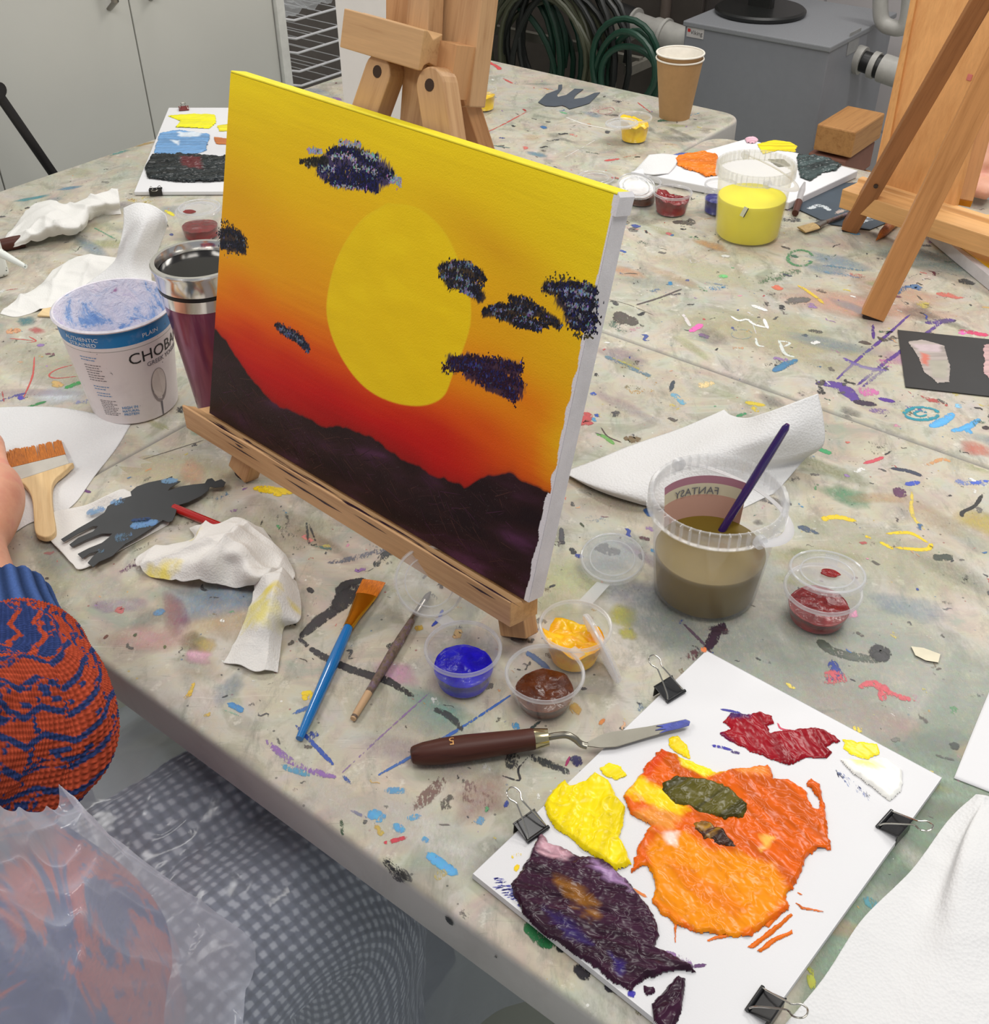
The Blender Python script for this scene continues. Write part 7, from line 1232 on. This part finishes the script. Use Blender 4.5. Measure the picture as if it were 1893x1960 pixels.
# right arm, wrist and palm
limb(px4([(-1000, 1400, 1.12, .050), (-330, 1430, .965, .046), (10, 1410, .86, .042), (2, 1290, .825, .040), (-20, 1170, .80, .031), (-34, 1100, .79, .0265), (-42, 1040, .787, .0235), (-40, 1000, .786, .026)]))
limb(px4([(-42, 1045, .786, .022), (-28, 1000, .788, .028), (-18, 955, .786, .031), (-16, 925, .784, .027)])); limb(px4([(-60, 1010, .786, .022), (-62, 960, .784, .026), (-58, 925, .782, .022)]))
hand = [[(10, 950, .786, .0135), (8, 922, .789, .0125), (-4, 885, .783, .0098), (-6, 852, .772, .0086), (-12, 836, .764, .0074)],
        [(-28, 930, .788, .0120), (-32, 890, .790, .0098), (-34, 862, .778, .0088), (-40, 850, .766, .0078)], [(-58, 925, .786, .0118), (-66, 888, .788, .0094), (-68, 868, .774, .0086), (-70, 862, .763, .0076)],
        [(-84, 938, .782, .0105), (-96, 908, .782, .0084), (-98, 892, .770, .0076), (-98, 888, .762, .0068)], [(-20, 990, .778, .0150), (-2, 955, .766, .0130), (-12, 915, .762, .0104), (-26, 880, .760, .0088)]]
for f_ in hand: limb(px4(f_), 14)
# torso, neck, head, left arm
limb([[*W(-0.625, -.03, .50), .145], [*W(-0.625, -.02, .62), .140], [*W(-0.620, -.01, .80), .135], [*W(-0.615, .0, .98), .140], [*W(-0.615, .0, 1.08), .115], [*W(-0.615, .01, 1.15), .062], [*W(-0.615, .02, 1.22), .052]])
limb([[*sh_r, .055], [*W(-0.565, .0, 1.10), .07]]); limb([[*sh_l, .055], [*W(-.62, .0, 1.10), .07]]); limb([[*sh_l, .052], [*W(-.86, .0, .98), .045], [*W(-.88, .04, .84), .041], [*W(-.84, .16, .73), .033], [*W(-.80, .22, .665), .025]])
ball(W(-0.615, .045, 1.315), (.076, .090, .112)); ball(W(-0.615, .12, 1.300), (.012, .017, .016)); ball(W(-0.615, .09, 1.245), (.034, .03, .03)); ball(W(-0.690, .03, 1.31), (.010, .014, .026)); ball(W(-0.540, .03, 1.31), (.010, .014, .026))
for fx in range(4): limb([[*W(-.795+.02*fx, .235, .660), .010], [*W(-.79+.022*fx, .265, .662), .0085], [*W(-.785+.022*fx, .29, .655), .0075]], 12)
limb([[*W(-.765, .21, .66), .013], [*W(-.735, .225, .658), .011], [*W(-.72, .245, .652), .009]], 12); limb([[*W(-.80, .205, .668), .026], [*W(-.77, .245, .662), .026]])
# legs
KR = W(-.475, .33, .553); KL = W(-.565, .455, .545)
limb([[*W(-.50, -.02, .50), .080], [*W(-.495, .16, .535), .062], [*W(-.487, .30, .545), .050], [*W(-.482, .355, .50), .044], [*W(-.475, .365, .40), .042], [*W(-.475, .355, .28), .042], [*W(-.475, .35, .12), .034], [*W(-.475, .35, .05), .035], [*W(-.475, .42, .035), .032]])
limb([[*W(-.64, -.02, .50), .085], [*W(-.613, .19, .53), .062], [*W(-.58, .38, .543), .048], [*W(-.567, .475, .49), .042], [*W(-.567, .495, .40), .042], [*W(-.57, .48, .28), .042], [*W(-.57, .46, .12), .034], [*W(-.57, .46, .05), .035], [*W(-.57, .53, .035), .032]])
body = B.build('body', M_SKIN, per, smooth='all'); mod(body, 'REMESH', mode='VOXEL', voxel_size=.0042, use_smooth_shade=True); mod(body, 'SMOOTH', factor=.6, iterations=4)
# face details and hair
M_DARKH = plain('brown_hair', (70, 48, 36), .5, bump=.8, bs=300); B = MB(); ball(W(-0.615, .02, 1.345), (.090, .100, .105)); hr = B.build('hair', M_DARKH, per, smooth='all')
for sgn in (-1, 1): B = MB(); ball(W(-.615+sgn*.030, .118, 1.325), (.011, .009, .008)); B.build('eye', plain('eye_white', (230, 226, 220), .2), per, smooth='all')
B = MB(); b = B; b.tube([W(-.637, .126, 1.262), W(-.615, .131, 1.260), W(-.593, .126, 1.262)], [.003, .0055, .003], 10); B.build('mouth', plain('lips', (176, 96, 90), .4), per, smooth='all')
# sweater torso
t = NT('knit_melange'); v = t.coord('Object', (1, 1, 1)); n = t.noise(13, 4, .7, v, 1.); n3 = t.noise(400, 2, .6, v); M_KNIT = t.done(t.bsdf(t.ramp(n.outputs[0], [(.40, (42, 62, 120)), (.47, (66, 84, 140)), (.52, (196, 78, 48)), (.62, (206, 92, 60)), (.70, (60, 76, 130))]), .9, t.bump(n3.outputs[0], .9, .003), spec=.1))
B = MB(); limb([[*W(-0.620, -.03, .56), .175], [*W(-0.615, -.01, .66), .178], [*W(-0.615, .0, .82), .168], [*W(-0.615, .0, .98), .162], [*W(-0.615, .0, 1.08), .130], [*W(-0.615, .01, 1.14), .078]])
limb([[*W(-.56, .06, .60), .13], [*W(-.53, .10, .63), .125], [*W(-.56, .04, .78), .13]]); limb([[*sh_r, .075], [*W(-0.565, .0, 1.08), .09]]); limb([[*sh_l, .070], [*W(-.62, .0, 1.08), .09]]); limb([[*sh_l, .068], [*W(-.86, .0, .98), .060], [*W(-.88, .04, .84), .056], [*W(-.84, .16, .73), .044]])
sw = B.build('sweater', M_KNIT, per, smooth='all'); mod(sw, 'REMESH', mode='VOXEL', voxel_size=.008, use_smooth_shade=True); mod(sw, 'SMOOTH', factor=.7, iterations=5)
# the visible right sleeve, knitted in orange and blue
G_, Nn, u, th, R = sweep(px4([(31, 1236, .818, .036), (33, 1250, .82, .043), (36, 1290, .83, .050), (40, 1350, .845, .056), (34, 1395, .860, .059), (-20, 1418, .876, .061), (-120, 1428, .905, .061), (-300, 1435, .960, .062), (-560, 1430, 1.03, .066), (-1000, 1400, 1.12, .076)]), 420, 520, ref=unit(at(120, 1380, .9)-at(30, 1380, .85)))
rr__ = th*.055; st_u, st_v = u/.0038, rr__/.0034      # stitch rows and wales
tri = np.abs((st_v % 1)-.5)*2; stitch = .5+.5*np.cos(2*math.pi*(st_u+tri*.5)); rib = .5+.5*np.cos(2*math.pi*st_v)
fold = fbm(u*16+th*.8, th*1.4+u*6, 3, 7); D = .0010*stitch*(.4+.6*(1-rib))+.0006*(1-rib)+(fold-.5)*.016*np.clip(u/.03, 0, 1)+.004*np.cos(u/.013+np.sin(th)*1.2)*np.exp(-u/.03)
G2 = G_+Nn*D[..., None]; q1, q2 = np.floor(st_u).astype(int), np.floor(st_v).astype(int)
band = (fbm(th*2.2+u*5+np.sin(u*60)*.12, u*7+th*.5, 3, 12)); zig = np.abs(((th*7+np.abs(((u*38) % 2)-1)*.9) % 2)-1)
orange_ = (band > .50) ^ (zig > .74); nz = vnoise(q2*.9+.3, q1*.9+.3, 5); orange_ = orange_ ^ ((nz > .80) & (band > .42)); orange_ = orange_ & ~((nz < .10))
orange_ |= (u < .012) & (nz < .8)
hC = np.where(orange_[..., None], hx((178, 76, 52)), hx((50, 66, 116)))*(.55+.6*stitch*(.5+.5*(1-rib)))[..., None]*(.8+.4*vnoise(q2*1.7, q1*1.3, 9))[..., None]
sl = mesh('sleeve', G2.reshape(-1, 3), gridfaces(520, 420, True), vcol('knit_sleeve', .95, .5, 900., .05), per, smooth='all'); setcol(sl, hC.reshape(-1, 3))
G_, Nn, u, th, R = sweep(px4([(14, 1148, .800, .0305), (17, 1160, .802, .0330), (23, 1195, .812, .0350), (30, 1232, .818, .0385), (34, 1262, .824, .0400)]), 300, 90, ref=unit(at(120, 1200, .85)-at(20, 1200, .82)))
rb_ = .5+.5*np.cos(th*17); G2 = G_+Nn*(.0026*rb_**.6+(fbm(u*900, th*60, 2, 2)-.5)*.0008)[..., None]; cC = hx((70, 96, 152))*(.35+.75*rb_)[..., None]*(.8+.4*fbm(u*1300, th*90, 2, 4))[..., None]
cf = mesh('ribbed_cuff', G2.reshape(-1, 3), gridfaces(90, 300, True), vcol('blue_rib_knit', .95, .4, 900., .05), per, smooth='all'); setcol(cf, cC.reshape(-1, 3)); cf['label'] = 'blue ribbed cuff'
# gingham trousers
def trouser(rows, seed):
    G_, Nn, u, th, R = sweep([[*p[:3], p[3]] for p in rows], 300, 560, ref=Z); ang = th*.078; u = np.vstack([np.zeros((1, 300)), np.cumsum(np.linalg.norm(np.diff(G_, axis=0), axis=2), 0)]); fo = fbm(u*9+th*1.2, th*1.5-u*6, 3, seed); G2 = G_+Nn*((fo-.5)*.022)[..., None]
    c = .0054; a_ = ((u+(fo-.5)*.01) % (2*c)) < c; b_ = ((ang+(fo-.5)*.01) % (2*c)) < c; k = a_.astype(float)+b_; C = hx((226, 228, 232))*(k == 0)[..., None]+hx((104, 108, 122))*(k == 1)[..., None]+hx((24, 26, 38))*(k == 2)[..., None]
    o = mesh('trouser_leg', G2.reshape(-1, 3), gridfaces(560, 300, True), vcol('gingham_cotton', .9, .4, 900., .1), per, smooth='all'); setcol(o, C.reshape(-1, 3)); return o
def wr(p, r): return [*p, r]
trouser([wr(W(-.51, -.04, .51), .105), wr(W(-.50, .14, .54), .092), wr(W(-.49, .28, .553), .080), wr(W(-.485, .355, .51), .074), wr(W(-.48, .375, .42), .072), wr(W(-.475, .36, .28), .074), wr(W(-.475, .35, .12), .068)], 3)
trouser([wr(W(-.65, -.04, .51), .105), wr(W(-.615, .18, .535), .094), wr(W(-.58, .38, .55), .080), wr(W(-.565, .48, .50), .076), wr(W(-.565, .50, .40), .074), wr(W(-.57, .48, .28), .072), wr(W(-.57, .46, .12), .066)], 5)
for x_, y_ in ((-.475, .38), (-.57, .49)): B = MB(); limb([[*W(x_, y_-.07, .042), .036], [*W(x_, y_, .045), .044], [*W(x_, y_+.10, .034), .034]]); s_ = B.build('shoe', plain('dark_shoe', (40, 42, 50), .6), per, smooth='all')
# clear plastic apron: the bib over the sweater and the skirt over the lap
def film2(name, body, edge, bump, bs):
    return film(name, c=(222, 228, 244), body=body, edge=edge, rough=.18, gloss=.8, bump=bump, bs=bs)
M_APR = film2('apron_polythene', .44, .88, .45, 14.)
L = np.array([[[*at(x, y, z)] for x, y, z in r] for r in [
    [(-260, 1470, 1.10), (-100, 1500, 1.02), (0, 1532, .965), (60, 1538, .935), (110, 1536, .91), (150, 1545, .88)],
    [(-260, 1560, 1.08), (-100, 1580, 1.02), (0, 1590, .97), (90, 1600, .93), (190, 1600, .88), (280, 1640, .82)],
    [(-260, 1680, 1.06), (-100, 1690, 1.00), (30, 1690, .95), (150, 1690, .90), (280, 1690, .83), (380, 1715, .745)],
    [(-260, 1820, 1.02), (-80, 1820, .97), (80, 1820, .92), (220, 1810, .86), (350, 1790, .77), (484, 1802, .665)],
    [(-260, 1980, .98), (-60, 1970, .93), (110, 1960, .88), (250, 1950, .82), (370, 1930, .74), (476, 1925, .665)],
    [(-260, 2180, .90), (-60, 2150, .88), (120, 2130, .84), (260, 2110, .78), (380, 2090, .72), (480, 2060, .66)]]])
G_ = lattice(L, 130, 150); uu, vv = np.meshgrid(np.linspace(0, 1, 130), np.linspace(0, 1, 150))
f1 = np.abs(((uu*3.3+vv*1.6+.5*fbm(uu*3, vv*3, 2, 3)) % 2)-1); f2 = np.abs(((vv*4.2-uu*3.1+.8*fbm(uu*4, vv*4, 2, 9)) % 2)-1); f3 = np.abs(fbm(uu*8-vv*3, vv*5+uu*3, 2, 9)-.5)*2; G_[..., 2] += .026*np.clip(1-f1*2.2, 0, 1)**1.4+.014*np.clip(1-f2*3, 0, 1)**1.4*vv+.006*(1-f3)**4-.008
def tile(G): return G.reshape(-1, 3)
# skirt: profile across the lap, pulled away from the body
prof = [(-1.00, .30), (-.90, .46), (-.78, .56), (-.72, .615), (-.66, .652), (-.60, .662), (-.555, .656), (-.52, .648), (-.475, .656), (-.43, .640), (-.405, .58), (-.396, .50), (-.392, .38), (-.396, .24)]
rows = []
for d_, s_, dz in ((-.12, 1., .02), (.0, 1., .015), (.12, 1., .01), (.22, 1., .0), (.32, .98, -.008), (.42, .97, -.02), (.50, .97, -.05), (.56, .98, -.11), (.585, 1., -.22)): rows.append([W(-.52+(e_+.52)*s_, d_, max(.12, z_+dz)) for e_, z_ in prof])
G3 = lattice(np.array(rows), 170, 150); u3, v3_ = np.meshgrid(np.linspace(0, 1, 170), np.linspace(0, 1, 150)); g1 = np.abs(fbm(u3*5+v3_*4, v3_*3-u3*4, 3, 13)-.5)*2; g2 = np.abs(fbm(u3*14+v3_*6, v3_*10-u3*7, 3, 19)-.5)*2; G3 += (.012*(1-g1)**4+.005*(1-g2)**4-.002)[..., None]*(Z*.8+U*.5)
n1 = G_.reshape(-1, 3); ap = mesh('apron', np.vstack([n1, G3.reshape(-1, 3)]), [tuple(f) for f in gridfaces(150, 130)]+[tuple(f+len(n1)) for f in gridfaces(150, 170)], M_APR, per, smooth='all')
# stool under the painter
sl_ = thing('stool', 'grey stool under the seated painter', 'stool', W(-.56, -.06, 0)); b = MB(); b.lathe([(.001, 0), (.16, 0), (.17, .01), (.17, .025), (.15, .035), (.001, .035)], seg=40); V = None
b.build('seat', plain('stool_seat', (110, 114, 118), .5), sl_, world=False, smooth=True).location = (0, 0, .345)
for k in range(4): a_ = math.pi/4+k*math.pi/2; d = np.array([math.cos(a_), math.sin(a_), 0]); b = MB(); b.tube([d*.12+Z*.35, d*.17+Z*.0], .011, 12); b.build('leg', M_TLEG, sl_, world=False, smooth=True)
# ------------------------------------------------------------------ the person seated behind the second easel, facing this way
p2n = thing('person', 'person in white behind the second easel, bare forearm at the right edge', 'person', W(-.36, 2.16, 0)); B = MB()
hd_ = onN(1884, 352, 1.80); hd_[2] = max(hd_[2], TZ+.03); fm = onN(1908, 275, 1.87); eb = onN(1968, 205, 2.0); shl = W(float(eb @ U)+.02, 2.14, 1.12)
limb([[*hd_, .022], [*(hd_*.7+fm*.3), .027], [*fm, .036], [*eb, .043], [*shl, .052]])
for k in range(4): q_ = hd_+U*(.012*k-.018)-N*.0; limb([[*q_, .010], [*(q_-N*.035-Z*.004), .0088], [*(q_-N*.055-Z*.014), .0078]], 10)
cx = float(shl @ U)+.18; shm = W(cx+.18, 2.14, 1.12)
limb([[*W(cx, 2.16, .50), .14], [*W(cx, 2.15, .80), .13], [*W(cx, 2.15, 1.05), .12], [*W(cx, 2.14, 1.15), .06], [*W(cx, 2.13, 1.22), .05]]); limb([[*shl, .055], [*W(cx, 2.15, 1.10), .07]]); limb([[*shm, .055], [*W(cx, 2.15, 1.10), .07]]); limb([[*shm, .05], [*W(cx+.22, 2.08, .86), .042], [*W(cx+.16, 1.92, .66), .028], [*W(cx+.12, 1.87, .62), .026]])
ball(W(cx, 2.11, 1.315), (.076, .090, .112)); ball(W(cx, 2.035, 1.30), (.012, .017, .016)); b2 = B.build('body', M_SKIN, p2n, smooth='all'); mod(b2, 'REMESH', mode='VOXEL', voxel_size=.0055, use_smooth_shade=True); mod(b2, 'SMOOTH', factor=.6, iterations=3)
M_WC = plain('white_cotton', (226, 222, 224), .8, bump=.3); B = MB(); limb([[*W(cx, 2.16, .56), .165], [*W(cx, 2.15, .80), .155], [*W(cx, 2.15, 1.03), .15], [*W(cx, 2.14, 1.13), .08]]); limb([[*shl, .072], [*W(cx, 2.15, 1.08), .09]]); limb([[*shm, .072], [*W(cx, 2.15, 1.08), .09]]); limb([[*shl, .068], [*(eb*.8+shl*.2), .058]]); limb([[*shm, .066], [*W(cx+.22, 2.08, .87), .056], [*W(cx+.17, 1.97, .72), .045]])
sh2 = B.build('shirt', M_WC, p2n, smooth='all'); mod(sh2, 'REMESH', mode='VOXEL', voxel_size=.009, use_smooth_shade=True); mod(sh2, 'SMOOTH', factor=.7, iterations=4)
B = MB(); ball(W(cx, 2.13, 1.345), (.090, .100, .105)); B.build('hair', M_DARKH, p2n, smooth='all')
B = MB(); limb([[*W(cx-.09, 2.16, .52), .09], [*W(cx-.09, 1.80, .53), .07], [*W(cx-.09, 1.74, .30), .055], [*W(cx-.09, 1.76, .05), .05]]); limb([[*W(cx+.09, 2.16, .52), .09], [*W(cx+.09, 1.80, .53), .07], [*W(cx+.09, 1.74, .30), .055], [*W(cx+.09, 1.76, .05), .05]]); tr2 = B.build('trousers', plain('dark_trousers', (52, 54, 64), .8), p2n, smooth='all'); mod(tr2, 'REMESH', mode='VOXEL', voxel_size=.009, use_smooth_shade=True)
